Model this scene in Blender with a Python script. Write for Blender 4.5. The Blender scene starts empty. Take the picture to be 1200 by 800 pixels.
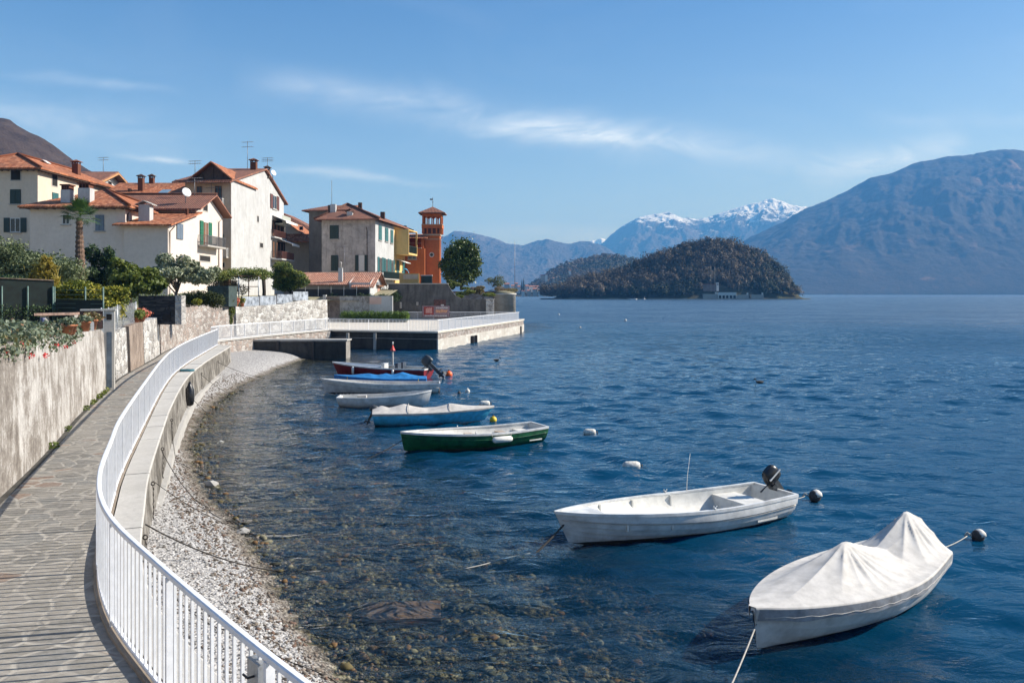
import bpy, bmesh, math, random
import numpy as np
from mathutils import Vector, Matrix

random.seed(7)
rng = np.random.default_rng(7)
R = math.radians
PI = math.pi
C = bpy.context.scene.collection
SC = bpy.context.scene

# ---------------------------------------------------------------- camera, sky, sun, exposure
HC = 5.0          # eye height above the lake
HZ = 344.0        # the horizon's row in the 1200 x 800 photograph
cam_d = bpy.data.cameras.new('camera')
cam_d.sensor_width = 36.0
cam_d.lens = 30.0
cam_d.shift_y = -56.0 / 1200.0
cam_d.clip_start = 0.1
cam_d.clip_end = 60000
cam = bpy.data.objects.new('camera', cam_d)
cam.location = (0, 0, HC)
cam.rotation_euler = (R(90), 0, 0)
C.objects.link(cam)
SC.camera = cam

SUN_EL, SUN_AZ = 34.0, 78.0      # azimuth from +Y (view direction) towards +X
world = bpy.data.worlds.new('World')
SC.world = world
world.use_nodes = True
wn = world.node_tree
wn.nodes.clear()
w_out = wn.nodes.new('ShaderNodeOutputWorld')
w_bg = wn.nodes.new('ShaderNodeBackground')
w_sky = wn.nodes.new('ShaderNodeTexSky')
w_sky.sky_type = 'NISHITA'
w_sky.sun_disc = False
w_sky.sun_elevation = R(SUN_EL)
w_sky.sun_rotation = R(SUN_AZ)
w_sky.altitude = 300
w_sky.air_density = 1.0
w_sky.dust_density = 0.6
w_sky.ozone_density = 3.0
w_bg.inputs[1].default_value = 0.082
# thin cirrus: streaked noise on the sky direction, projected on a high plane
w_tc = wn.nodes.new('ShaderNodeTexCoord')
w_sep = wn.nodes.new('ShaderNodeSeparateXYZ')
wn.links.new(w_tc.outputs['Generated'], w_sep.inputs[0])
def wmath(op, a, b=None, c=None, clamp=False):
    n = wn.nodes.new('ShaderNodeMath'); n.operation = op; n.use_clamp = clamp
    for i, v in enumerate((a, b, c)):
        if v is None: continue
        if isinstance(v, (int, float)): n.inputs[i].default_value = v
        else: wn.links.new(v, n.inputs[i])
    return n.outputs[0]
yc = wmath('MAXIMUM', w_sep.outputs[1], 0.06)
cu = wmath('DIVIDE', w_sep.outputs[0], yc)      # azimuth and height of the sky direction, as tangents
cv = wmath('DIVIDE', w_sep.outputs[2], yc)
w_cmb = wn.nodes.new('ShaderNodeCombineXYZ')
wn.links.new(cu, w_cmb.inputs[0]); wn.links.new(cv, w_cmb.inputs[1])
def wnoise(scale, detail, rough, dist, sc, loc=(0, 0, 0), rot=0):
    m = wn.nodes.new('ShaderNodeMapping'); m.inputs['Location'].default_value = loc
    m.inputs['Scale'].default_value = sc; m.inputs['Rotation'].default_value = (0, 0, R(rot))
    wn.links.new(w_cmb.outputs[0], m.inputs[0])
    n = wn.nodes.new('ShaderNodeTexNoise')
    n.inputs['Scale'].default_value = scale; n.inputs['Detail'].default_value = detail
    n.inputs['Roughness'].default_value = rough; n.inputs['Distortion'].default_value = dist
    wn.links.new(m.outputs[0], n.inputs['Vector'])
    return n.outputs[0]
n_warp = wnoise(5.0, 3, 0.5, 0.0, (1, 1.6, 1), (3.1, 1.7, 0))
n_fin = wnoise(7.0, 8, 0.66, 1.2, (1.0, 3.4, 1), (0.4, 2.2, 0), 12)
n_fin2 = wnoise(3.0, 6, 0.6, 0.8, (1.0, 3.0, 1), (5.4, 0.2, 0), 12)
cvw = wmath('MULTIPLY_ADD', n_warp, 0.05, -0.025)
cvw = wmath('ADD', cv, cvw)
def streak(u0, v0, u1, v1, wid, amt):
    """a long thin band of cirrus between two directions"""
    sl = (v1 - v0) / (u1 - u0)
    line = wmath('MULTIPLY_ADD', cu, sl, v0 - sl * u0)
    d = wmath('DIVIDE', wmath('SUBTRACT', cvw, line), wid)
    g = wmath('POWER', 2.718, wmath('MULTIPLY', wmath('MULTIPLY', d, d), -1.0))
    t = wmath('MULTIPLY_ADD', cu, 2.0 / (u1 - u0), -(u0 + u1) / (u1 - u0))
    win = wmath('SUBTRACT', 1.0, wmath('MULTIPLY', t, t), None, True)
    return wmath('MULTIPLY', wmath('MULTIPLY', g, win), amt)
cl = None
for a_ in ((-0.33, 0.252, 0.40, 0.143, 0.020, 1.05), (-0.12, 0.205, 0.26, 0.165, 0.010, 0.55), (-0.30, 0.146, -0.05, 0.132, 0.0045, 0.75), (0.33, 0.142, 0.54, 0.176, 0.016, 1.3),
           (-0.48, 0.162, -0.36, 0.155, 0.004, 0.6), (-0.75, 0.235, -0.33, 0.17, 0.022, 0.35), (-0.1, 0.07, 0.22, 0.072, 0.008, 0.35), (0.40, 0.20, 0.66, 0.205, 0.008, 0.25), (-0.62, 0.262, -0.38, 0.24, 0.006, 0.25)):
    k_ = streak(*a_)
    cl = k_ if cl is None else wmath('ADD', cl, k_)
fin = wmath('MULTIPLY_ADD', n_fin, 2.4, -0.62, clamp=True)
fin2 = wmath('MULTIPLY_ADD', n_fin2, 1.8, -0.35, clamp=True)
cl = wmath('MULTIPLY', cl, wmath('MULTIPLY', fin, fin2))
cl = wmath('ADD', cl, wmath('MULTIPLY', wmath('MULTIPLY_ADD', n_fin2, 2.0, -0.95, clamp=True), 0.06))
cl = wmath('MULTIPLY', cl, 1.05, clamp=True)
w_hs = wn.nodes.new('ShaderNodeMix'); w_hs.data_type = 'RGBA'; w_hs.blend_type = 'MULTIPLY'
w_hs.inputs[0].default_value = 1.0
wn.links.new(w_sky.outputs[0], w_hs.inputs[6])
w_rmp = wn.nodes.new('ShaderNodeValToRGB')
w_rmp.color_ramp.elements[0].position = 0.0; w_rmp.color_ramp.elements[0].color = (1.32, 1.18, 1.06, 1)
w_rmp.color_ramp.elements[1].position = 0.34; w_rmp.color_ramp.elements[1].color = (0.56, 0.78, 0.98, 1)
wn.links.new(w_sep.outputs[2], w_rmp.inputs[0])
wn.links.new(w_rmp.outputs[0], w_hs.inputs[7])
w_mix = wn.nodes.new('ShaderNodeMix'); w_mix.data_type = 'RGBA'
wn.links.new(cl, w_mix.inputs[0])
wn.links.new(w_hs.outputs[2], w_mix.inputs[6])
w_mix.inputs[7].default_value = (9.0, 9.8, 10.4, 1)
wn.links.new(w_mix.outputs[2], w_bg.inputs[0])
wn.links.new(w_bg.outputs[0], w_out.inputs[0])

sun_d = bpy.data.lights.new('sun', 'SUN')
sun_d.energy = 4.9
sun_d.angle = R(0.5)
sun_d.color = (1.0, 0.972, 0.94)
sun = bpy.data.objects.new('sun', sun_d)
S = Vector((math.sin(R(SUN_AZ)) * math.cos(R(SUN_EL)), math.cos(R(SUN_AZ)) * math.cos(R(SUN_EL)), math.sin(R(SUN_EL))))
sun.rotation_euler = S.to_track_quat('Z', 'Y').to_euler()
sun.location = (30, 10, 40)
C.objects.link(sun)

SC.view_settings.view_transform = 'Standard'
SC.view_settings.look = 'None'
SC.view_settings.exposure = 0.8
SC.view_settings.gamma = 1.0
SC.view_settings.use_curve_mapping = False
SC.cycles.use_denoising = True
SC.cycles.max_bounces = 8
SC.cycles.transparent_max_bounces = 12
SC.cycles.volume_bounces = 0
SC.cycles.caustics_reflective = False
SC.cycles.caustics_refractive = False
SC.cycles.sample_clamp_indirect = 6.0

# ---------------------------------------------------------------- helpers
def at(x, y, Y):
    """photograph pixel at depth Y -> world point"""
    return Vector(((x - 600) / 1000 * Y, Y, HC - (y - HZ) / 1000 * Y))

OFF = {}

def tag(o, label=None, cat=None, group=None, kind=None):
    if label: o['label'] = label
    if cat: o['category'] = cat
    if group: o['group'] = group
    if kind: o['kind'] = kind
    return o

def thing(name, label, cat, loc, group=None, rz=0.0):
    o = bpy.data.objects.new(name, None)
    o.empty_display_size = 0.3
    o.location = loc
    o.rotation_euler = (0, 0, rz)
    C.objects.link(o)
    OFF[o.name] = Vector(loc)
    return tag(o, label, cat, group)

class MB:
    """collects faces; build() links them as ONE mesh object"""
    def __init__(self, T=None):
        self.v = []; self.f = []; self.uv = []; self.sm = []; self.T = T
    def add(self, verts, faces, uvs=None, smooth=False):
        b = len(self.v)
        if self.T is not None:
            verts = [self.T @ Vector(p) for p in verts]
        self.v.extend([tuple(p) for p in verts])
        for i, f in enumerate(faces):
            self.f.append(tuple(b + k for k in f))
            self.uv.append(uvs[i] if uvs else None)
            self.sm.append(smooth)
        return self
    def box(self, x0, x1, y0, y1, z0, z1):
        v = [(x0, y0, z0), (x1, y0, z0), (x1, y1, z0), (x0, y1, z0), (x0, y0, z1), (x1, y0, z1), (x1, y1, z1), (x0, y1, z1)]
        return self.add(v, [(0, 3, 2, 1), (4, 5, 6, 7), (0, 1, 5, 4), (1, 2, 6, 5), (2, 3, 7, 6), (3, 0, 4, 7)])
    def obox(self, c, u, v, w):
        c, u, v, w = Vector(c), Vector(u), Vector(v), Vector(w)
        p = [c - u - v - w, c + u - v - w, c + u + v - w, c - u + v - w, c - u - v + w, c + u - v + w, c + u + v + w, c - u + v + w]
        return self.add(p, [(0, 3, 2, 1), (4, 5, 6, 7), (0, 1, 5, 4), (1, 2, 6, 5), (2, 3, 7, 6), (3, 0, 4, 7)])
    def prism(self, poly, z0, z1):
        n = len(poly)
        zz0 = z0 if isinstance(z0, (list, tuple)) else [z0] * n
        zz1 = z1 if isinstance(z1, (list, tuple)) else [z1] * n
        v = [(p[0], p[1], zz0[i]) for i, p in enumerate(poly)] + [(p[0], p[1], zz1[i]) for i, p in enumerate(poly)]
        f = [tuple(range(n - 1, -1, -1)), tuple(range(n, 2 * n))]
        for i in range(n):
            j = (i + 1) % n
            f.append((i, j, n + j, n + i))
        return self.add(v, f)
    def tube(self, pts, r, n=6, cap=True, smooth=True):
        pts = [Vector(p) for p in pts]
        rs = r if isinstance(r, (list, tuple)) else [r] * len(pts)
        v = []
        up0 = Vector((0, 0, 1))
        for i, p in enumerate(pts):
            d = (pts[min(i + 1, len(pts) - 1)] - pts[max(i - 1, 0)])
            if d.length < 1e-9: d = Vector((0, 0, 1))
            d.normalize()
            a = d.cross(up0)
            if a.length < 0.05: a = d.cross(Vector((1, 0, 0)))
            a.normalize(); b = d.cross(a)
            for k in range(n):
                t = 2 * PI * k / n
                v.append(p + (a * math.cos(t) + b * math.sin(t)) * rs[i])
        f = []
        for i in range(len(pts) - 1):
            for k in range(n):
                k2 = (k + 1) % n
                f.append((i * n + k, i * n + k2, (i + 1) * n + k2, (i + 1) * n + k))
        self.add(v, f, smooth=smooth)
        if cap:
            b = len(self.v) - len(v)
            self.f.append(tuple(b + k for k in range(n - 1, -1, -1))); self.uv.append(None); self.sm.append(False)
            e = b + (len(pts) - 1) * n
            self.f.append(tuple(e + k for k in range(n))); self.uv.append(None); self.sm.append(False)
        return self
    def lathe(self, prof, c, n=16, axis='z', smooth=True):
        v = []; f = []
        for (r, h) in prof:
            for k in range(n):
                t = 2 * PI * k / n
                if axis == 'z': v.append((c[0] + r * math.cos(t), c[1] + r * math.sin(t), c[2] + h))
                elif axis == 'x': v.append((c[0] + h, c[1] + r * math.cos(t), c[2] + r * math.sin(t)))
                else: v.append((c[0] + r * math.cos(t), c[1] + h, c[2] + r * math.sin(t)))
        for i in range(len(prof) - 1):
            for k in range(n):
                k2 = (k + 1) % n
                f.append((i * n + k, i * n + k2, (i + 1) * n + k2, (i + 1) * n + k))
        f.append(tuple(range(n - 1, -1, -1)))
        f.append(tuple((len(prof) - 1) * n + k for k in range(n)))
        return self.add(v, f, smooth=smooth)
    def ball(self, c, r, nu=12, nv=8, sc=(1, 1, 1)):
        prof = [(r * math.sin(PI * (i + .02) / (nv + .04)), -r * math.cos(PI * (i + .02) / (nv + .04)) * sc[2]) for i in range(nv + 1)]
        return self.lathe(prof, c, nu)
    def slab(self, verts, th, uvscale=True):
        """a roof face: polygon (counter-clockwise from above) thickened downwards, uv in metres: u along the eave, v up the slope"""
        P = [Vector(p) for p in verts]
        nrm = Vector((0, 0, 0))
        for i in range(len(P)):
            nrm += P[i].cross(P[(i + 1) % len(P)])
        nrm.normalize()
        if nrm.z < 0:
            P.reverse(); nrm = -nrm
        u = Vector((0, 0, 1)).cross(nrm)
        if u.length < 1e-4: u = Vector((1, 0, 0))
        u.normalize(); w = nrm.cross(u)
        n = len(P)
        Q = [p - Vector((0, 0, th)) for p in P]
        uvt = [(p.dot(u), p.dot(w)) for p in P]
        faces = [tuple(range(n)), tuple(range(2 * n - 1, n - 1, -1))]
        uvs = [uvt, [(0.3, 0.3)] * n]
        for i in range(n):
            j = (i + 1) % n
            faces.append((i, n + i, n + j, j)); uvs.append([uvt[i], uvt[i], uvt[j], uvt[j]])
        return self.add(P + Q, faces, uvs)
    def grid(self, P, smooth=True, closed_u=False):
        """P[i][j] rows of points"""
        nr, nc = len(P), len(P[0])
        v = [p for row in P for p in row]
        f = []
        for i in range(nr - 1):
            for j in range(nc - (0 if closed_u else 1)):
                j2 = (j + 1) % nc
                f.append((i * nc + j, i * nc + j2, (i + 1) * nc + j2, (i + 1) * nc + j))
        return self.add(v, f, smooth=smooth)
    def build(self, name, m, parent=None, loc=None, local=False, kind=None, label=None):
        if not self.v:
            return None
        me = bpy.data.meshes.new(name)
        V = np.array(self.v, dtype=float)
        if local:
            off = Vector((0, 0, 0))
        elif parent is not None:
            off = OFF[parent.name]
        elif loc is not None:
            off = Vector(loc)
        else:
            off = Vector((float(V[:, 0].mean()), float(V[:, 1].mean()), float(V[:, 2].min())))
        V = V - np.array(off)
        me.from_pydata(V.tolist(), [], self.f)
        if any(u is not None for u in self.uv):
            ul = me.uv_layers.new(name='UVMap')
            k = 0
            buf = []
            for fi, f in enumerate(self.f):
                u = self.uv[fi]
                for j in range(len(f)):
                    buf.extend(u[j] if u else (0.0, 0.0))
            ul.data.foreach_set('uv', buf)
        me.polygons.foreach_set('use_smooth', self.sm)
        me.materials.append(m)
        me.update()
        o = bpy.data.objects.new(name, me)
        C.objects.link(o)
        if parent is not None:
            o.parent = parent
        else:
            o.location = off
        OFF[o.name] = off
        if kind: o['kind'] = kind
        if label: o['label'] = label
        return o

def np_mesh(name, V, F, m, parent=None, loc=(0, 0, 0), smooth=False, attrs=None):
    """fast mesh from numpy arrays (all faces same size)"""
    me = bpy.data.meshes.new(name)
    V = np.asarray(V, dtype=np.float32) - np.array(loc, dtype=np.float32)
    F = np.asarray(F, dtype=np.int32)
    k = F.shape[1]
    me.vertices.add(len(V)); me.vertices.foreach_set('co', V.ravel())
    me.loops.add(F.size); me.loops.foreach_set('vertex_index', F.ravel())
    me.polygons.add(len(F))
    me.polygons.foreach_set('loop_start', np.arange(0, F.size, k, dtype=np.int32))
    me.polygons.foreach_set('use_smooth', np.full(len(F), smooth))
    me.update(calc_edges=True)
    if attrs:
        for an, av in attrs.items():
            a = me.attributes.new(an, 'FLOAT', 'POINT'); a.data.foreach_set('value', np.asarray(av, dtype=np.float32))
    me.materials.append(m)
    o = bpy.data.objects.new(name, me)
    C.objects.link(o)
    if parent is not None: o.parent = parent
    else: o.location = loc
    OFF[o.name] = Vector(loc)
    return o

# lattice noise in numpy
_lat = np.random.default_rng(3).random((256, 256))
def vnoise(x, y):
    xi = np.floor(x).astype(int); yi = np.floor(y).astype(int)
    fx = x - xi; fy = y - yi
    fx = fx * fx * (3 - 2 * fx); fy = fy * fy * (3 - 2 * fy)
    g = lambda a, b: _lat[a % 256, b % 256]
    return (g(xi, yi) * (1 - fx) + g(xi + 1, yi) * fx) * (1 - fy) + (g(xi, yi + 1) * (1 - fx) + g(xi + 1, yi + 1) * fx) * fy
def fbm(x, y, o=5, gain=0.5, ridged=False):
    s = 0; a = 1.0; t = 0
    for i in range(o):
        n = vnoise(x * 2 ** i + 17.3 * i, y * 2 ** i + 9.1 * i)
        if ridged: n = 1 - np.abs(2 * n - 1)
        s = s + a * n; t += a; a *= gain
    return s / t

# ---------------------------------------------------------------- node helpers
def nmat(name):
    m = bpy.data.materials.new(name); m.use_nodes = True
    nt = m.node_tree; nt.nodes.clear()
    out = nt.nodes.new('ShaderNodeOutputMaterial')
    return m, nt, out
def nd(nt, typ, ins=None, **props):
    n = nt.nodes.new('ShaderNode' + typ)
    for k, v in props.items(): setattr(n, k, v)
    for k, v in (ins or {}).items():
        if isinstance(v, bpy.types.NodeSocket): nt.links.new(v, n.inputs[k])
        else:
            if isinstance(v, tuple) and len(v) == 3 and n.inputs[k].type == 'RGBA': v = v + (1,)
            n.inputs[k].default_value = v
    return n
def mth(nt, op, a, b=0.0, clamp=False):
    return nd(nt, 'Math', {0: a, 1: b}, operation=op, use_clamp=clamp).outputs[0]
def mad(nt, a, b, c, clamp=True):
    return nd(nt, 'Math', {0: a, 1: b, 2: c}, operation='MULTIPLY_ADD', use_clamp=clamp).outputs[0]
def mixc(nt, fac, a, b, mode='MIX'):
    return nd(nt, 'Mix', {0: fac, 6: a, 7: b}, data_type='RGBA', blend_type=mode).outputs[2]
def ramp(nt, fac, stops, interp='LINEAR'):
    n = nd(nt, 'ValToRGB', {0: fac})
    cr = n.color_ramp; cr.interpolation = interp
    while len(cr.elements) < len(stops): cr.elements.new(0.5)
    for e, (p, c) in zip(cr.elements, stops):
        e.position = p; e.color = tuple(c) + (1,)
    return n.outputs[0]
def noise(nt, vec, scale, detail=4, rough=0.55, dist=0.0):
    return nd(nt, 'TexNoise', {'Vector': vec, 'Scale': scale, 'Detail': detail, 'Roughness': rough, 'Distortion': dist}).outputs[0]
def objco(nt, scale=(1, 1, 1)):
    tc = nd(nt, 'TexCoord').outputs['Object']
    if scale != (1, 1, 1):
        tc = nd(nt, 'Mapping', {0: tc, 'Scale': scale}).outputs[0]
    return tc
def bsdf(nt, out, color, rough=0.8, normal=None, **kw):
    ins = {'Base Color': color, 'Roughness': rough}
    if normal is not None: ins['Normal'] = normal
    ins.update(kw)
    b = nd(nt, 'BsdfPrincipled', ins)
    nt.links.new(b.outputs[0], out.inputs[0])
    return b
def bump(nt, h, strength=0.3, dist=0.02):
    return nd(nt, 'Bump', {'Height': h, 'Strength': strength, 'Distance': dist}).outputs[0]

MATS = {}
def plain(name, col, rough=0.6, var=0.12, scale=6.0, metal=0.0, bmp=0.0, spec=None):
    """one paint / cloth / metal colour with a slight mottling"""
    if name in MATS: return MATS[name]
    m, nt, out = nmat(name)
    co = objco(nt)
    n = noise(nt, co, scale, 5, 0.6)
    d = tuple(max(0, c * (1 - var * 2.2)) for c in col); l = tuple(min(1, c * (1 + var)) for c in col)
    c = ramp(nt, n, [(0.3, d), (0.62, l)])
    r = mad(nt, n, 0.25, rough - 0.12)
    kw = {'Metallic': metal}
    if spec is not None: kw['Specular IOR Level'] = spec
    bsdf(nt, out, c, r, bump(nt, n, bmp, 0.01) if bmp else None, **kw)
    MATS[name] = m
    return m
def plaster(name, c1, c2, stain=(0.12, 0.10, 0.08), sc=0.6, st=0.5, streak=0.5, bmp=0.25, grain=6.0):
    if name in MATS: return MATS[name]
    m, nt, out = nmat(name)
    co = objco(nt)
    n1 = noise(nt, co, sc, 6, 0.62, 0.4)
    n2 = noise(nt, co, grain, 6, 0.65)
    sk = noise(nt, objco(nt, (1.3, 1.3, 0.22)), 1.5, 7, 0.66, 0.5)
    base = mixc(nt, ramp(nt, n1, [(0.35, (0, 0, 0)), (0.65, (1, 1, 1))]), c1, c2)
    base = mixc(nt, mad(nt, n2, 1.3, -0.55), base, tuple(x * 0.72 for x in c2))
    f = mth(nt, 'MULTIPLY', mad(nt, sk, 3.2, -1.45), streak)
    base = mixc(nt, f, base, stain)
    f2 = mth(nt, 'MULTIPLY', mad(nt, noise(nt, co, sc * 2.3, 7, 0.7, 0.8), 4.0, -2.15), st)
    base = mixc(nt, f2, base, stain)
    bsdf(nt, out, base, 0.92, bump(nt, n2, bmp, 0.03), **{'Specular IOR Level': 0.2})
    MATS[name] = m
    return m
def weathered(name, dark, mid, pale, sc=1.0):
    if name in MATS: return MATS[name]
    m, nt, out = nmat(name)
    co = objco(nt)
    a = noise(nt, co, 1.5 * sc, 12, 0.78, 0.3)
    st = noise(nt, objco(nt, (1, 1, 0.33)), 2.0 * sc, 10, 0.74, 0.5)
    big = noise(nt, co, 0.42 * sc, 6, 0.6, 0.6)
    gr = noise(nt, co, 17.0 * sc, 5, 0.7)
    f = mth(nt, 'ADD', mth(nt, 'MULTIPLY', a, 0.9), mth(nt, 'MULTIPLY', st, 0.8))
    f = mth(nt, 'ADD', f, mth(nt, 'MULTIPLY', big, 0.5))
    f = mth(nt, 'ADD', f, mth(nt, 'MULTIPLY', gr, 0.35))
    c = ramp(nt, mad(nt, f, 2.1, -2.17), [(0.0, dark), (0.42, mid), (0.62, tuple((x + y) / 2 for x, y in zip(mid, pale))), (0.9, pale)])
    h = mth(nt, 'ADD', a, mth(nt, 'MULTIPLY', gr, 0.5))
    bsdf(nt, out, c, 0.93, bump(nt, h, 0.9, 0.05), **{'Specular IOR Level': 0.15})
    MATS[name] = m
    return m
def stonework(name, stones, mortar, sc=2.2, zsc=1.6, bmp=0.8, dirt=(0.10, 0.09, 0.075), dirta=0.5, edge=0.09):
    """rubble masonry: voronoi stones in mortar"""
    if name in MATS: return MATS[name]
    m, nt, out = nmat(name)
    co = objco(nt, (1, 1, zsc))
    wob = nd(nt, 'TexNoise', {'Vector': co, 'Scale': sc * 1.4, 'Detail': 3.0}).outputs[1]
    co2 = nd(nt, 'VectorMath', {0: co, 1: nd(nt, 'VectorMath', {0: wob, 'Scale': 0.22 / sc * 2}, operation='SCALE').outputs[0]}, operation='ADD').outputs[0]
    v = nd(nt, 'TexVoronoi', {'Vector': co2, 'Scale': sc})
    e = nd(nt, 'TexVoronoi', {'Vector': co2, 'Scale': sc}, feature='DISTANCE_TO_EDGE').outputs[0]
    rnd = nd(nt, 'SeparateColor', {0: v.outputs['Color']}).outputs[0]
    k = len(stones)
    col = ramp(nt, rnd, [(i / k, s) for i, s in enumerate(stones)], 'CONSTANT')
    n2 = noise(nt, co, sc * 5, 6, 0.65)
    col = mixc(nt, mad(nt, n2, 1.2, -0.35), col, tuple(x * 0.6 for x in stones[0]))
    em = mad(nt, e, 1.0 / edge, 0.0)
    col = mixc(nt, em, mortar, col)
    big = noise(nt, objco(nt, (1, 1, 0.3)), 0.7, 6, 0.65, 0.4)
    col = mixc(nt, mth(nt, 'MULTIPLY', mad(nt, big, 4, -2.0), dirta), col, dirt)
    h = mth(nt, 'ADD', em, mth(nt, 'MULTIPLY', n2, 0.5))
    bsdf(nt, out, col, 0.9, bump(nt, h, bmp, 0.05), **{'Specular IOR Level': 0.2})
    MATS[name] = m
    return m
def tiles(name, cols, moss=(0.10, 0.085, 0.07), mossa=0.6, pitch=0.24):
    if name in MATS: return MATS[name]
    m, nt, out = nmat(name)
    uv = nd(nt, 'TexCoord').outputs['UV']
    s = nd(nt, 'SeparateXYZ', {0: uv})
    u, v = s.outputs[0], s.outputs[1]
    iu = mth(nt, 'FLOOR', mth(nt, 'DIVIDE', u, pitch)); iv = mth(nt, 'FLOOR', mth(nt, 'DIVIDE', v, 0.36))
    wn_ = nd(nt, 'TexWhiteNoise', {0: nd(nt, 'CombineXYZ', {0: iu, 1: iv}).outputs[0]}, noise_dimensions='3D').outputs[0]
    k = len(cols)
    col = ramp(nt, wn_, [(i / max(1, k - 1), c) for i, c in enumerate(cols)])
    b = noise(nt, objco(nt), 0.55, 6, 0.65, 0.3)
    col = mixc(nt, mth(nt, 'MULTIPLY', mad(nt, b, 3.4, -1.5), mossa), col, moss)
    fr = mth(nt, 'FRACT', mth(nt, 'DIVIDE', u, pitch))
    ridge = mth(nt, 'SINE', mth(nt, 'MULTIPLY', fr, PI))
    row = mth(nt, 'FRACT', mth(nt, 'DIVIDE', v, 0.36))
    h = mth(nt, 'ADD', ridge, mth(nt, 'MULTIPLY', row, -0.35))
    gap = mad(nt, ridge, 3.0, -0.1)
    col = mixc(nt, gap, tuple(c * 0.45 for c in cols[0]), col)
    bsdf(nt, out, col, 0.85, bump(nt, h, 0.9, 0.07), **{'Specular IOR Level': 0.25})
    MATS[name] = m
    return m
def leafmat(name, cols, transl=0.3, sc=0.8, rough=0.55, rw=0.55):
    if name in MATS: return MATS[name]
    m, nt, out = nmat(name)
    rnd = nd(nt, 'NewGeometry').outputs['Random Per Island']
    n = noise(nt, objco(nt), sc, 4, 0.6)
    f = mth(nt, 'ADD', mth(nt, 'MULTIPLY', rnd, rw), mad(nt, n, 1.6 + (.55 - rw) * 2.4, -0.55 - (.55 - rw) * .9), clamp=True)
    k = len(cols)
    col = ramp(nt, f, [(i / max(1, k - 1), c) for i, c in enumerate(cols)])
    b = nd(nt, 'BsdfPrincipled', {'Base Color': col, 'Roughness': rough, 'Specular IOR Level': 0.3})
    t = nd(nt, 'BsdfTranslucent', {0: mixc(nt, 1.0, col, (1.0, 1.0, 0.55), 'MULTIPLY')})
    mx = nd(nt, 'MixShader', {0: transl, 1: b.outputs[0], 2: t.outputs[0]})
    nt.links.new(mx.outputs[0], out.inputs[0])
    MATS[name] = m
    return m
# ---------------------------------------------------------------- lake, shore, mountains
SHORE = [(9, -2500), (7, -40), (5.4, -6), (4.4, 0), (2.9, 3.2), (1.0, 5.9), (-0.7, 8.4), (-2.2, 11), (-2.9, 12.2), (-4.6, 15.6), (-6.6, 19.2), (-8.2, 22.3), (-10.6, 27.5),
         (-12.9, 35), (-14.3, 42), (-15.1, 49.5), (-15.6, 57), (-15.9, 64), (-16.6, 68), (-17.6, 74), (-16.5, 84), (-10, 95), (-4, 110),
         (-1.5, 125), (-3, 142), (-20, 165), (-60, 220), (-80, 600), (-40, 1250), (60, 1500), (400, 2200), (600, 3000), (900, 9000)]
SHa = np.array(SHORE, dtype=float)
def shore_d(x, y):
    """signed distance to the shoreline, positive on the land"""
    x = np.asarray(x, float); y = np.asarray(y, float)
    best = np.full(x.shape, 1e18); sg = np.ones(x.shape)
    for i in range(len(SHa) - 1):
        ax, ay = SHa[i]; bx, by = SHa[i + 1]
        dx, dy = bx - ax, by - ay
        t = np.clip(((x - ax) * dx + (y - ay) * dy) / (dx * dx + dy * dy), 0, 1)
        px, py = ax + t * dx, ay + t * dy
        d = (x - px) ** 2 + (y - py) ** 2
        c = dx * (y - ay) - dy * (x - ax)
        m = d < best
        best = np.where(m, d, best); sg = np.where(m, np.sign(c), sg)
    return np.sqrt(best) * sg
def bed_z(x, y):
    d = shore_d(x, y)
    w = np.maximum(-d, 0)
    land = 0.50 * (1 - np.exp(-np.maximum(d, 0) / 0.9)) + 0.05 * np.clip(d, 0, 6)
    dep = 0.10 * np.minimum(w, 6) + 0.26 * np.maximum(w - 6, 0)
    z = np.where(d > 0, land, -dep)
    amp = np.where(w > 30, 0, 1.0)
    z = z + amp * (0.05 * (fbm(x * 1.1, y * 1.1, 4) - 0.5) + 0.12 * (fbm(x * 0.23 + 4, y * 0.23, 3) - 0.5))
    return np.maximum(z, -6.0)
def rect_grid(xs, ys):
    X, Y = np.meshgrid(xs, ys)
    nx, ny = len(xs), len(ys)
    i = np.arange(ny - 1)[:, None] * nx + np.arange(nx - 1)[None, :]
    F = np.stack([i, i + 1, i + nx + 1, i + nx], -1).reshape(-1, 4)
    return X.ravel(), Y.ravel(), F
def axis_pts(neg, lo, hi, step, pos):
    return np.array(sorted(neg) + list(np.arange(lo, hi, step)) + sorted(pos), dtype=float)

# lake bed and beach: one sheet
gx, gy, gf = rect_grid(axis_pts([-8400, -3000, -900, -300, -120, -60, -40], -26, 14, 0.3, [15, 17, 20, 26, 40, 80, 200, 800, 3000, 8400]),
                       axis_pts([-2400, -800, -200, -60, -20], -4, 82, 0.3, [84, 88, 95, 105, 120, 150, 220, 400, 900, 2500, 6000, 12000]))
gz = bed_z(gx, gy)
gz = np.where(gx < -26, np.minimum(gz, 0.6), gz)
m, nt, out = nmat('shore_gravel')
co = objco(nt)
z = nd(nt, 'SeparateXYZ', {0: co}).outputs[2]
v1 = nd(nt, 'TexVoronoi', {'Vector': co, 'Scale': 26.0})
v2 = nd(nt, 'TexVoronoi', {'Vector': co, 'Scale': 7.0})
r1 = nd(nt, 'SeparateColor', {0: v1.outputs['Color']}).outputs[0]
r2 = nd(nt, 'SeparateColor', {0: v2.outputs['Color']}).outputs[1]
dry = ramp(nt, r1, [(0, (0.11, 0.105, 0.10)), (0.25, (0.35, 0.34, 0.325)), (0.5, (0.50, 0.485, 0.47)), (0.8, (0.31, 0.29, 0.275)), (1, (0.60, 0.585, 0.565))])
wet = ramp(nt, r1, [(0, (0.06, 0.052, 0.043)), (0.4, (0.16, 0.135, 0.11)), (0.7, (0.23, 0.20, 0.165)), (1, (0.36, 0.33, 0.29))])
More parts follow.
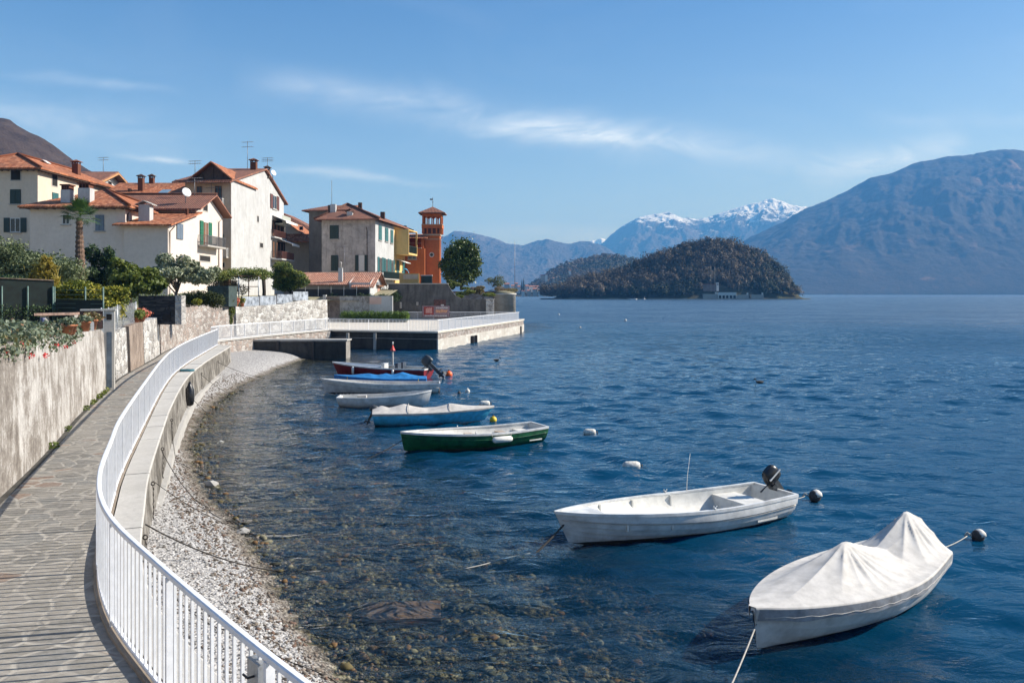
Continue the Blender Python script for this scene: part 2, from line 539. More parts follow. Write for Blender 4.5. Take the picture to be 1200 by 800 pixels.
und = ramp(nt, r2, [(0, (0.05, 0.052, 0.032)), (0.35, (0.16, 0.145, 0.08)), (0.6, (0.27, 0.20, 0.09)), (0.8, (0.24, 0.23, 0.16)), (1, (0.46, 0.40, 0.28))])
und = mixc(nt, mad(nt, noise(nt, co, 1.1, 5, 0.65, 0.5), 3, -1.1), und, (0.07, 0.062, 0.03), 'MIX')
und = mixc(nt, mad(nt, v2.outputs['Distance'], 2.4, -0.6), und, (0.015, 0.014, 0.009))
nz = noise(nt, co, 1.3, 5, 0.6)
zz = mth(nt, 'ADD', z, mad(nt, nz, 0.30, -0.15, clamp=False))
c = mixc(nt, mad(nt, zz, 11.0, -0.9), wet, dry)
c = mixc(nt, mad(nt, zz, 12.0, 0.3), und, c)
hh = mth(nt, 'ADD', v1.outputs['Distance'], mth(nt, 'MULTIPLY', v2.outputs['Distance'], 1.5))
bsdf(nt, out, c, 0.85, bump(nt, hh, 0.9, 0.03), **{'Specular IOR Level': 0.25})
M_BED = m
bed = np_mesh('lake_bed', np.stack([gx, gy, gz], 1), gf, M_BED, smooth=True)
tag(bed, kind='structure')

# the water surface: real wavelets near the shore, its depth kept per vertex for the murkiness
def geo(lo, hi, s0, s1):
    o = [lo]
    while o[-1] < hi:
        k = (o[-1] - lo) / (hi - lo); o.append(o[-1] + s0 + (s1 - s0) * k)
    return o
wys = np.array([-2400, -800, -200, -60, -20, -8] + geo(4.0, 150, 0.075, 0.62) + [160, 180, 240, 400, 800, 1600, 3000, 6000, 12000], float)
wxs = np.array([-8400, -3000, -900, -300, -120, -60, -40, -30] + list(np.arange(-24, 16, 0.12)) + geo(16.0, 90, 0.2, 0.8) + [100, 130, 180, 300, 700, 2000, 5000, 8400], float)
wx, wy, wf = rect_grid(wxs, wys)
dep = np.maximum(-bed_z(wx, wy), 0)
wr = np.random.default_rng(12)
wz = np.zeros_like(wx)
for i in range(60):
    lam = 0.36 * (4.2 / 0.36) ** (wr.uniform() ** 1.5)
    ang = R(248 + wr.normal(0, 34))
    k = 2 * PI / lam
    amp = 0.046 * lam / (2 * PI) * (1.0 if lam < 1.6 else 0.6)
    ph = k * (math.cos(ang) * wx + math.sin(ang) * wy) + wr.uniform(0, 2 * PI)
    # wavelets shorter than the grid fade out (the bump carries on there)
    stp = 0.10 + 0.5 * np.clip((wy - 4) / 146, 0, 1)
    wz += amp * (np.sin(ph) + 0.25 * np.cos(2 * ph)) * np.clip((lam / stp - 3.0) / 2.5, 0, 1)
gust_ = np.clip(0.45 + 1.2 * (fbm(wx * 0.07, wy * 0.07, 3) - 0.25), 0.35, 1.15)
env_ = np.clip((155 - wy) / 90, 0, 1) * np.clip((95 - wx) / 40, 0, 1) * np.clip((wy + 8) / 10, 0, 1)
wz *= 1.25 * gust_ * np.clip(dep * 2.5, 0.12, 1) * np.clip((155 - wy) / 50, 0, 1) * np.clip((95 - wx) / 30, 0, 1) * np.clip((wy + 8) / 10, 0, 1)
m, nt, out = nmat('lake_water')
co = objco(nt)
depn = nd(nt, 'Attribute', attribute_name='depth').outputs['Fac']
alpha = mth(nt, 'SUBTRACT', 1.0, mth(nt, 'POWER', 2.718, mth(nt, 'MULTIPLY', depn, mad(nt, depn, -1.15, -0.25, clamp=False))))
farn = nd(nt, 'Attribute', attribute_name='open_water').outputs['Fac']
rot = nd(nt, 'Mapping', {0: co, 'Rotation': (0, 0, R(-20)), 'Scale': (0.75, 1.25, 1.0)}).outputs[0]
n1 = noise(nt, rot, 0.34, 3, 0.5, 0.6)
n2 = noise(nt, rot, 1.5, 4, 0.55, 1.0)
n3 = noise(nt, rot, 5.5, 3, 0.5, 0.8)
gust = mad(nt, noise(nt, co, 0.055, 4, 0.55, 0.6), 1.6, -0.15)
h = mth(nt, 'ADD', mth(nt, 'MULTIPLY', n1, 0.30), mth(nt, 'MULTIPLY', mth(nt, 'MULTIPLY', n2, 0.20), mth(nt, 'ADD', gust, 0.35)))
h = mth(nt, 'ADD', h, mth(nt, 'MULTIPLY', n3, 0.016))
n0 = noise(nt, rot, 0.06, 4, 0.6, 0.8)
h = mth(nt, 'ADD', h, mth(nt, 'MULTIPLY', mth(nt, 'MULTIPLY', n0, 1.6), farn))
h = mth(nt, 'MULTIPLY', h, mad(nt, farn, 1.3, 0.42, clamp=False))
nrm = bump(nt, h, 1.0, 1.0)
fres = nd(nt, 'Fresnel', {'IOR': 1.20, 'Normal': nrm}).outputs[0]
deep = nd(nt, 'BsdfDiffuse', {0: (0.0008, 0.043, 0.098, 1)})
tr = nd(nt, 'BsdfTransparent', {0: (0.93, 0.95, 0.88, 1)})
body = nd(nt, 'MixShader', {0: alpha, 1: tr.outputs[0], 2: deep.outputs[0]})
gl = nd(nt, 'BsdfGlossy', {'Color': (1, 1, 1, 1), 'Roughness': mad(nt, farn, 0.24, 0.05), 'Normal': nrm})
mx = nd(nt, 'MixShader', {0: fres, 1: body.outputs[0], 2: gl.outputs[0]})
nt.links.new(mx.outputs[0], out.inputs[0])
lake = np_mesh('lake_water', np.stack([wx, wy, wz], 1), wf, m, smooth=True, attrs={'depth': dep, 'open_water': 1 - env_})
tag(lake, kind='structure')

# pebbles and stones on the beach and in the shallows
def ico():
    t = (1 + 5 ** .5) / 2
    v = np.array([(-1, t, 0), (1, t, 0), (-1, -t, 0), (1, -t, 0), (0, -1, t), (0, 1, t), (0, -1, -t), (0, 1, -t), (t, 0, -1), (t, 0, 1), (-t, 0, -1), (-t, 0, 1)], float)
    f = np.array([(0, 11, 5), (0, 5, 1), (0, 1, 7), (0, 7, 10), (0, 10, 11), (1, 5, 9), (5, 11, 4), (11, 10, 2), (10, 7, 6), (7, 1, 8), (3, 9, 4), (3, 4, 2), (3, 2, 6), (3, 6, 8), (3, 8, 9), (4, 9, 5), (2, 4, 11), (6, 2, 10), (8, 6, 7), (9, 8, 1)])
    return v / np.linalg.norm(v[0]), f
ICV, ICF = ico()
def stones(name, px, py, pz, size, mat, seed):
    r = np.random.default_rng(seed)
    n = len(px)
    sc = size[:, None] * r.uniform(0.6, 1.2, (n, 3)); sc[:, 2] *= 0.6
    jit = 1 + r.uniform(-0.22, 0.22, (n, 12))
    V = ICV[None] * jit[:, :, None] * sc[:, None, :]
    a = r.uniform(0, 2 * PI, n); ca, sa = np.cos(a)[:, None], np.sin(a)[:, None]
    X = V[:, :, 0] * ca - V[:, :, 1] * sa; Y = V[:, :, 0] * sa + V[:, :, 1] * ca
    V = np.stack([X + px[:, None], Y + py[:, None], V[:, :, 2] + pz[:, None]], -1).reshape(-1, 3)
    F = (ICF[None] + (np.arange(n) * 12)[:, None, None]).reshape(-1, 3)
    return np_mesh(name, V, F, mat, smooth=True)
def pebmat(name, cols):
    m, nt, out = nmat(name)
    rnd = nd(nt, 'NewGeometry').outputs['Random Per Island']
    c = ramp(nt, rnd, [(i / len(cols), c) for i, c in enumerate(cols)], 'CONSTANT')
    c = mixc(nt, mad(nt, noise(nt, objco(nt), 30, 4, 0.6), 1.4, -0.5), c, (0.06, 0.055, 0.045))
    bsdf(nt, out, c, 0.8, **{'Specular IOR Level': 0.3})
    return m
def scatter(n, y0, y1, d0, d1, s0, s1, seed, pw=2.0):
    r = np.random.default_rng(seed)
    px, py = [], []
    while len(px) < n:
        x = r.uniform(-17, 8, 8000); y = y0 + (y1 - y0) * r.uniform(0, 1, 8000) ** 1.6
        d = shore_d(x, y)
        k = (d > d0) & (d < d1)
        px += x[k].tolist(); py += y[k].tolist()
    px, py = np.array(px[:n]), np.array(py[:n])
    size = s0 + (s1 - s0) * r.uniform(0, 1, n) ** pw
    return px, py, bed_z(px, py) + size * 0.12, size
p = scatter(15000, 4, 48, 0.25, 3.4, 0.012, 0.04, 21)
tag(stones('beach_pebbles', *p, pebmat('pebble', [(0.50, 0.485, 0.465), (0.34, 0.325, 0.31), (0.62, 0.605, 0.58), (0.15, 0.135, 0.12), (0.28, 0.22, 0.18), (0.43, 0.41, 0.39), (0.22, 0.21, 0.205)]), 22), kind='stuff')
p = scatter(13000, 4, 50, -0.6, 1.0, 0.012, 0.05, 23, 3.0)
tag(stones('damp_pebbles', *p, pebmat('damp_pebble', [(0.13, 0.10, 0.075), (0.20, 0.165, 0.13), (0.075, 0.06, 0.05), (0.27, 0.22, 0.18), (0.17, 0.10, 0.07)]), 24), kind='stuff')
p = scatter(34000, 5, 44, -7.0, -0.2, 0.014, 0.11, 25, 4.6)
tag(stones('underwater_stones', *p, pebmat('algae_stone', [(0.05, 0.05, 0.022), (0.13, 0.10, 0.035), (0.07, 0.07, 0.038), (0.17, 0.09, 0.03), (0.022, 0.024, 0.014), (0.09, 0.08, 0.04), (0.22, 0.20, 0.13)]), 26), kind='stuff')

# mountains: ridge outlines at their own distances, eroded flanks between shore and ridge
def mountain(name, prof, D0, D1, D2, mat, na=260, ns=70, z0=-3.0, gul=0.35, freq=14.0, p=0.9, seed=0.0, rough=0.012, front_bulge=0.0):
    prof = sorted(prof)
    a = np.linspace(prof[0][0], prof[-1][0], na)
    yr = np.interp(a, [q[0] for q in prof], [q[1] for q in prof])
    s = np.concatenate([np.linspace(0, 1, ns), np.linspace(1.06, 1.9, 14)])
    A, Sg = np.meshgrid(a, s)
    YR = np.meshgrid(yr, s)[0]
    Yd = np.where(Sg <= 1, D0 + (D1 - D0) * Sg, D1 + (D2 - D1) * (Sg - 1) / 0.9)
    H = HC + (HZ - YR) / 1000.0 * D1
    X = (A - 600) / 1000.0 * D1 * (0.35 + 0.65 * Yd / D1)
    f1 = fbm(A / 1000 * freq + seed + 0.3 * np.sin(Sg * 5), Sg * 2.2 + seed, 6, 0.6, True)
    f2 = fbm(X / D1 * freq * 2.3 + 5 + seed, Yd / D1 * freq * 2.3, 7, 0.6)
    body = np.clip(Sg, 0, 1) ** p
    env = np.sin(PI * np.clip(Sg, 0, 1)) ** 0.8
    h = H * body * (1 + gul * env * (f1 - 0.62)) + H * 0.10 * env * (f2 - 0.5)
    h = h + (f2 - 0.5) * rough * D1 * np.clip(Sg * 1.2 - 0.2, 0, 1)
    back = np.clip((Sg - 1) / 0.9, 0, 1)
    h = np.where(Sg > 1, h * (1 - back ** 1.3), h)
    h = np.where(Sg <= 0.001, z0, np.maximum(h, z0))
    nc = len(a); nr = len(s)
    i = np.arange(nr - 1)[:, None] * nc + np.arange(nc - 1)[None, :]
    F = np.stack([i, i + 1, i + nc + 1, i + nc], -1).reshape(-1, 4)
    o = np_mesh(name, np.stack([X.ravel(), Yd.ravel(), h.ravel()], 1), F, mat, smooth=True)
    return tag(o, kind='structure')
def slope_mat(name, cols, scale, patch=(0.20, 0.15, 0.10), patcha=0.5, snow=None, bmp=60.0, fine=14.0):
    m, nt, out = nmat(name)
    co = objco(nt)
    n = noise(nt, co, scale, 8, 0.65, 0.4)
    nf = noise(nt, co, scale * fine, 6, 0.7)
    k = len(cols)
    c = ramp(nt, n, [(0.3 + 0.4 * i / max(1, k - 1), q) for i, q in enumerate(cols)])
    c = mixc(nt, mad(nt, nf, 1.6, -0.55), c, tuple(x * 0.45 for x in cols[0]))
    pn = noise(nt, nd(nt, 'Mapping', {0: co, 'Location': (913.0, 77.0, 31.0)}).outputs[0], scale * 1.4, 7, 0.65, 0.6)
    c = mixc(nt, mth(nt, 'MULTIPLY', mad(nt, pn, 9.0, -5.3), patcha), c, patch)
    rough = 0.95
    if snow:
        z = nd(nt, 'SeparateXYZ', {0: co}).outputs[2]
        nzv = nd(nt, 'SeparateXYZ', {0: nd(nt, 'NewGeometry').outputs['Normal']}).outputs[2]
        ns_ = noise(nt, co, scale * 7.0, 10, 0.75, 0.4)
        zf = mad(nt, z, 1.0 / snow[1], -snow[0] / snow[1], clamp=False)
        sf = mth(nt, 'ADD', zf, mad(nt, ns_, 6.0, -3.0, clamp=False))
        sf = mth(nt, 'ADD', sf, mad(nt, nzv, 3.0, -2.1, clamp=False))
        c = mixc(nt, mth(nt, 'MULTIPLY', sf, 2.2, clamp=True), c, (0.86, 0.88, 0.92))
    bsdf(nt, out, c, rough, bump(nt, mth(nt, 'ADD', n, mth(nt, 'MULTIPLY', nf, 0.35)), 0.8, bmp), **{'Specular IOR Level': 0.05})
    return m
mountain('right_mountain', [(760, 345), (800, 330), (835, 305), (862, 287), (885, 276), (905, 265), (925, 256), (945, 244), (965, 237), (985, 228), (1003, 218), (1020, 209), (1050, 202), (1066, 195), (1080, 189), (1110, 186),
    (1135, 181), (1150, 178), (1168, 175), (1185, 175), (1205, 178), (1250, 188), (1330, 170), (1450, 190), (1700, 220), (2000, 280)], 3600, 5300, 7000,
    slope_mat('mountain_wood', [(0.045, 0.040, 0.034), (0.065, 0.055, 0.047), (0.09, 0.072, 0.06)], 0.0016, (0.30, 0.19, 0.135), 0.75, None, 30, 26), 620, 180, gul=0.27, freq=17, p=0.86, rough=0.007)
mountain('snow_mountain', [(560, 335), (640, 318), (690, 298), (705, 286), (722, 270), (745, 257), (765, 252), (785, 250), (800, 254), (815, 257), (830, 254), (842, 249), (860, 243), (878, 239), (895, 235), (905, 233), (918, 237), (935, 240), (950, 242), (975, 250), (1010, 256), (1080, 270), (1200, 300)],
    6800, 9000, 11500, slope_mat('snow_rock', [(0.07, 0.06, 0.055), (0.12, 0.10, 0.09), (0.16, 0.13, 0.11)], 0.0011, (0.22, 0.17, 0.13), 0.4, (800.0, 170.0), 120, 16), 620, 190, gul=0.5, freq=18, p=0.95, seed=3.3, rough=0.010)
mountain('far_ridge', [(380, 330), (440, 300), (500, 278), (522, 275), (536, 270), (550, 272), (566, 275), (580, 279), (598, 285), (612, 287), (625, 285), (640, 280), (652, 284), (668, 287), (680, 284), (693, 285), (704, 288), (730, 300), (770, 320), (800, 340)],
    5200, 7000, 8500, slope_mat('far_wood', [(0.07, 0.06, 0.055), (0.11, 0.09, 0.08), (0.15, 0.12, 0.10)], 0.0014, (0.24, 0.18, 0.14), 0.4, None, 100, 16), 460, 150, gul=0.5, freq=20, p=0.9, seed=7.7, rough=0.008)
mountain('snow_peak', [(640, 300), (675, 288), (688, 284), (694, 281), (699, 283), (705, 280), (712, 283), (730, 290), (790, 300)],
    9300, 10400, 11600, slope_mat('high_snow', [(0.12, 0.11, 0.10), (0.2, 0.18, 0.17)], 0.002, (0.3, 0.28, 0.25), 0.3, (480.0, 120.0), 80, 10), 120, 40, gul=0.4, freq=22, p=0.9, seed=9.7)
mountain('left_hill', [(-900, 90), (-400, 60), (-200, 85), (-60, 118), (0, 138), (12, 141), (22, 148), (36, 156), (52, 163), (66, 172), (80, 183), (95, 193), (108, 201), (140, 222), (200, 252), (260, 285), (330, 318), (400, 338), (430, 346)],
    260, 720, 1300, slope_mat('bare_hillside', [(0.05, 0.036, 0.031), (0.085, 0.062, 0.052), (0.12, 0.09, 0.075)], 0.011, (0.20, 0.16, 0.13), 0.4, None, 9, 26), 300, 120, z0=3.0, gul=0.25, freq=12, p=0.9, seed=1.7, rough=0.010)
mountain('wooded_promontory', [(520, 352), (575, 343), (600, 340), (618, 337), (630, 329), (642, 320), (652, 314), (663, 308), (676, 305), (690, 302), (705, 299), (720, 299), (745, 304), (800, 320), (860, 346)],
    1420, 1800, 2300, slope_mat('promontory_wood', [(0.05, 0.05, 0.035), (0.085, 0.08, 0.05), (0.13, 0.105, 0.08)], 0.012, (0.25, 0.21, 0.16), 0.5, None, 8, 14), 200, 60, gul=0.25, freq=20, p=0.85, seed=4.1, rough=0.004)

# ---- wooded island
ISL = [(28, 345), (40, 337), (56, 328), (74, 322), (96, 313), (118, 300), (142, 286), (160, 281), (176, 279), (192, 286), (207, 291), (222, 303), (234, 322), (240, 340), (243, 346)]
def isl_h(x, y):
    yc = 762.0
    zt = np.interp(x, [q[0] * 1.065 - 2 for q in ISL], [HC + (HZ - q[1]) / 1000 * yc - 8.5 for q in ISL])
    cx = np.interp(x, [25, 60, 130, 200, 232, 258], [18, 34, 50, 48, 42, 26])
    u = np.clip(np.abs(y - yc) / np.maximum(cx, 1), 0, 1)
    h = np.maximum(zt, 0.4) * (1 - u ** 1.15) ** 1.2
    h = np.where((x < 26) | (x > 258) | (u >= 1), -2.0, h + 0.5)
    return h + 1.6 * (fbm(x * .06, y * .06, 3) - .5) * (h > 1)
ix, iy, if_ = rect_grid(np.arange(20, 264, 2.0), np.arange(706, 818, 2.0))
o = np_mesh('island_ground', np.stack([ix, iy, isl_h(ix, iy)], 1), if_, slope_mat('island_soil', [(0.05, 0.05, 0.025), (0.09, 0.08, 0.045), (0.12, 0.13, 0.05)], 0.05, (0.26, 0.24, 0.19), 0.6, None, 0.6, 6), smooth=True)
tag(o, kind='structure')
M_SHORE_STONE = None
def tree_mass(name, cx, cy, cz, r, per, size, mat, seed, elong=1.0, up=0.0, tall=1.0):
    g = np.random.default_rng(seed)
    n = len(cx)
    k = np.repeat(np.arange(n), per)
    m_ = len(k)
    d = g.normal(size=(m_, 3)); d /= np.linalg.norm(d, axis=1)[:, None]
    d[:, 2] = np.where(d[:, 2] < -.35, -d[:, 2], d[:, 2])
    rad = g.uniform(0.35, 1.0, m_) ** .6
    P = np.stack([cx[k] + d[:, 0] * rad * r[k], cy[k] + d[:, 1] * rad * r[k], cz[k] + d[:, 2] * rad * r[k] * tall], 1)
    nrm = d + g.normal(size=(m_, 3)) * .3; nrm /= np.linalg.norm(nrm, axis=1)[:, None]
    t = np.cross(nrm, g.normal(size=(m_, 3))); t[:, 2] += up; t -= nrm * (t * nrm).sum(1)[:, None]; t /= np.linalg.norm(t, axis=1)[:, None] + 1e-9
    b = np.cross(nrm, t); s = size * g.uniform(.5, 1.3, m_)[:, None]
    V = np.stack([P - t * s * elong * .5, P + b * s * .45, P + t * s * elong * .5, P - b * s * .45], 1).reshape(-1, 3)
    o = np_mesh(name, V, np.arange(4 * m_).reshape(m_, 4), mat, loc=(float(P[:, 0].mean()), float(P[:, 1].mean()), 0))
    return tag(o, kind='stuff')
L_FBARE = leafmat('bare_crowns', [(0.05, 0.040, 0.026), (0.105, 0.080, 0.050), (0.165, 0.125, 0.08), (0.22, 0.175, 0.12)], 0.1, 0.11, 0.7, 0.15)
L_FEVER = leafmat('evergreen_crowns', [(0.008, 0.014, 0.006), (0.018, 0.030, 0.011), (0.04, 0.058, 0.022)], 0.1, 0.11, 0.7, 0.15)
L_FOLIV = leafmat('olive_crowns', [(0.04, 0.048, 0.026), (0.075, 0.085, 0.045), (0.115, 0.12, 0.07)], 0.1, 0.11, 0.7, 0.15)
g = np.random.default_rng(77)
tx = g.uniform(26, 249, 7000); ty = g.uniform(708, 800, 7000); th = isl_h(tx, ty)
clear = ((tx > 162) & (tx < 206) & (ty < 720.5)) | ((tx > 158) & (tx < 180) & (ty < 724)) | ((np.abs(tx - 163) < 6) & (np.abs(ty - 752) < 5))
k = (th > .6) & ~clear
tx, ty, th = tx[k][:2500], ty[k][:2500], th[k][:2500]
ev = fbm(tx * .028, ty * .028 + 3, 2) * 1.25 - .12 + .22 * np.clip((tx - 190) / 30, 0, 1) + .12 * np.clip((150 - tx) / 60, 0, 1) * np.clip((740 - ty) / 25, 0, 1) + .1 * g.normal(size=len(tx))
r_ = 1.9 + 4.4 * g.uniform(0, 1, len(tx)) ** 2.2
th = th + g.uniform(-.5, 3.2, len(tx)) * (g.uniform(size=len(tx)) < .4)
mB, mE = ev < .49, ev > .55; mO = ~mB & ~mE
tree_mass('bare_wood', tx[mB], ty[mB], th[mB] + 4.5, r_[mB] * 1.05, 110, 0.75, L_FBARE, 1, 2.4, 1.5, 1.5)
tree_mass('evergreen_wood', tx[mE], ty[mE], th[mE] + 4.0, r_[mE], 110, 0.85, L_FEVER, 2, 1.2, 0, 1.25)
tree_mass('olive_wood', tx[mO], ty[mO], th[mO] + 3.6, r_[mO] * .9, 95, 0.8, L_FOLIV, 3, 1.2, 0, 1.1)
# island buildings
M_FST = plaster('island_stone', (0.46, 0.42, 0.36), (0.38, 0.345, 0.30), (0.2, 0.18, 0.15), 0.2, 0.5, 0.3, 0.1, 1)
M_FWH = plaster('far_white_wall', (0.70, 0.67, 0.62), (0.62, 0.59, 0.54), (0.45, 0.42, 0.38), 0.2, 0.3, 0.2, 0.05, 1)
M_FRF = plain('far_tile_roof', (0.33, 0.14, 0.085), 0.85, 0.2, 0.4)
M_FDK = plain('far_dark_opening', (0.02, 0.02, 0.02), 0.8, 0.1, 1)
def fbox(mb, x0, x1, y0, y1, Y, depth):
    a, b = at(x0, y1, Y), at(x1, y0, Y)
    return mb.box(a.x, b.x, Y, Y + depth, a.z, b.z)
t = thing('ruin', 'low purplish stone building with a small pale tower on the wooded island', 'ruin', (at(830, 340, 721).x, 721, 3))
fbox(MB(), 824, 838.6, 333.5, 341, 721, 9).build('wall', plaster('purple_brown_stone', (0.24, 0.20, 0.185), (0.17, 0.145, 0.135), (0.09, 0.08, 0.075), 0.2, 0.6, 0.4, 0.2, 1), t)
fbox(MB(), 839.6, 842.4, 331, 341, 720, 5).build('tower', M_FWH, t)
mb = MB(); fbox(mb, 823.4, 838.9, 332.8, 333.4, 720.5, 10); mb.build('roof', M_FRF, t)
mb = MB(); fbox(mb, 840.4, 841.7, 332.5, 334, 719.9, .09); mb.build('window', M_FDK, t)
for x, lb in ((833, 'left one of two thin bare poles above the ruin on the island'), (837.5, 'right one of two thin bare poles above the ruin on the island')):
    a = at(x, 330, 720)
    o = MB().tube([(a.x, 719.5, at(x, 342, 720).z), (a.x, 719.5, at(x, 312, 720).z)], .13, 6).build('flag_pole', M_FST, None); tag(o, lb, 'pole')
t = thing('boathouse', 'white arcaded landing house at the waterline of the island', 'boathouse', (at(852, 351, 713.5).x, 713.5, 0))
mb = MB(); fbox(mb, 841, 863, 342.5, 346.2, 713.5, 6)
for k in range(6): x = 841.3 + k * 4.25; fbox(mb, x, x + 1.1, 346.2, 351.6, 713.5, 1.2)
mb.build('arcade', M_FWH, t)
fbox(MB(), 841, 863, 346.3, 352, 715.2, 4).build('back_wall', M_FDK, t)
for (x0, x1, y0, lb) in ((864, 877.5, 345.3, 'stone quay wall right of the white landing house on the island'), (880.5, 895, 345.2, 'separate stone quay block farther right on the island shore'), (824, 840.5, 344.5, 'yellowish stone landing wall left of the white landing house')):
    t = thing('landing_wall', lb, 'quay wall', (at(x0, 352, 713).x, 713, 0), 'landing walls on the island')
    fbox(MB(), x0, x1, y0, 352.4, 713, 7).build('wall', M_FST, t)
    fbox(MB(), x1 - 2.2, x1 - .6, y0 - 2.4, y0 - .02, 713.5, 1.2).build('pillar', M_FWH, t)
mb = MB()
g = np.random.default_rng(5)
for k in range(60):
    x = 30 + 212 * k / 60; yy = 714 + 2 * g.normal()
    # shoreline rocks follow the front edge of the island
    ys_ = np.arange(706, 762, 1.0); hs = isl_h(np.full_like(ys_, x + 8), ys_); ok = ys_[hs > .3]
    if len(ok): mb.obox((x + 8, ok[0] + .5, .3), (2.2 * g.uniform(.6, 1.2), .2, .1), (0, 1.2, 0), (.1, 0, .7 * g.uniform(.5, 1.3)))
o = mb.build('shore_rocks', M_FST, None); tag(o, kind='stuff')
t = thing('motorboat', 'tiny white boat lying off the dark left shore of the island', 'boat', (at(742, 351, 706).x, 706, 0))
a = at(742, 351, 706)
MB().prism([(a.x - 3, 705), (a.x + 2, 705), (a.x + 3.4, 706), (a.x + 2, 707), (a.x - 3, 707)], -.2, .9).build('hull', M_FWH, t)
MB().prism([(a.x - 1.5, 705.3), (a.x + .8, 705.4), (a.x + .8, 706.6), (a.x - 1.5, 706.7)], .903, 1.9).build('cabin', M_FDK, t)
a = at(755, 352, 690)
t = thing('buoy', 'far white marker buoy in front of the island', 'buoy', (a.x, 690, 0), 'mooring buoys')
MB().ball((a.x, 690, .4), .8, 10, 8).build('float', M_FWH, t); MB().tube([(a.x, 690, 1), (a.x, 690, 2.2)], .15, 6).build('staff', M_FWH, t)
# ---- wood on the promontory and the small town at its foot
g = np.random.default_rng(78)
pu = g.uniform(575, 800, 4000); pY = 1425 + 360 * g.uniform(0, 1, 4000) ** 1.2
pr_x = [520, 575, 600, 618, 630, 642, 652, 663, 676, 690, 705, 720, 745, 800, 860]; pr_y = [352, 343, 340, 337, 329, 320, 314, 308, 305, 302, 299, 299, 304, 320, 346]
ph = (HC + (HZ - np.interp(pu, pr_x, pr_y)) / 1000 * 1800) * np.clip((pY - 1420) / 380, 0, 1) ** .85
pX = (pu - 600) / 1000 * 1800 * (.35 + .65 * pY / 1800)
k = (ph > 2) & (g.uniform(size=4000) < .55)
pX, pY, ph = pX[k], pY[k], ph[k]; ev = fbm(pX * .012, pY * .012, 3) + .1 * g.normal(size=len(pX)); r_ = g.uniform(3.5, 6.5, len(pX))
mE = ev > .56; mB = ev < .47; mO = ~mE & ~mB
tree_mass('evergreen_wood', pX[mE], pY[mE], ph[mE] + 3, r_[mE], 16, 2.6, L_FEVER, 4)
tree_mass('bare_wood', pX[mB], pY[mB], ph[mB] + 3, r_[mB], 16, 2.6, L_FBARE, 5, 1.6, .8)
tree_mass('olive_wood', pX[mO], pY[mO], ph[mO] + 2, r_[mO] * .8, 14, 2.4, L_FOLIV, 6)
TOWN = [(594, 337, 6, 5, 1415), (601, 337.5, 4, 3.5, 1420), (608, 339.5, 3.2, 4.5, 1412), (605, 334.5, 4, 3, 1440), (617.5, 339, 3.5, 4.8, 1410), (623.5, 338.5, 7, 3.6, 1418), (627, 343.2, 5, 5.5, 1400), (634, 344, 6.5, 4.5, 1398), (640, 344.2, 5, 5, 1402), (620, 343.2, 4, 3.4, 1400),
        (630, 338, 4, 3, 1425), (613, 343, 4, 2.5, 1400), (649, 327, 2.4, 1.6, 1500), (668, 318, 2.6, 1.4, 1560)]
for k, (x, yb, w_, h_, Y) in enumerate(TOWN):
    a = at(x, yb, Y)
    t = thing('distant_house', 'tiny pale house with a tiled roof in the far lakeside town', 'house', (a.x, Y, a.z - 4), 'houses of the far town')
    W, H = w_ * Y / 1000, h_ * Y / 1000
    MB().box(a.x - W / 2, a.x + W / 2, Y, Y + 8, a.z - 6, a.z + H * .78).build('wall', M_FWH if k % 3 else M_FST, t)
    mb = MB(); z0, z1 = a.z + H * .78, a.z + H * 1.15
    mb.slab([(a.x - W * .56, Y - .6, z0), (a.x + W * .56, Y - .6, z0), (a.x + W * .56, Y + 4, z1), (a.x - W * .56, Y + 4, z1)], .4); mb.slab([(a.x - W * .56, Y + 4, z1), (a.x + W * .56, Y + 4, z1), (a.x + W * .56, Y + 8.6, z0), (a.x - W * .56, Y + 8.6, z0)], .4)
    mb.build('roof', M_FRF, t)
a = at(640, 327, 1470)
t = thing('villa', 'tall white villa with an orange roof on the wooded promontory', 'villa', (a.x, 1470, a.z))
fbox(MB(), 638.8, 641.6, 321.8, 330, 1470, 9).build('tower_wall', M_FWH, t); fbox(MB(), 633.6, 638.7, 323.0, 329, 1471, 8).build('wall', M_FST, t)
mb = MB(); fbox(mb, 633.2, 638.9, 321.8, 322.95, 1470.5, 9); fbox(mb, 638.5, 642, 320.9, 321.75, 1469.5, 10); mb.build('roof', M_FRF, t)
for x, y0, lb in ((611.6, 327.5, 'shorter of two dark cypresses in the far town'), (613.7, 325.5, 'taller of two dark cypresses in the far town')):
    a = at(x, 341, 1395)
    t = thing('cypress', lb, 'cypress', (a.x, 1395, a.z))
    zt_ = at(x, y0, 1395).z
    n_ = 40; c_ = np.linspace(a.z + 1, zt_ - 1, n_)
    d_ = leaf_cone = None
    mb = MB(); hh = zt_ - a.z
    mb.lathe([(.3, 0), (1.2, hh * .12), (1.35, hh * .35), (.95, hh * .7), (.1, hh)], (a.x, 1395, a.z), 9).build('crown', L_FEVER, t)

# the air: one closed box of even haze round everything
hz = MB().box(-8900, 8900, -2900, 12900, -8, 1090)
m, nt, out = nmat('haze_air')
pv = nd(nt, 'VolumePrincipled', {'Color': (0.12, 0.42, 1.0, 1), 'Absorption Color': (0.36, 0.36, 0.36, 1), 'Density': 1.5e-4, 'Anisotropy': 0.0})
nt.links.new(pv.outputs[0], out.inputs[1])
ho = hz.build('haze', m)
tag(ho, kind='stuff')
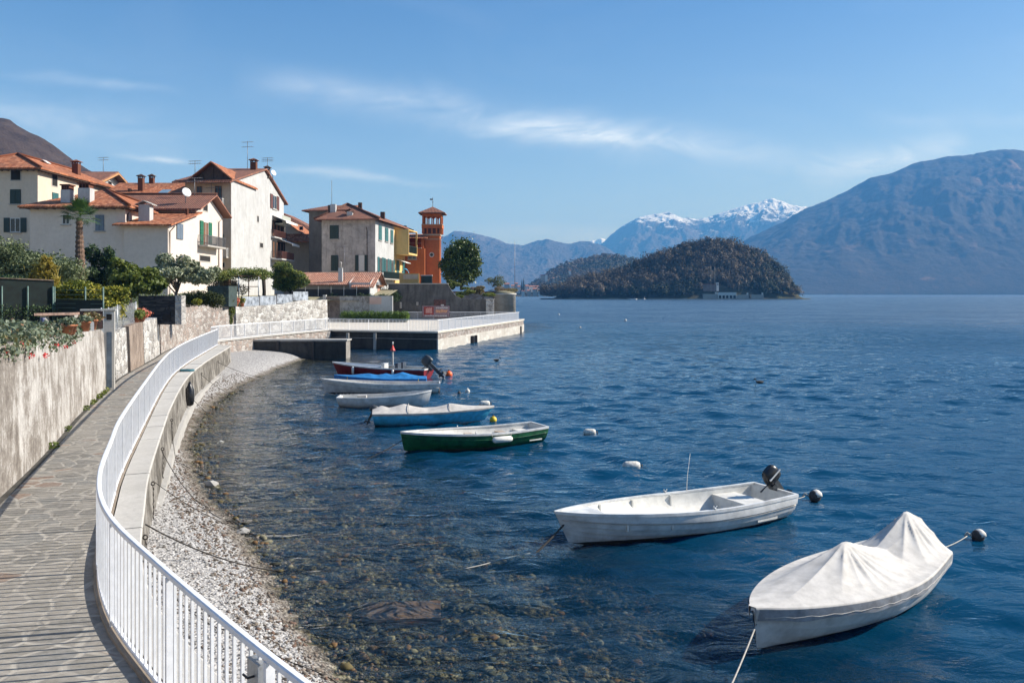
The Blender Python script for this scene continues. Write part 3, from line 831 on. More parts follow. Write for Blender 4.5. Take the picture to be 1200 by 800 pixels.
# ---------------------------------------------------------------- promenade, walls, railings, quay
def spline(pts, n):
    """Catmull-Rom through 2-D or 3-D points, n samples per span"""
    P = [np.array(p, float) for p in pts]
    P = [2 * P[0] - P[1]] + P + [2 * P[-1] - P[-2]]
    o = []
    for i in range(1, len(P) - 2):
        for k in range(n):
            t = k / n
            a, b, c, d = P[i - 1], P[i], P[i + 1], P[i + 2]
            o.append(0.5 * (2 * b + (c - a) * t + (2 * a - 5 * b + 4 * c - d) * t * t + (3 * b - a - 3 * c + d) * t ** 3))
    o.append(P[-2])
    return np.array(o)
def resample(P, step):
    seg = np.linalg.norm(np.diff(P, axis=0), axis=1)
    s = np.concatenate([[0], np.cumsum(seg)])
    t = np.arange(0, s[-1], step)
    return np.stack([np.interp(t, s, P[:, k]) for k in range(P.shape[1])], 1)
def normals2(P):
    d = np.gradient(P, axis=0)
    d = d / np.linalg.norm(d, axis=1)[:, None]
    return d, np.stack([d[:, 1], -d[:, 0]], 1)      # tangent, right-hand side (towards the lake)

ZW = 1.62          # promenade level
RAILP = spline([(2.2, 0.6), (1.2, 2.1), (0.05, 3.65), (-1.24, 5.04), (-3.05, 7.3), (-4.25, 8.95), (-5.2, 10.75), (-6.25, 13.3), (-7.35, 16.1), (-9.75, 22.8), (-12.0, 29.2), (-13.9, 35.0), (-15.5, 40.7), (-17.2, 47.5), (-19.0, 55.0)], 10)
INLP = spline([(-3.5, -8), (-5.0, 0), (-6.6, 8), (-8.6, 14.3), (-10.4, 19.3), (-11.95, 23.3), (-14.1, 29.4), (-16.0, 34.8), (-18.6, 44.0), (-20.4, 50.0), (-22.0, 57.0), (-22.6, 63), (-21.4, 72.0), (-18.3, 85.0)], 8)
FARP = spline([(-19.0, 55.0), (-20.4, 57.8), (-20.9, 60.5), (-20.4, 64.0), (-19.2, 70), (-17.0, 79.3)], 8)

M_PAVE, nt, out = nmat('crazy_paving')
co = objco(nt)
wob = nd(nt, 'TexNoise', {'Vector': co, 'Scale': 1.6, 'Detail': 2.0}).outputs[1]
cw = nd(nt, 'VectorMath', {0: co, 1: nd(nt, 'VectorMath', {0: wob, 'Scale': 0.35}, operation='SCALE').outputs[0]}, operation='ADD').outputs[0]
vc = nd(nt, 'TexVoronoi', {'Vector': cw, 'Scale': 2.5}).outputs['Color']
ed = nd(nt, 'TexVoronoi', {'Vector': cw, 'Scale': 2.5}, feature='DISTANCE_TO_EDGE').outputs[0]
rn = nd(nt, 'SeparateColor', {0: vc}).outputs[0]
c = ramp(nt, rn, [(0, (0.235, 0.222, 0.197)), (0.2, (0.34, 0.312, 0.268)), (0.4, (0.27, 0.262, 0.24)), (0.55, (0.37, 0.34, 0.295)), (0.72, (0.29, 0.268, 0.23)), (0.92, (0.33, 0.22, 0.16))], 'CONSTANT')
nz = noise(nt, nd(nt, 'Mapping', {0: co, 'Rotation': (0, 0, 0.35), 'Scale': (1.0, 5.0, 1.0)}).outputs[0], 3.2, 8, 0.72, 0.6)
c = mixc(nt, mad(nt, nz, 2.2, -0.75), c, (0.13, 0.122, 0.108))
c = mixc(nt, mad(nt, noise(nt, co, 14, 6, 0.7), 2.2, -0.95), c, (0.36, 0.34, 0.31))
em = mad(nt, ed, 16.0, -0.45)
c = mixc(nt, em, mixc(nt, mad(nt, noise(nt, co, 2.2, 5, 0.7), 3, -1.2), (0.42, 0.39, 0.34), (0.21, 0.192, 0.168)), c)
st = mad(nt, noise(nt, co, 0.45, 5, 0.6, 0.5), 4, -2.3)
c = mixc(nt, mth(nt, 'MULTIPLY', st, 0.75), c, (0.12, 0.105, 0.088))
c = mixc(nt, mad(nt, noise(nt, co, 2.3, 8, 0.75, 0.4), 3.4, -2.0), c, (0.19, 0.15, 0.115))
bsdf(nt, out, c, 0.85, bump(nt, mth(nt, 'ADD', mth(nt, 'MULTIPLY', em, .45), mth(nt, 'MULTIPLY', nz, 1.4)), 0.6, 0.025), **{'Specular IOR Level': 0.25})
M_CONC = plaster('old_concrete', (0.44, 0.425, 0.40), (0.36, 0.345, 0.32), (0.17, 0.155, 0.135), 0.8, 0.5, 0.25, 0.3, 9)
M_CONCD = plaster('stained_concrete', (0.36, 0.34, 0.315), (0.24, 0.225, 0.205), (0.09, 0.08, 0.07), 0.7, 0.75, 0.75, 0.5, 7)
M_BLKW = plaster('stain_shade_stone', (0.085, 0.08, 0.073), (0.05, 0.048, 0.045), (0.025, 0.024, 0.023), 0.7, 0.8, 0.8, 0.8, 4)  # stain and shade together in one dark colour
M_QPAVE = plaster('pale_quay_paving', (0.66, 0.60, 0.51), (0.58, 0.53, 0.45), (0.40, 0.36, 0.30), 0.5, 0.4, 0.0, 0.2, 8)
M_COPING = plaster('coping_stone', (0.52, 0.50, 0.465), (0.45, 0.43, 0.395), (0.25, 0.23, 0.20), 0.5, 0.35, 0.1, 0.25, 12)
M_KERB = plaster('earthy_kerb', (0.27, 0.22, 0.17), (0.36, 0.31, 0.26), (0.12, 0.09, 0.06), 1.2, 0.7, 0.3, 0.5, 9)
M_SEA = weathered('sea_wall_render', (0.04, 0.036, 0.03), (0.14, 0.128, 0.112), (0.33, 0.31, 0.28), 1.4)
M_WALL = weathered('weathered_render', (0.115, 0.098, 0.085), (0.25, 0.225, 0.20), (0.53, 0.51, 0.485))
M_WALLB = weathered('brown_render', (0.11, 0.085, 0.068), (0.215, 0.17, 0.14), (0.33, 0.27, 0.225))
M_STONEW = stonework('pale_rubble', [(0.36, 0.345, 0.33), (0.52, 0.51, 0.48), (0.27, 0.25, 0.23), (0.60, 0.585, 0.56), (0.43, 0.40, 0.37)], (0.62, 0.605, 0.575), 1.9, 1.7, 1.0, (0.17, 0.155, 0.135), 0.75, 0.10)
M_STONEG = stonework('pink_grey_rubble', [(0.34, 0.29, 0.26), (0.44, 0.40, 0.37), (0.26, 0.22, 0.20), (0.50, 0.47, 0.44), (0.37, 0.29, 0.25)], (0.54, 0.51, 0.47), 2.4, 1.6, 1.0, (0.16, 0.14, 0.12), 0.6, 0.07)
M_WPAINT = plain('white_railing_paint', (0.80, 0.81, 0.83), 0.4, 0.05, 9)
M_STEEL = plain('galvanised_steel', (0.42, 0.44, 0.46), 0.45, 0.12, 14, 0.6)
M_DKIRON = plain('rusty_dark_iron', (0.055, 0.045, 0.04), 0.75, 0.3, 30)
M_SOIL = plaster('garden_soil', (0.12, 0.09, 0.06), (0.08, 0.085, 0.04), (0.05, 0.05, 0.03), 0.7, 0.6, 0.0, 0.6, 5)
M_GRASSY = plaster('dry_winter_ground', (0.36, 0.31, 0.22), (0.28, 0.26, 0.16), (0.16, 0.14, 0.08), 0.4, 0.6, 0.0, 0.6, 6)

rp = resample(RAILP, 0.5); rt, rnm = normals2(rp)
fp = resample(FARP, 0.5); ft, fnm = normals2(fp)
ip = resample(INLP, 0.5); it_, inm = normals2(ip)

# the paved promenade between the inland wall and the railing (one sheet)
def strip(A, B, zA, zB):
    n = max(len(A), len(B))
    sA = np.linspace(0, len(A) - 1, n); sB = np.linspace(0, len(B) - 1, n)
    return [[(np.interp(t, range(len(A)), A[:, 0]), np.interp(t, range(len(A)), A[:, 1]), zA), (np.interp(u, range(len(B)), B[:, 0]), np.interp(u, range(len(B)), B[:, 1]), zB)] for t, u in zip(sA, sB)]
allrail = np.concatenate([rp + rnm * -0.05, fp[1:] + fnm[1:] * -0.05])
front0 = np.concatenate([[(5.0, -8.0), (3.4, -2.5)], allrail])
w = MB()
# rows by matching depth
ys = np.concatenate([np.arange(-8, 54, 0.5), np.arange(54, 79.5, 0.5)])
oA = np.argsort(ip[:, 1]); oB = np.argsort(front0[:, 1])
P = []
for y in ys:
    xa = np.interp(y, ip[oA, 1], ip[oA, 0]) - 0.1; xb = np.interp(y, front0[oB, 1], front0[oB, 0])
    P.append([(xa + (xb - xa) * k / 4, y, ZW) for k in range(5)])
w.grid(P)
o = w.build('footpath', M_PAVE, loc=(0, 0, 0)); tag(o, kind='structure')

# sea wall under the railing: rubble body, coping slabs, earthy kerb, footing ledge
sea = thing('sea_wall', 'curved stained concrete sea wall above the pebble beach with pale coping slabs', 'sea wall', (-6, 13, 0.3))
def off_of(P):
    return 0.46 + 0.40 * np.clip((P[:, 1] - 24) / 28, 0, 1)
def sweep(P, N, prof, ends=True):
    """prof: function i -> list of (offset, z)"""
    g = [[(P[i][0] + N[i][0] * q[0], P[i][1] + N[i][1] * q[0], q[1]) for q in prof(i)] for i in range(len(P))]
    mb = MB()
    nc = len(g[0])
    mb.grid(g, smooth=False, closed_u=True)
    mb.f.append(tuple(range(nc - 1, -1, -1))); mb.uv.append(None); mb.sm.append(False)
    e = (len(g) - 1) * nc
    mb.f.append(tuple(e + k for k in range(nc))); mb.uv.append(None); mb.sm.append(False)
    return mb
ro = off_of(rp)
jag = 0.05 * (fbm(rp[:, 1] * 1.3, rp[:, 0], 3) - 0.5)
sweep(rp, rnm, lambda i: [(-0.10, -0.4), (-0.10, 1.60), (ro[i] - 0.05 + jag[i], 1.60), (ro[i] - 0.02 + jag[i] * 1.5, 0.9), (ro[i] + 0.06 - jag[i], 0.2), (ro[i] + 0.10, -0.4)]).build('wall_body', M_SEA, sea)
sweep(rp, rnm, lambda i: [(ro[i] - 0.1, -0.2), (ro[i] - 0.1, 0.50 + jag[i] * 2), (ro[i] + 0.15 + jag[i] * 2, 0.46 + jag[i] * 2), (ro[i] + 0.19 + jag[i] * 2, -0.2)]).build('footing', M_CONC, sea)
sweep(rp, rnm, lambda i: [(-0.07 + jag[i] * 0.6, 1.40), (-0.06 + jag[i] * 0.6, 1.657 + jag[i] * 0.2), (0.055 + jag[i] * 0.5, 1.657), (0.055, 1.40)]).build('kerb', M_KERB, sea)
# coping in slabs about 1.5 m long with open joints
k0 = 0
while k0 < len(rp) - 2:
    k1 = min(k0 + 4, len(rp) - 1)
    sub = resample(rp[k0:k1 + 1], 0.25)
    st_, sn = normals2(rp[k0:k1 + 1])
    dz = random.uniform(-0.008, 0.008)
    seg = np.array(rp[k0:k1 + 1]); seg[0] += st_[0] * 0.012; seg[-1] -= st_[-1] * 0.012
    oo = ro[k0:k1 + 1]
    sweep(seg, sn, lambda i: [(0.075, 1.603), (0.075, 1.66 + dz), (oo[i] + 0.01, 1.665 + dz), (oo[i] + 0.03, 1.65 + dz), (oo[i] + 0.03, 1.603)]).build('coping_slab', M_COPING, sea)
    k0 = k1

# far arm of the sea wall to the quay
far = thing('sea_wall', 'straight far sea wall of rubble between the pebble beach and the quay', 'sea wall', (-20, 66, 0.2))
sweep(fp, fnm, lambda i: [(-0.4, -0.6), (-0.4, 1.60), (0.22, 1.60), (0.30, 0.6), (0.36, -0.6)]).build('wall_body', M_STONEG, far)
sweep(fp, fnm, lambda i: [(-0.04, 1.603), (-0.04, 1.67), (0.32, 1.67), (0.32, 1.603)]).build('coping', M_COPING, far)

# ---- railings
def make_railing(P, label, z0=1.735, h=1.0, near=100, post=2.0, bar=0.145, lockat=None, group=None, bw=0.011, lz=1.735):
    Q = resample(P, bar)
    t, n = normals2(Q)
    root = thing('railing', label, 'railing', (Q[0][0], Q[0][1], z0), group)
    def rail(zc, hw, hh, name):
        T, N = normals2(Q)
        sweep(Q, N, lambda i: [(-hw, zc - hh), (-hw, zc + hh * .6), (-hw * .6, zc + hh), (hw * .6, zc + hh), (hw, zc + hh * .6), (hw, zc - hh)]).build(name, M_WPAINT, root)
    rail(z0 + h - 0.02, 0.027, 0.022, 'top_rail')
    rail(z0 + 0.045, 0.022, 0.016, 'bottom_rail')
    ev = int(round(post / bar))
    bars = [i for i in range(1, len(Q) - 1) if i % ev]
    dist = np.linalg.norm(Q, axis=1)
    vis = [i for i in bars if Q[i][1] > 4.2]
    vis.sort(key=lambda i: dist[i])
    first = set(vis[:near])
    rest = MB()
    for i in bars:
        c = (Q[i][0], Q[i][1], z0 + 0.05 + (h - 0.09) / 2)
        u = Vector((t[i][0], t[i][1], 0)) * bw; v = Vector((n[i][0], n[i][1], 0)) * bw
        if i in first:
            MB().obox(c, u, v, (0, 0, (h - 0.09) / 2)).build('bar', M_WPAINT, root)
        else:
            rest.obox(c, u, v, (0, 0, (h - 0.09) / 2))
    if rest.v:
        rest.build('bars', M_WPAINT, root, kind='stuff')
    for i in range(0, len(Q), ev):
        c = (Q[i][0], Q[i][1], z0 + (h - 0.05) / 2 - 0.03)
        u = Vector((t[i][0], t[i][1], 0)) * 0.02; v = Vector((n[i][0], n[i][1], 0)) * 0.03
        MB().obox(c, u, v, (0, 0, (h - 0.05) / 2 + 0.03)).build('post', M_WPAINT, root)
    if lockat is not None:
        i = int(np.argmin(np.abs(Q[:, 1] - lockat)))
        u = Vector((t[i][0], t[i][1], 0)); v = Vector((n[i][0], n[i][1], 0))
        c = Vector((Q[i][0], Q[i][1], z0 + h - 0.17)) - v * 0.02
        MB().obox(c, u * 0.085, v * 0.03, (0, 0, 0.085)).build('lock_box', M_STEEL, root)
        c2 = Vector((Q[i][0], Q[i][1], z0 + (h - 0.24) / 2)) - u * 0.06
        MB().obox(c2, u * 0.03, v * 0.02, (0, 0, (h - 0.24) / 2)).build('gate_post', M_STEEL, root)
        MB().tube([c - v * 0.03 - u * 0.03, c - v * 0.075 - u * 0.03, c - v * 0.075 + u * 0.04], 0.008, 6).build('latch', M_DKIRON, root)
    return root
make_railing(RAILP, 'long curving white bar railing along the paved promenade above the beach', lockat=5.55, z0=1.66, h=1.07)
make_railing(FARP, 'white bar railing on the far sea wall in front of the pale stone wall', z0=1.67, h=1.05, near=0, bw=0.012)

# ---- inland retaining wall in stretches of different finish
inl = thing('retaining_wall', 'tall weathered garden wall with streaked brown render beside the promenade', 'garden wall', (-12, 22, ZW))
def wall_top(y):
    return float(np.interp(y, [-10, 8, 14.3, 19, 26, 29, 31, 34, 38, 44, 47, 50, 52, 57, 66, 69, 76, 80, 90], [4.30, 4.28, 4.15, 4.0, 3.84, 3.78, 3.42, 3.5, 3.62, 3.67, 3.68, 4.2, 4.38, 4.32, 4.12, 3.92, 4.05, 4.38, 4.42]))
def wall_seg(y0, y1, mat, name, root, out_=0.0, top=None, th=0.5):
    k = [i for i in range(len(ip)) if y0 <= ip[i][1] <= y1]
    if k[0] > 0 : k = k
    if k[-1] + 1 < len(ip): k = k + [k[-1] + 1]
    P = ip[k]; N = inm[k]
    jj = 0.05 * (fbm(P[:, 1] * 0.9, P[:, 0] + 3, 4) - 0.5)
    return sweep(P, N, lambda i: [(-th, ZW - 1.5), (-th, (top or wall_top(P[i][1])) + jj[i]), (-0.02 + out_, (top or wall_top(P[i][1])) + jj[i]), (0.03 + out_ + jj[i] * .6, ZW + 1.1), (0.06 + out_, ZW - 0.05), (0.06 + out_, ZW - 1.5)]).build(name, mat, root)
wall_seg(-8, 32.4, M_WALL, 'rendered_wall', inl)
wall_seg(32.9, 36.4, M_STONEW, 'stone_wall', inl, 0.01)
wall_seg(36.9, 40.4, M_WALLB, 'brown_wall', inl, 0.05)
wall_seg(40.9, 47.4, M_STONEW, 'stone_wall', inl, 0.0)
stw = thing('retaining_wall', 'pale rubble stone wall at the bend behind the far white railing', 'stone wall', (-21.5, 62, ZW))
wall_seg(47.9, 67.4, M_STONEG, 'stone_wall', stw, 0.02)
wall_seg(67.9, 84.5, M_STONEW, 'stone_wall', stw, 0.0)
# narrow dark strip with weeds at the wall's foot
foot_strip = sweep(ip, inm, lambda i: [(0.0, ZW - 0.02), (0.0, ZW + 0.006), (0.17, ZW + 0.006), (0.17, ZW - 0.02)])
o = foot_strip.build('wall_foot_strip', plain('dark_foot_strip', (0.06, 0.055, 0.045), 0.9, 0.3, 4), None, loc=(0, 0, 0)); tag(o, kind='structure')

# ground of the gardens behind the walls, one sheet to the hills
ys = np.concatenate([np.arange(-8, 86, 1.0)])
P = []
for y in ys:
    xa = np.interp(y, ip[oA, 1], ip[oA, 0]) - 0.3
    zt = wall_top(y) - 0.16
    P.append([(xa, y, zt), (xa - 3, y, zt), (xa - 8, y, max(zt, 4.0)), (xa - 30, y, 4.3), (-160, y, 5.0), (-700, y, 9.0)])
y = 86.0
xl = P[-1][0][0]
for y in (101, 102.3, 113.6, 140, 180, 260, 420):
    xr = {101: -24.0, 102.3: -15.6, 113.6: -15, 140: -9, 180: -22, 260: -60, 420: -80}[y]
    P.append([(xr, y, 4.2 if y < 113 else 5.6), (xr - 3, y, 4.2 if y < 113 else 5.6), (xr - 8, y, 4.6), (xr - 30, y, 5.0), (-190, y, 6.0), (-700, y, 9.0)])
g = MB(); g.grid(P)
o = g.build('garden_ground', M_GRASSY, loc=(0, 0, 0)); tag(o, kind='structure')  # mostly hidden, made pale so sunlit bounce fills shaded house walls

# ---- mole: low concrete breakwater across the far end of the beach
mole = thing('breakwater', 'low dark concrete breakwater jutting from the beach into the harbour', 'breakwater', (-15.8, 66.3, 0))
MB().prism([(-21, 65.6), (-12.75, 65.6), (-12.70, 67.0), (-21, 67.0)], -1.2, 1.36).build('body', M_CONCD, mole)
MB().box(-21, -12.78, 65.57, 65.597, -1.2, 1.30).build('stain_shade_face', M_BLKW, mole)  # near face darkened for its stain and, in colour, its shade
MB().prism([(-21.0, 65.5), (-12.66, 65.5), (-12.60, 67.1), (-21, 67.1)], 1.363, 1.47).build('cap', M_CONC, mole)
for xx in (-18.0, -15.3):
    MB().box(xx - 0.09, xx + 0.09, 65.46, 65.597, -0.3, 1.36).build('buttress', M_DKIRON, mole)

# ---- quay platform
QA = Vector((-6.55, 75.6)); QB = Vector((1.05, 108.0)); QL = Vector((-17.1, 79.4)); QD = Vector((-18.5, 112.0))
quay = thing('quay', 'broad stone quay platform with pale sunlit side wall standing in the lake', 'quay', (-8, 92, 0))
poly = [(QL.x, QL.y), (QA.x, QA.y), (QB.x, QB.y), (1.6, 113.4), (-27.0, 113.4), (-19.5, 85.3)]
M_QUAYS = stonework('pale_quay_blocks', [(0.56, 0.53, 0.48), (0.62, 0.60, 0.55), (0.50, 0.46, 0.41)], (0.48, 0.45, 0.40), 0.9, 2.2, 0.5, (0.30, 0.27, 0.22), 0.6, 0.05)
MB().prism(poly, -3.0, 0.95).build('lower_wall', M_QUAYS, quay)
cen = Vector((-8, 95))
ins = lambda p, k: (p[0] + (cen.x - p[0]) * k, p[1] + (cen.y - p[1]) * k)
MB().prism([ins(p, 0.008) for p in poly], 0.952, 1.50).build('upper_wall', M_STONEG, quay)
MB().prism([ins(p, -0.006) for p in poly], 1.503, 1.64).build('paving', M_QPAVE, quay)
fq = (QA - QL).normalized(); fqn = Vector((fq.y, -fq.x))
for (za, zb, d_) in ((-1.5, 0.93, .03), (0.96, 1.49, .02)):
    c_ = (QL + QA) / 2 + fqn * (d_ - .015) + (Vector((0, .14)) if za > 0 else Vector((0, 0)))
    MB().obox((c_.x, c_.y, (za + zb) / 2), Vector((fq.x, fq.y, 0)) * ((QA - QL).length / 2 - .12), Vector((fqn.x, fqn.y, 0)) * .015, (0, 0, (zb - za) / 2)).build('stain_shade_face', M_BLKW, quay)  # dark facing holds the quay front's stain plus painted shade
for px in (410.0, 441.5):
    q = at(px, 410, 78.0)
    MB().box(q.x - 0.12, q.x + 0.12, q.y - 1.2, q.y - 0.95, -1.2, 1.45).build('pile', M_CONC, quay)
for s in (0.32, 0.36):
    q = QA.lerp(QB, s)
    MB().box(q.x - 0.02, q.x + 0.28, q.y - 0.2, q.y + 0.2, -0.6, 0.75).build('fender_post', M_DKIRON, quay)
MB().tube([(1.12, 108.0, -0.8), (1.12, 108.0, 0.9)], 0.13, 8).build('fender_post', M_DKIRON, quay)
def poly_path(pts):
    return resample(np.array([(p[0], p[1]) for p in pts], float), 0.25)
make_railing(poly_path([ins((QL.x, QL.y), 0.012), ins((QA.x, QA.y), 0.012), ins((QB.x, QB.y), 0.012)]), 'pale bar railing around the open edge of the quay', z0=1.64, h=1.05, near=0, bw=0.012)
make_railing(poly_path([(-14.2, 110.2), (-1.5, 110.6), (0.3, 109.4)]), 'low white railing at the back of the quay carrying the red banner', z0=1.64, h=1.0, near=0, bw=0.012)
# ---------------------------------------------------------------- boats, moorings, buoys
M_HULLW = plain('white_hull_gelcoat', (0.62, 0.62, 0.605), 0.4, 0.13, 3.2)
M_HULLI = plain('white_hull_inside', (0.64, 0.625, 0.58), 0.55, 0.08, 6)
M_HULLG = plain('dark_green_hull', (0.008, 0.085, 0.030), 0.35, 0.25, 5)
M_HULLB = plain('pale_blue_hull', (0.07, 0.44, 0.66), 0.4, 0.15, 5)
M_HULLR = plain('deep_red_hull', (0.20, 0.016, 0.022), 0.4, 0.15, 5)
M_HULLY = plain('yellow_hull', (0.55, 0.38, 0.05), 0.45, 0.15, 5)
M_CANV = plain('off_white_canvas', (0.54, 0.515, 0.48), 0.85, 0.10, 5, bmp=0.15)
M_CANVG = plain('grey_canvas', (0.50, 0.47, 0.43), 0.85, 0.10, 5, bmp=0.15)
M_CANVB = plain('blue_tarpaulin', (0.022, 0.17, 0.42), 0.45, 0.18, 4, bmp=0.1)
M_BLACK = plain('black_motor_cowl', (0.012, 0.012, 0.014), 0.3, 0.2, 8)
M_MOTG = plain('grey_motor_leg', (0.05, 0.055, 0.06), 0.4, 0.2, 8)
M_NAVY = plain('navy_cushion', (0.035, 0.05, 0.075), 0.6, 0.2, 8)
M_DECKG = plain('blue_grey_deck', (0.16, 0.20, 0.26), 0.6, 0.12, 6)
M_WOOD = plain('varnished_wood', (0.28, 0.17, 0.09), 0.5, 0.25, 12)
M_TAN = plain('sun_bleached_thwart', (0.40, 0.33, 0.27), 0.7, 0.15, 8)
M_ROPE = plain('pale_mooring_rope', (0.45, 0.42, 0.37), 0.9, 0.2, 40)
M_ROPED = plain('dark_wet_rope', (0.035, 0.03, 0.025), 0.85, 0.3, 40)
M_ALGAE = plain('waterline_growth', (0.06, 0.06, 0.05), 0.8, 0.35, 10)
M_RED = plain('red_paint', (0.45, 0.03, 0.025), 0.45, 0.12, 8)
M_ORANGE = plain('orange_buoy', (0.85, 0.13, 0.02), 0.4, 0.1, 8)
M_YELLOW = plain('yellow_buoy', (0.72, 0.50, 0.03), 0.45, 0.12, 8)
M_BUOYW = plain('weathered_white_buoy', (0.62, 0.59, 0.53), 0.6, 0.25, 12)
M_FEND = plain('white_fender_vinyl', (0.75, 0.72, 0.66), 0.4, 0.06, 8)

class Hull:
    """local frame: x from stern (0) to bow (L), y to port, z up from the waterline"""
    def __init__(self, L, B, fb=0.48, bow=0.22, stern=0.04, tr=0.72, draft=0.16, rake=0.10, full=2.2, vee=0.25, strakes=0, th=0.012, lean=0.10):
        self.__dict__.update(locals())
    def hb(self, t):
        if t < 0.42: f = self.tr + (1 - self.tr) * math.sin(PI / 2 * t / 0.42)
        else:
            u = (t - 0.42) / 0.58
            f = max(0.0, 1 - u ** self.full) ** 0.85
        return self.B / 2 * f
    def zs(self, t):
        return self.fb + self.bow * max(0, (t - 0.25) / 0.75) ** 2 + self.stern * max(0, (0.4 - t) / 0.4) ** 2
    def zk(self, t):
        return -self.draft + 0.22 * max(0, (t - 0.72) / 0.28) ** 2.2 + 0.10 * max(0, (0.25 - t) / 0.25) ** 2
    def pt(self, t, s, side, off=0.0):
        b = self.hb(t) + (0.012 if t > 0.99 else 0)
        k, z1 = self.zk(t), self.zs(t)
        a = s * PI / 2
        yr = math.sin(a) ** 0.75; zr = 1 - math.cos(a) ** 0.9
        w = min(1, max(0, (t - 0.45) / 0.5)) * 0.75 + self.vee * 0.2
        yv, zv = s ** 0.8, s
        y = b * (yr * (1 - w) + yv * w); zq = zr * (1 - w) + zv * w
        z = k + (z1 - k) * zq
        x = t * self.L + self.rake * ((z - k) / 0.6) * max(0, (t - 0.5) / 0.5) ** 2 - (self.lean * (z1 - z) if False else 0) - self.lean * (zq) * max(0, (0.15 - t) / 0.15)
        return (x, side * (y + off), z)
    def shell(self, mb, inner=None, n=30):
        ts = [i / n for i in range(n + 1)]
        if self.strakes:
            ns = self.strakes
            for side in (-1, 1):
                for k in range(ns):
                    g = []
                    for t in ts:
                        fade = 1 - max(0, (t - 0.9) / 0.1)
                        row = []
                        for q in range(4):
                            s = (k + q / 3) / ns
                            row.append(self.pt(t, s, side, self.th * fade * (1 - q / 3)))
                        g.append(row)
                    if side > 0: g = [r[::-1] for r in g]
                    mb.grid(g)
        else:
            for side in (-1, 1):
                g = [[self.pt(t, q / 12, side) for q in range(13)] for t in ts]
                if side > 0: g = [r[::-1] for r in g]
                mb.grid(g)
        # transom
        e = [self.pt(0, q / 12, -1) for q in range(12, -1, -1)] + [self.pt(0, q / 12, 1) for q in range(1, 13)]
        mb.add(e, [tuple(range(len(e)))])
        return mb
    def inside(self, mb, zf=0.10, th=0.035, n=30, t0=0.02, t1=0.985):
        """inner skin from the gunwale down to a flat floor"""
        ts = [t0 + (t1 - t0) * i / n for i in range(n + 1)]
        G = {}
        for side in (-1, 1):
            g = []
            for t in ts:
                row = []
                k, z1 = self.zk(t), self.zs(t)
                for q in range(7):
                    z = max(zf, 0) + (z1 + 0.004 - zf) * q / 6
                    # find s for the height by bisection
                    lo, hi = 0.0, 1.0
                    for _ in range(18):
                        md = (lo + hi) / 2
                        if self.pt(t, md, 1)[2] < z: lo = md
                        else: hi = md
                    p = self.pt(t, hi, 1)
                    y = max(0.003, p[1] - th)
                    row.append((min(p[0], t * self.L + 0.2), side * y, z))
                g.append(row)
            G[side] = g
            mb.grid(g if side > 0 else [r[::-1] for r in g])
        fl = [[G[-1][i][0], (G[-1][i][0][0], 0, zf), G[1][i][0]] for i in range(len(ts))]
        mb.grid(fl, smooth=False)
        a, b = G[-1][0], G[1][0]
        mb.add(a + b[::-1], [tuple(range(2 * len(a)))])
        self.G = G
        return mb
    def gunwale(self, mb, w=0.06, h=0.035, n=34, out_=0.018):
        ts = [i / n for i in range(n + 1)]
        for side in (-1, 1):
            g = []
            for t in ts:
                x, y, z = self.pt(t, 1, 1)
                yo, yi = y + out_, max(0.0, y - w + out_)
                g.append([(x, side * yi, z - h * .3), (x, side * yi, z + h), (x, side * yo, z + h), (x, side * yo, z - h)])
            mb.grid(g if side < 0 else [r[::-1] for r in g], smooth=False, closed_u=True)
            q = g[-1]
            mb.add(q, [(0, 1, 2, 3)])
        x, y, z = self.pt(0, 1, 1)
        mb.obox((x + 0.012, 0, z - 0.002), (0.03, 0, 0), (0, y - 0.03, 0), (0, 0, h))
        return mb
    def thwart(self, t, wid=0.24, z=None, th=0.03, frac=0.97):
        zt = z if z is not None else self.zs(t) - 0.16
        mb = MB()
        g = []
        for tt in (t - wid / 2 / self.L, t + wid / 2 / self.L):
            lo, hi = 0.0, 1.0
            for _ in range(18):
                md = (lo + hi) / 2
                if self.pt(tt, md, 1)[2] < zt: lo = md
                else: hi = md
            y = (self.pt(tt, hi, 1)[1] - 0.035) * frac
            g.append((tt * self.L, y))
        (x0, y0), (x1, y1) = g
        mb.prism([(x0, -y0), (x1, -y1), (x1, y1), (x0, y0)], zt - th, zt)
        return mb

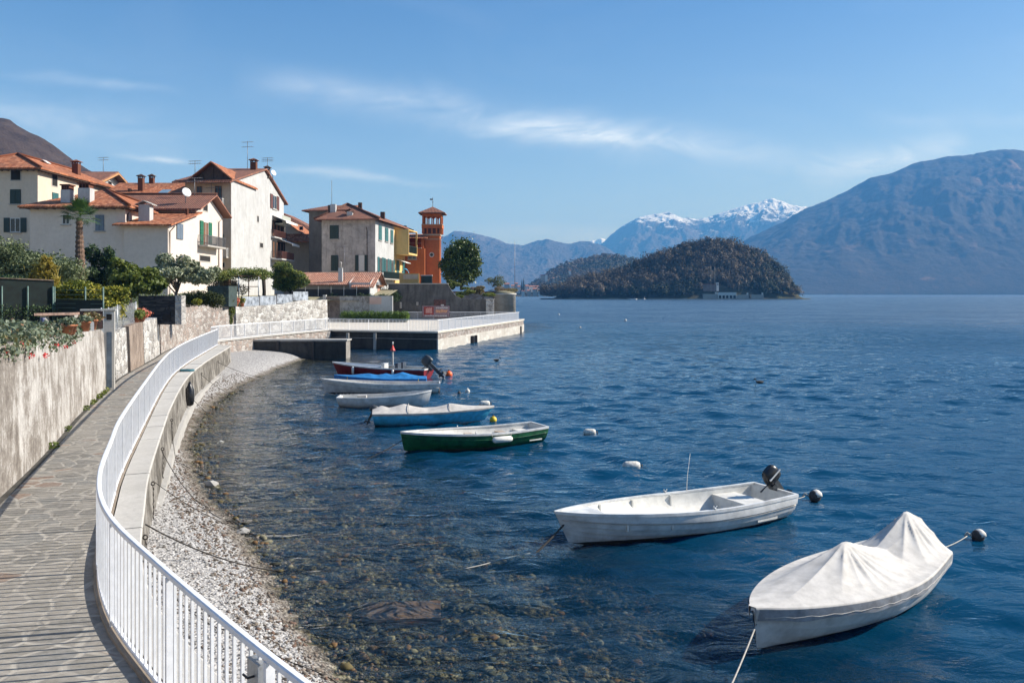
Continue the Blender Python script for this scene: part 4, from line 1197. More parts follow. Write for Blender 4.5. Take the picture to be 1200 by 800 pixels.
def outboard(root, x, z, tilt=0.0, cowl=M_BLACK, sc=1.0, yaw=0.0, y=0.0, stripe=None):
    """motor clamped on the transom; the cowl above, the leg running down behind"""
    T = Matrix.Translation((x, y, z)) @ Matrix.Rotation(yaw, 4, 'Z') @ Matrix.Rotation(tilt, 4, 'Y') @ Matrix.Scale(sc, 4)
    mb = MB(T)
    prof = [(0.02, -0.10, 0.07), (0.06, -0.125, 0.10), (0.16, -0.14, 0.115), (0.26, -0.135, 0.11), (0.33, -0.11, 0.09), (0.37, -0.06, 0.05)]
    g = []
    for (h, xb, hw) in prof:
        ln = -xb + 0.12 - h * 0.12
        row = []
        for k in range(16):
            a = 2 * PI * k / 16
            ca, sa = math.cos(a), math.sin(a)
            row.append((-0.10 + ln * 0.9 * (abs(ca) ** 0.7) * (1 if ca > 0 else -1), hw * (abs(sa) ** 0.7) * (1 if sa > 0 else -1), h))
        g.append(row)
    mb.grid(g, closed_u=True)
    mb.add(g[-1], [tuple(range(16))]); mb.add(g[0], [tuple(range(15, -1, -1))])
    mo = mb.build('outboard_motor', cowl, root, local=True)
    if stripe:
        sb = MB(T); sb.box(-0.30, 0.06, -0.1195, 0.1195, 0.17, 0.205); sb.build('stripe', stripe, mo, local=True)
    lg = MB(T)
    lg.prism([(-0.17, -0.03), (-0.05, -0.035), (-0.05, 0.035), (-0.17, 0.03)], -0.56, 0.02)
    lg.prism([(-0.30, -0.07), (-0.04, -0.05), (-0.04, 0.05), (-0.30, 0.07)], -0.47, -0.45)
    lg.tube([(0.02, 0, -0.60), (-0.05, 0, -0.60), (-0.22, 0, -0.60), (-0.27, 0, -0.60)], [0.015, 0.05, 0.045, 0.02], 10)
    lg.prism([(-0.15, -0.008), (-0.06, -0.008), (-0.06, 0.008), (-0.15, 0.008)], -0.76, -0.62)
    lg.build('leg', M_MOTG, mo, local=True)
    pr = MB(T)
    for k in range(3):
        a = 2 * PI * k / 3 + 0.4
        u = Vector((0.025, -math.sin(a) * 0.045, math.cos(a) * 0.045)); w_ = Vector((0, math.cos(a), math.sin(a)))
        c = Vector((-0.26, 0, -0.60)) + w_ * 0.08
        pr.obox(c, u, w_ * 0.055, u.cross(w_).normalized() * 0.006)
    pr.build('propeller', M_MOTG, mo, local=True)
    br = MB(T)
    br.obox((0.03, 0, -0.10), (0.05, 0, 0), (0, 0.08, 0), (0, 0, 0.11))
    br.tube([(0.02, 0.0, 0.06), (0.18, 0.02, 0.10), (0.36, 0.03, 0.12)], [0.016, 0.014, 0.02], 8)
    br.build('clamp_bracket', M_MOTG, mo, local=True)
    return mo

def boat(label, cat, stern, bow, L=None, group='boats moored in the cove', name='rowing_boat'):
    s, b = Vector(stern), Vector(bow)
    d = b - s
    return thing(name, label, cat, (s.x, s.y, 0.0), group, math.atan2(d.y, d.x)), d.length

def rub_rail(h, root, m=M_TAN, s=0.86, r=0.013):
    mb = MB()
    for side in (-1, 1):
        mb.tube([h.pt(0.004 + 0.985 * i / 40, s, side, h.th * .5 + .004) for i in range(41)], r, 5)
    return mb.build('rub_rail', m, root, local=True)
def waterline(h, root, m=M_ALGAE, z0=-0.05, z1=0.035):
    """a thin dark band of growth just proud of the hull at the water"""
    mb = MB()
    for side in (-1, 1):
        g = []
        for i in range(31):
            t = i / 30
            row = []
            for z in (z0, z1):
                lo, hi = 0.0, 1.0
                for _ in range(18):
                    md = (lo + hi) / 2
                    if h.pt(t, md, 1)[2] < z: lo = md
                    else: hi = md
                p = h.pt(t, hi, side, h.th + 0.004 if h.strakes else 0.004)
                row.append(p)
            g.append(row)
        mb.grid(g if side < 0 else [r[::-1] for r in g])
    mb.build('waterline_band', m, root, local=True)

# -- the white open clinker boat with the black motor
root, L = boat('white open clinker boat with black outboard motor and thin aerial', 'boat', (5.93, 19.45), (1.12, 17.0), name='open_boat')
h = Hull(L, 1.72, 0.50, 0.18, 0.04, 0.80, 0.16, 0.30, 2.1, strakes=6, th=0.03)
h.shell(MB(), n=44).build('hull', M_HULLW, root, local=True)
h.inside(MB(), 0.09, 0.05).build('hull_lining', M_HULLI, root, local=True)
h.gunwale(MB(), 0.075, 0.03).build('gunwale', M_HULLW, root, local=True)
waterline(h, root, M_DKIRON, -0.05, 0.03)
rub_rail(h, root, M_CANVG, .80, .010)
h.thwart(0.15, 0.62, 0.40, 0.30, 0.97).build('stern_seat', M_HULLI, root, local=True)
for t in (0.42, 0.62, 0.78):
    for sd in (-1, 1):
        x, y, z = h.pt(t, 1, sd)
        MB().obox((x, y - sd * 0.075, z - 0.17), (0.02, 0, 0), (0, 0.025, 0), (0, 0, 0.15)).build('rib', M_HULLI, root, local=True)
fd = MB(); gg = []
for i in range(7):
    t = 0.84 + 0.155 * i / 6
    x, y, z = h.pt(t, 1, 1); gg.append([(x, -y + 0.02, z - 0.012), (x, 0, z + 0.012), (x, y - 0.02, z - 0.012)])
fd.grid(gg).build('foredeck', M_HULLW, root, local=True)
for sd in (-1, 1):
    x, y, z = h.pt(0.44, 1, sd)
    MB().tube([(x, y - sd * 0.02, z), (x, y - sd * 0.02, z + 0.07)], 0.02, 6).tube([(x - 0.04, y - sd * 0.02, z + 0.11), (x - 0.035, y - sd * 0.02, z + 0.07), (x + 0.035, y - sd * 0.02, z + 0.07), (x + 0.04, y - sd * 0.02, z + 0.11)], 0.011, 5).build('oarlock', M_STEEL, root, local=True)
x, y, z = h.pt(0.33, 1, -1)
MB().tube([(x, y + 0.02, z), (x - 0.02, y + 0.02, z + 0.35), (x - 0.10, y + 0.02, z + 0.86)], [0.010, 0.007, 0.004], 5).build('aerial', M_FEND, root, local=True)
outboard(root, 0.0, 0.66, tilt=R(38), sc=1.05, stripe=M_HULLW)

# -- the covered white boat in front
root, L = boat('white boat laced under an off-white canvas cover with two peaks', 'boat', (7.13, 15.16), (3.42, 11.93), name='covered_boat')
h = Hull(L, 1.80, 0.47, 0.14, 0.03, 0.66, 0.16, 0.10, 2.0, strakes=5, th=0.014)
h.shell(MB(), n=40).build('hull', M_HULLW, root, local=True)
h.gunwale(MB(), 0.06, 0.03).build('gunwale', M_HULLW, root, local=True)
waterline(h, root, M_DKIRON, -0.06, 0.02)
def cover(h, peaks, n=150, nw=60, sag=0.05, skirt=0.16, folds=0.018, seed=1.0):
    P = []
    for i in range(n + 1):
        t = i / n
        tt = min(t, 0.998)
        x, yb, zs = h.pt(tt, 1, 1)
        yb += 0.03; zs += 0.045
        if t > 0.99: x += 0.02
        row = []
        for j in range(-nw, nw + 1):
            q = j / nw
            y = q * yb
            zb = zs - sag * (1 - q * q) * math.sin(PI * min(1, t * 1.0 + 0.02)) * 0.5
            zp = 0.0; fz = 0.0
            edge = (1 - abs(q) ** 3)
            for (px, ph, a, b, nf) in peaks:
                dx, dy = (x - px), y
                # distance as a share of the way to the gunwale along this ray
                rr = math.hypot(dx / a, dy / max(0.2, b))
                cone = ph * max(0.0, 1 - max(rr, .035)) ** 1.7
                zp = max(zp, cone) + 0.12 * min(zp, cone)
                ang = math.atan2(dy, dx)
                fz += (0.9 - 1.8 * abs(math.sin(ang * nf / 2 + seed * px)) ** .6 + 0.5 * math.sin(ang * nf * .43 + 2 * seed + px)) * folds * math.exp(-((rr - 0.26) / 0.38) ** 2) * min(1.0, rr * 6) * (ph / 0.5)
            row.append((x, y, zb + (zp + fz) * edge))
        # skirt over the gunwale
        sk = skirt * (1 + 0.10 * math.sin(t * 23) + 0.06 * math.sin(t * 51 + 1))
        L_ = [(x, -yb - 0.012, zs - sk * k / 4) for k in (4, 3, 2, 1)]
        R_ = [(x, yb + 0.012, zs - sk * k / 4) for k in (1, 2, 3, 4)]
        L_ = [(p[0], p[1] + (0.02 * (zs - p[2]) / sk), p[2]) for p in L_]; R_ = [(p[0], p[1] - (0.02 * (zs - p[2]) / sk), p[2]) for p in R_]
        P.append(L_ + row + R_)
    mb = MB(); mb.grid([r[::-1] for r in P])
    # end flaps at the transom
    r0 = P[0]
    mb.grid([r0[4:-4], [(p[0] - 0.015, p[1], min(p[2] - 0.02, r0[4][2] - skirt)) for p in r0[4:-4]]])
    return mb
cover(h, [(2.45, 0.58, 2.6, 1.05, 17), (0.30, 0.68, 2.0, 0.95, 15)], folds=0.022).build('canvas_cover', M_CANV, root, local=True)
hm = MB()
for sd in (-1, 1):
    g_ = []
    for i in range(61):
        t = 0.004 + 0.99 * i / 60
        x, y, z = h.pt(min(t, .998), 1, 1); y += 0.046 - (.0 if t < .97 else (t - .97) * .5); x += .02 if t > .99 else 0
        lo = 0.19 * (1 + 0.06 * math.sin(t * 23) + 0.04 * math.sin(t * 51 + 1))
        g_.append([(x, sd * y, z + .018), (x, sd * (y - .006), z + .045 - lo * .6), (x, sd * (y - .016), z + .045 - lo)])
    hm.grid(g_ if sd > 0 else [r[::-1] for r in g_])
hm.build('cover_shade_band', plain('overhang_shade_grey', (0.27, 0.28, 0.30), 0.7, 0.2, 5), root, local=True)  # grey band paints the overhang's shade onto the cover's skirt
MB().tube([(2.45, 0, 0.1), (2.45, 0, 1.0)], 0.03, 8).build('cover_pole', M_WOOD, root, local=True)
rb = MB()
for sd in (-1, 1):
    pts = []
    for i in range(41):
        t = 0.02 + 0.96 * i / 40
        x, y, z = h.pt(t, 1, sd)
        pts.append((x, y + sd * 0.036, z + 0.045 - 0.150 * (0.93 + 0.07 * math.sin(i * 2.1))))
    rb.tube(pts, 0.006, 5)
rb.build('lacing_cord', M_CANVG, root, local=True)

# -- dark green boat
root, L = boat('dark green rowing boat with white inside and a fender over its side', 'boat', (0.86, 29.15), (-3.42, 26.98))
h = Hull(L, 1.62, 0.46, 0.16, 0.06, 0.78, 0.16, 0.12, 2.1, strakes=5, th=0.012)
h.shell(MB(), n=36).build('hull', M_HULLG, root, local=True)
h.inside(MB(), 0.09).build('hull_lining', M_HULLI, root, local=True)
h.gunwale(MB(), 0.075, 0.032).build('gunwale', M_HULLW, root, local=True)
waterline(h, root)
rub_rail(h, root, M_HULLG, .84, .014)
for t in (0.24, 0.48, 0.68):
    h.thwart(t, 0.26, th=0.05).build('thwart', M_TAN, root, local=True)
h.thwart(0.08, 0.5, 0.34, 0.22).build('stern_seat', M_HULLI, root, local=True)
for sd in (-1, 1):
    x, y, z = h.pt(0.55, 1, sd)
    MB().tube([(x, y - sd * .02, z), (x, y - sd * .02, z + .10)], 0.018, 6).build('oarlock', M_STEEL, root, local=True)
MB().tube([(0.7, 0.35, 0.33), (1.6, 0.30, 0.36), (2.9, 0.2, 0.40)], 0.022, 6).build('oar', M_WOOD, root, local=True)
x, y, z = h.pt(0.37, 1, 1)
MB().lathe([(0.02, -0.36), (0.06, -0.34), (0.10, -0.28), (0.105, 0.0), (0.10, 0.28), (0.06, 0.34), (0.02, 0.36)], (x, y + 0.12, z - 0.16), 12, 'x').build('fender', M_FEND, root, local=True)
MB().tube([(x + 0.3, y + 0.12, z - 0.14), (x + 0.36, y + 0.03, z + 0.03)], 0.008, 5).tube([(x - 0.3, y + 0.12, z - 0.14), (x - 0.36, y + 0.03, z + 0.03)], 0.008, 5).build('fender_line', M_ROPE, root, local=True)

# -- pale blue boat under a grey tonneau
root, L = boat('pale blue boat under a grey canvas cover, bow towards open water', 'boat', (-5.25, 32.75), (-1.08, 33.35), name='covered_boat')
h = Hull(L, 1.55, 0.44, 0.14, 0.0, 0.86, 0.14, 0.45, 2.4, vee=0.5)
h.shell(MB(), n=32).build('hull', M_HULLB, root, local=True)
h.gunwale(MB(), 0.06, 0.03).build('gunwale', M_CANV, root, local=True)
waterline(h, root, M_HULLW, -0.05, 0.05)
cover(h, [(2.9, 0.22, 1.5, 1.3, 6), (1.1, 0.28, 1.4, 1.4, 5), (0.25, 0.22, 0.9, 1.2, 5)], n=46, nw=16, sag=0.0, skirt=0.08, folds=0.012).build('canvas_cover', M_CANVG, root, local=True)
rr = MB()
for tt in (0.30, 0.66):
    pts = []
    for j in range(-12, 13):
        x, yb, zs = h.pt(tt, 1, 1); q = j / 12
        pk = 0.25 if tt < 0.5 else 0.19
        pts.append((x, q * (yb + .03), zs + 0.065 + pk * (1 - abs(q) ** 1.6)))
    rr.tube(pts, 0.013, 5)
rr.build('cover_batten', M_CANV, root, local=True)
outboard(root, -0.03, 0.44, tilt=R(24), sc=0.7, cowl=M_MOTG)

# -- white dinghy, bow towards open water
root, L = boat('small plain white dinghy with its bow pointing to open water', 'boat', (-7.62, 37.95), (-3.72, 38.1), name='dinghy')
h = Hull(L, 1.45, 0.42, 0.26, 0.0, 0.80, 0.12, 0.14, 2.2)
h.shell(MB(), n=32).build('hull', M_HULLW, root, local=True)
h.inside(MB(), 0.08).build('hull_lining', M_HULLI, root, local=True)
h.gunwale(MB(), 0.06, 0.03).build('gunwale', M_HULLW, root, local=True)
for t in (0.3, 0.6): h.thwart(t, 0.25).build('thwart', M_TAN, root, local=True)
MB().obox((0.95, 0.0, 0.40), (0.2, 0, 0), (0, 0.13, 0), (0, 0, 0.08)).build('cushion', M_CANVG, root, local=True)

# -- long white boat with a raised prow
root, L = boat('long narrow white boat with a raised pointed prow towards the beach', 'boat', (-3.75, 43.2), (-9.35, 42.75), name='long_boat')
h = Hull(L, 1.55, 0.46, 0.26, 0.02, 0.72, 0.14, 0.18, 1.9)
h.shell(MB(), n=36).build('hull', M_HULLW, root, local=True)
h.inside(MB(), 0.08).build('hull_lining', M_HULLI, root, local=True)
h.gunwale(MB(), 0.07, 0.04, out_=0.03).build('gunwale', M_HULLW, root, local=True)
rub_rail(h, root, M_CANVG, .80, .016)
waterline(h, root, M_DKIRON, -0.05, 0.06)
for t in (0.2, 0.42, 0.64): h.thwart(t, 0.24).build('thwart', M_WOOD, root, local=True)
MB().obox((L + 0.16, 0, 0.76), (0.10, 0, 0.03), (0, 0.03, 0), (0, 0, 0.03)).build('prow_fitting', M_CANVG, root, local=True)
MB().tube([(-0.06, 0.1, -0.1), (-0.05, 0.1, 0.28)], 0.05, 6).build('rudder', M_DKIRON, root, local=True)

# -- yellow boat under a blue tarpaulin
root, L = boat('yellow boat hidden under a bright blue tarpaulin', 'boat', (-4.75, 46.4), (-9.35, 46.0), name='covered_boat')
h = Hull(L, 1.6, 0.42, 0.18, 0.0, 0.80, 0.14, 0.25, 2.2)
h.shell(MB(), n=32).build('hull', M_HULLY, root, local=True)
cover(h, [(3.0, 0.20, 1.6, 1.3, 7), (1.2, 0.30, 1.5, 1.3, 6), (2.1, 0.24, 1.2, 1.3, 5)], n=48, nw=16, sag=0.02, skirt=0.24, folds=0.03, seed=2.2).build('tarpaulin', M_CANVB, root, local=True)
rb = MB()
for tt in (0.08, 0.86):
    x, y, z = h.pt(tt, 1, 1); rb.tube([(x, y + 0.05, z + 0.02), (x, y + 0.05, z - 0.30)], 0.012, 5).tube([(x, -y - 0.05, z + 0.02), (x, -y - 0.05, z - 0.30)], 0.012, 5)
rb.build('tie_strap', M_HULLY, root, local=True)

# -- red motorboat
root, L = boat('deep red motorboat with grey deck, dark seats and a tilted outboard', 'boat', (-5.0, 50.6), (-10.7, 52.4), name='motorboat')
h = Hull(L, 1.85, 0.55, 0.24, 0.0, 0.84, 0.16, 0.3, 2.2, vee=0.5)
h.shell(MB(), n=34).build('hull', M_HULLR, root, local=True)
h.inside(MB(), 0.14).build('hull_lining', M_HULLI, root, local=True)
h.gunwale(MB(), 0.09, 0.04).build('gunwale', M_HULLW, root, local=True)
gg = []
for i in range(15):
    t = 0.46 + 0.53 * i / 14
    x, y, z = h.pt(t, 1, 1); gg.append([(x, -max(0.01, y - 0.05), z + 0.0), (x, 0, z + 0.05), (x, max(0.01, y - 0.05), z + 0.0)])
MB().grid(gg).build('foredeck', M_DECKG, root, local=True)
for sd in (-1, 1):
    sm = MB(); sm.obox((1.75, sd * 0.36, 0.62), (0.09, 0, 0), (0, 0.24, 0), (0, 0, 0.26)).obox((1.98, sd * 0.36, 0.44), (0.22, 0, 0), (0, 0.24, 0), (0, 0, 0.09))
    sm.build('seat', M_NAVY, root, local=True)
MB().obox((2.62, 0.36, 0.62), (0.10, 0, 0), (0, 0.28, 0), (0, 0, 0.22)).build('console', M_HULLW, root, local=True)
for t in (0.30, 0.74):
    x, y, z = h.pt(t, 1, 1)
    MB().lathe([(0.02, -0.24), (0.07, -0.2), (0.08, 0), (0.07, 0.2), (0.02, 0.24)], (x, y + 0.09, z - 0.25), 10).build('fender', M_FEND, root, local=True)
outboard(root, -0.05, 0.72, tilt=R(48), sc=1.55, cowl=M_MOTG)
# mooring stake with a red top mark standing between the boats
q = at(460, 418, 53.5)
st = thing('mooring_stake', 'mooring stake with a red triangular top mark behind the red motorboat', 'mooring stake', (q.x, 53.6, -0.8))
MB().tube([(q.x, 53.6, -0.9), (q.x, 53.6, 1.55)], [0.06, 0.045], 8).build('pole', M_CONC, st)
MB().lathe([(0.17, 0.0), (0.16, 0.03), (0.02, 0.36)], (q.x, 53.6, 1.42), 4).build('top_mark', M_RED, st)
MB().tube([(q.x, 53.6, 1.78), (q.x, 53.6, 1.98)], 0.04, 6).build('tip', M_FEND, st)

# -- buoys
def buoy(x, y, kind, label, r=0.16):
    Y = HC * 1000 / (y - HZ)
    X = (x - 600) / 1000 * Y
    root = thing('buoy', label, 'buoy', (X, Y, 0), 'mooring buoys')
    mat = {'o': M_ORANGE, 'y': M_YELLOW, 'w': M_BUOYW, 'b': M_DKIRON}[kind[0]]
    if len(kind) > 1 and kind[1] == 'c':       # lying cylinder
        a = random.uniform(-0.5, 0.5)
        T = Matrix.Translation((X, Y, 0.05)) @ Matrix.Rotation(a, 4, 'Z')
        MB(T).lathe([(0.02, -r * 1.5), (r * .6, -r * 1.4), (r * .85, -r * .9), (r * .85, r * .9), (r * .6, r * 1.4), (0.02, r * 1.5)], (0, 0, 0), 12, 'x').build('float', mat, root)
        MB(T).tube([(r * 1.4, 0, 0.0), (r * 1.8, 0, 0.05), (r * 1.8, 0, -0.1)], 0.02, 5).build('eye', M_DKIRON, root)
    elif len(kind) > 1 and kind[1] == 't':     # half dark, half white tipped buoy
        MB().ball((X, Y, 0.04), r, 14, 10).build('float', M_DKIRON, root)
        MB().lathe([(r * 1.02, 0.0), (r * .9, r * .5), (r * .5, r * .88), (0.02, r * 1.02)], (X + 0.03, Y, 0.05), 12).build('cap', M_BUOYW, root)
        MB().tube([(X - r * .8, Y, 0.03), (X - r * 1.6, Y + 0.03, 0.10), (X - r * 1.9, Y + .05, 0.02)], 0.025, 6).build('eye', M_ROPE, root)
    else:
        MB().ball((X, Y, r * 0.35), r, 14, 10).build('float', mat, root)
        MB().tube([(X, Y, r * 1.2), (X, Y, r * 1.75)], r * .22, 6).build('eye', M_DKIRON if kind[0] != 'w' else M_BUOYW, root)
    return Vector((X, Y, 0))
buoy(526, 440, 'o', 'round orange buoy beside the stern of the red motorboat', 0.22)
buoy(548, 459, 'w', 'small white buoy standing upright in open water right of the white dinghy', 0.12)
buoy(538, 461, 'b', 'small dark float just left of the upright white buoy', 0.09)
buoy(568, 474, 'wc', 'grey-white cylinder float off the bow of the pale blue boat', 0.16)
buoy(578, 493, 'y', 'round yellow buoy above the dark green boat', 0.14)
buoy(691, 508, 'wc', 'whitish cylinder float right of the dark green boat', 0.15)
buoy(740, 548, 'wc', 'whitish cylinder float behind the white clinker boat', 0.17)
b1 = buoy(955, 583, 'bt', 'dark buoy with white cap tied to the stern of the white clinker boat', 0.15)
b2 = buoy(1146, 630, 'bt', 'dark buoy with white cap tied to the stern of the canvas-covered white boat', 0.13)
buoy(655, 369, 'w', 'tiny white buoy far out, left of the centre of the open lake', 0.22)
buoy(733, 376, 'w', 'small white buoy far out in the middle of the open lake', 0.24)
buoy(680, 384, 'w', 'tiny pale buoy between the quay corner and the two far white buoys', 0.14)
# ducks
def duck(x, y, label, face=1):
    Y = HC * 1000 / (y - HZ); X = (x - 600) / 1000 * Y
    root = thing('duck', label, 'duck', (X, Y, 0), 'ducks on the lake')
    mb = MB()
    ring = [(-0.24, 0.02, 0.10), (-0.17, 0.06, 0.07), (-0.05, 0.11, 0.06), (0.08, 0.10, 0.06), (0.16, 0.06, 0.08), (0.19, 0.045, 0.15), (0.20, 0.045, 0.21), (0.23, 0.05, 0.25), (0.27, 0.03, 0.25), (0.34, 0.018, 0.235)]
    g = []
    for (dx, r_, z) in ring:
        g.append([(X + face * dx, Y + r_ * math.cos(a), max(-0.03, z + r_ * 0.9 * math.sin(a))) for a in [2 * PI * k / 10 for k in range(10)]])
    mb.grid(g, closed_u=True); mb.add(g[0], [tuple(range(10))]); mb.add(g[-1], [tuple(range(10))])
    mb.build('body', plain('dark_feathers', (0.035, 0.03, 0.026), 0.7, 0.3, 12), root)
duck(582, 423, 'dark duck swimming near the quay corner', 1)
duck(890, 449, 'dark duck alone on the open water at right', -1)

# -- mooring lines
def sagline(a, b, sag, n=14, lat=0.0):
    a, b = Vector(a), Vector(b)
    s = (b - a).cross(Vector((0, 0, 1)))
    if s.length > 0: s.normalize()
    return [a.lerp(b, i / n) - Vector((0, 0, sag * 4 * (i / n) * (1 - i / n))) + s * lat * math.sin(PI * i / n * 2) for i in range(n + 1)]
def rope(pts, r, m, label, cat='rope', name='mooring_rope', group=None):
    o = MB().tube(pts, r, 5).build(name, m, None)
    return tag(o, label, cat, group)
rope(sagline((3.44, 11.95, 0.42), (1.9, 9.2, -0.12), 0.10), 0.012, M_ROPE, 'pale bow rope of the canvas-covered white boat slanting into the water')
rope(sagline((7.15, 15.2, 0.42), (b2.x - 0.2, b2.y + 0.02, 0.04), 0.10), 0.010, M_ROPE, 'pale rope from the covered white boat to its dark buoy')
rope(sagline((6.0, 19.45, 0.40), (b1.x - 0.24, b1.y, 0.04), 0.08), 0.010, M_ROPE, 'pale rope from the white clinker boat to its dark buoy')
rope(sagline((1.06, 16.95, 0.45), (0.3, 16.2, -0.05), 0.03), 0.02, M_ROPED, 'dark bow rope of the white clinker boat dipping into the water')
rope(sagline((0.35, 16.4, 0.015), (-0.9, 15.6, -0.03), -0.005, lat=0.03), 0.012, M_ROPE, 'pale floating end of rope ahead of the white clinker boat')
rope(sagline((-3.42, 26.95, 0.40), (-4.6, 26.0, -0.12), 0.04), 0.014, M_ROPED, 'dark bow rope of the dark green boat dipping into the water')
def edge_at(y, o=0.0, z=1.2):
    i = int(np.argmin(np.abs(rp[:, 1] - y)))
    k = ro[i] + 0.02 + o
    return (rp[i][0] + rnm[i][0] * k, rp[i][1] + rnm[i][1] * k, z)
def ground(x, y, dz=0.02):
    return (x, y, max(float(bed_z(np.array([x]), np.array([y]))[0]) + dz, -2))
def shorerope(y, bend, end, label, r=0.014, m=M_ROPED):
    a = edge_at(y)
    pts = sagline(a, ground(*bend), 0.12, 8)
    b = Vector(ground(*bend)); e = Vector(ground(*end))
    for i in range(1, 13):
        q = b.lerp(e, i / 12)
        pts.append(Vector(ground(q.x + 0.08 * math.sin(i * 1.3), q.y + 0.10 * math.sin(i * 0.9 + y), 0.02)))
    rope(pts, r * .62, m, label)
shorerope(14.0, (-4.3, 15.4), (-0.6, 15.0), 'dark rope from the near sea wall across the pebbles into the shallows', 0.02)
shorerope(12.0, (-4.0, 11.6), (-2.0, 10.6), 'nearest dark rope lying across the pebble beach', 0.012)
shorerope(20.5, (-7.2, 19.6), (-5.0, 17.4), 'dark rope hanging from the middle of the curved sea wall', 0.016)
shorerope(25.0, (-9.6, 24.4), (-6.4, 22.0), 'thin dark rope trailing over pebbles below the middle of the sea wall', 0.014)
shorerope(33.0, (-11.8, 34.2), (-7.8, 36.3), 'dark rope from the bunched fender towards the white dinghy', 0.016)
shorerope(40.0, (-13.6, 42.0), (-9.6, 42.8), 'dark rope from the sea wall towards the long white boat', 0.018)
shorerope(47.0, (-14.6, 50.5), (-10.9, 52.4), 'dark rope from the far sea wall towards the red motorboat', 0.018)
shorerope(17.0, (-5.4, 17.8), (-3.2, 18.4), 'thin rope along the edge of the water below the near sea wall', 0.012)
# iron rings with chain on the wall
for y in (13.0, 16.5, 20.5, 25.0, 33.0, 40.0, 47.0):
    a = Vector(edge_at(y, 0.02, 1.25))
    rt_ = thing('mooring_chain', 'rusty mooring chain hanging from a ring in the curved sea wall', 'chain', a, 'mooring chains on the sea wall')
    MB().tube([a + Vector((0.035 * math.cos(t), 0.0, 0.035 * math.sin(t))) for t in [2 * PI * k / 10 for k in range(11)]], 0.012, 5).build('ring', M_DKIRON, rt_)
    MB().tube([a + Vector((0.01 * (k % 2), 0.012 * (k % 3), -0.05 - 0.06 * k)) for k in range(12)], [0.008 + 0.006 * (k % 2) for k in range(12)], 5).build('links', M_DKIRON, rt_)
# dark bundle (an old fender) hanging on the wall
a = Vector(edge_at(33.5, 0.10, 0.95))
f = MB().lathe([(0.03, -0.42), (0.15, -0.36), (0.19, -0.1), (0.17, 0.25), (0.08, 0.42), (0.04, 0.55)], a, 10).build('old_fender', M_BLACK, None)
tag(f, 'black bundled fender hanging on the sea wall below the pale coping', 'fender')
f2 = MB()
a = Vector(edge_at(36.5, -0.25, 1.67))
f2.tube([a + Vector((0.30 * math.cos(t) * (1 + .1 * math.sin(3 * t)), 0.22 * math.sin(t), 0.03 + 0.01 * (k % 3))) for k, t in enumerate([2 * PI * q / 14 * 2.0 for q in range(29)])], 0.035, 6)
o = f2.build('coiled_rope', plain('teal_rope', (0.04, 0.16, 0.20), 0.8, 0.2, 20), None); tag(o, 'teal rope coiled on the pale coping beside the railing', 'rope')
# sunken slab and a few big stones at the water's edge
q = Vector((-1.75, 13.5, 0))
zq = float(bed_z(np.array([q.x]), np.array([q.y]))[0])
o = MB().obox((q.x, q.y, zq + 0.10), (0.62, 0.05, 0.0), (-0.03, 0.32, 0.02), (0, 0, 0.06)).build('sunken_slab', plain('rusty_slab', (0.14, 0.085, 0.055), 0.8, 0.35, 5), None)
tag(o, 'flat brown slab lying under water among the stones', 'stone slab')
for (x, y, s, lb) in [(248, 566, 0.22, 'large pale boulder at the waterline below the curved wall'), (262, 381 + 60, 0.16, 'pale rock at the far waterline'), (285, 622, 0.15, 'brown rock at the waterline by the near rope'), (258, 515, 0.15, 'white rock in the shallows of the cove')]:
    Y = 4.95 * 1000 / (y - HZ); X = (x - 600) / 1000 * Y
    r_ = np.random.default_rng(int(x))
    V = ICV * (1 + r_.uniform(-0.2, 0.2, (12, 1))) * np.array([s, s * .8, s * .55])
    V = V + np.array([X, Y, float(bed_z(np.array([X]), np.array([Y]))[0]) + s * 0.25])
    o = np_mesh('boulder', V, ICF, M_CONC if s != 0.15 or x > 280 else M_STONEW, loc=(X, Y, 0), smooth=False)
    tag(o, lb, 'boulder', 'boulders at the waterline')
# ---------------------------------------------------------------- houses of the village
M_BEIGE = plaster('beige_plaster', (0.66, 0.555, 0.445), (0.60, 0.505, 0.405), (0.50, 0.39, 0.29), 0.4, 0.25, 0.2, 0.1, 3)
M_CREAM = plaster('cream_plaster', (0.66, 0.585, 0.525), (0.60, 0.53, 0.475), (0.52, 0.42, 0.35), 0.4, 0.25, 0.25, 0.1, 3)
M_WHITEP = plaster('white_plaster', (0.525, 0.53, 0.525), (0.445, 0.445, 0.44), (0.29, 0.285, 0.275), 0.35, 0.7, 0.55, 0.2, 2.5)
M_TANP = plaster('tan_plaster', (0.55, 0.44, 0.33), (0.47, 0.38, 0.29), (0.28, 0.23, 0.17), 0.4, 0.3, 0.3, 0.12, 3)
M_OLDP = plaster('old_stained_plaster', (0.60, 0.545, 0.495), (0.38, 0.345, 0.315), (0.16, 0.14, 0.12), 0.55, 0.95, 0.7, 0.4, 2.0)
M_GREYP = plaster('dark_grey_render', (0.20, 0.195, 0.19), (0.16, 0.155, 0.15), (0.09, 0.085, 0.08), 0.5, 0.5, 0.6, 0.3, 3)
M_YELLP = plaster('yellow_plaster', (0.74, 0.50, 0.205), (0.68, 0.46, 0.185), (0.42, 0.32, 0.16), 0.4, 0.2, 0.2, 0.1, 3)
M_OCHRE = plaster('ochre_plaster', (0.55, 0.38, 0.15), (0.48, 0.33, 0.14), (0.3, 0.21, 0.1), 0.4, 0.3, 0.3, 0.1, 3)
M_REDP = plaster('pompeian_red_plaster', (0.60, 0.18, 0.065), (0.50, 0.15, 0.06), (0.30, 0.08, 0.04), 0.4, 0.4, 0.4, 0.15, 3)
M_DWALL = plaster('blackened_wall', (0.17, 0.16, 0.15), (0.10, 0.097, 0.09), (0.045, 0.043, 0.04), 0.5, 0.7, 0.9, 0.5, 3)
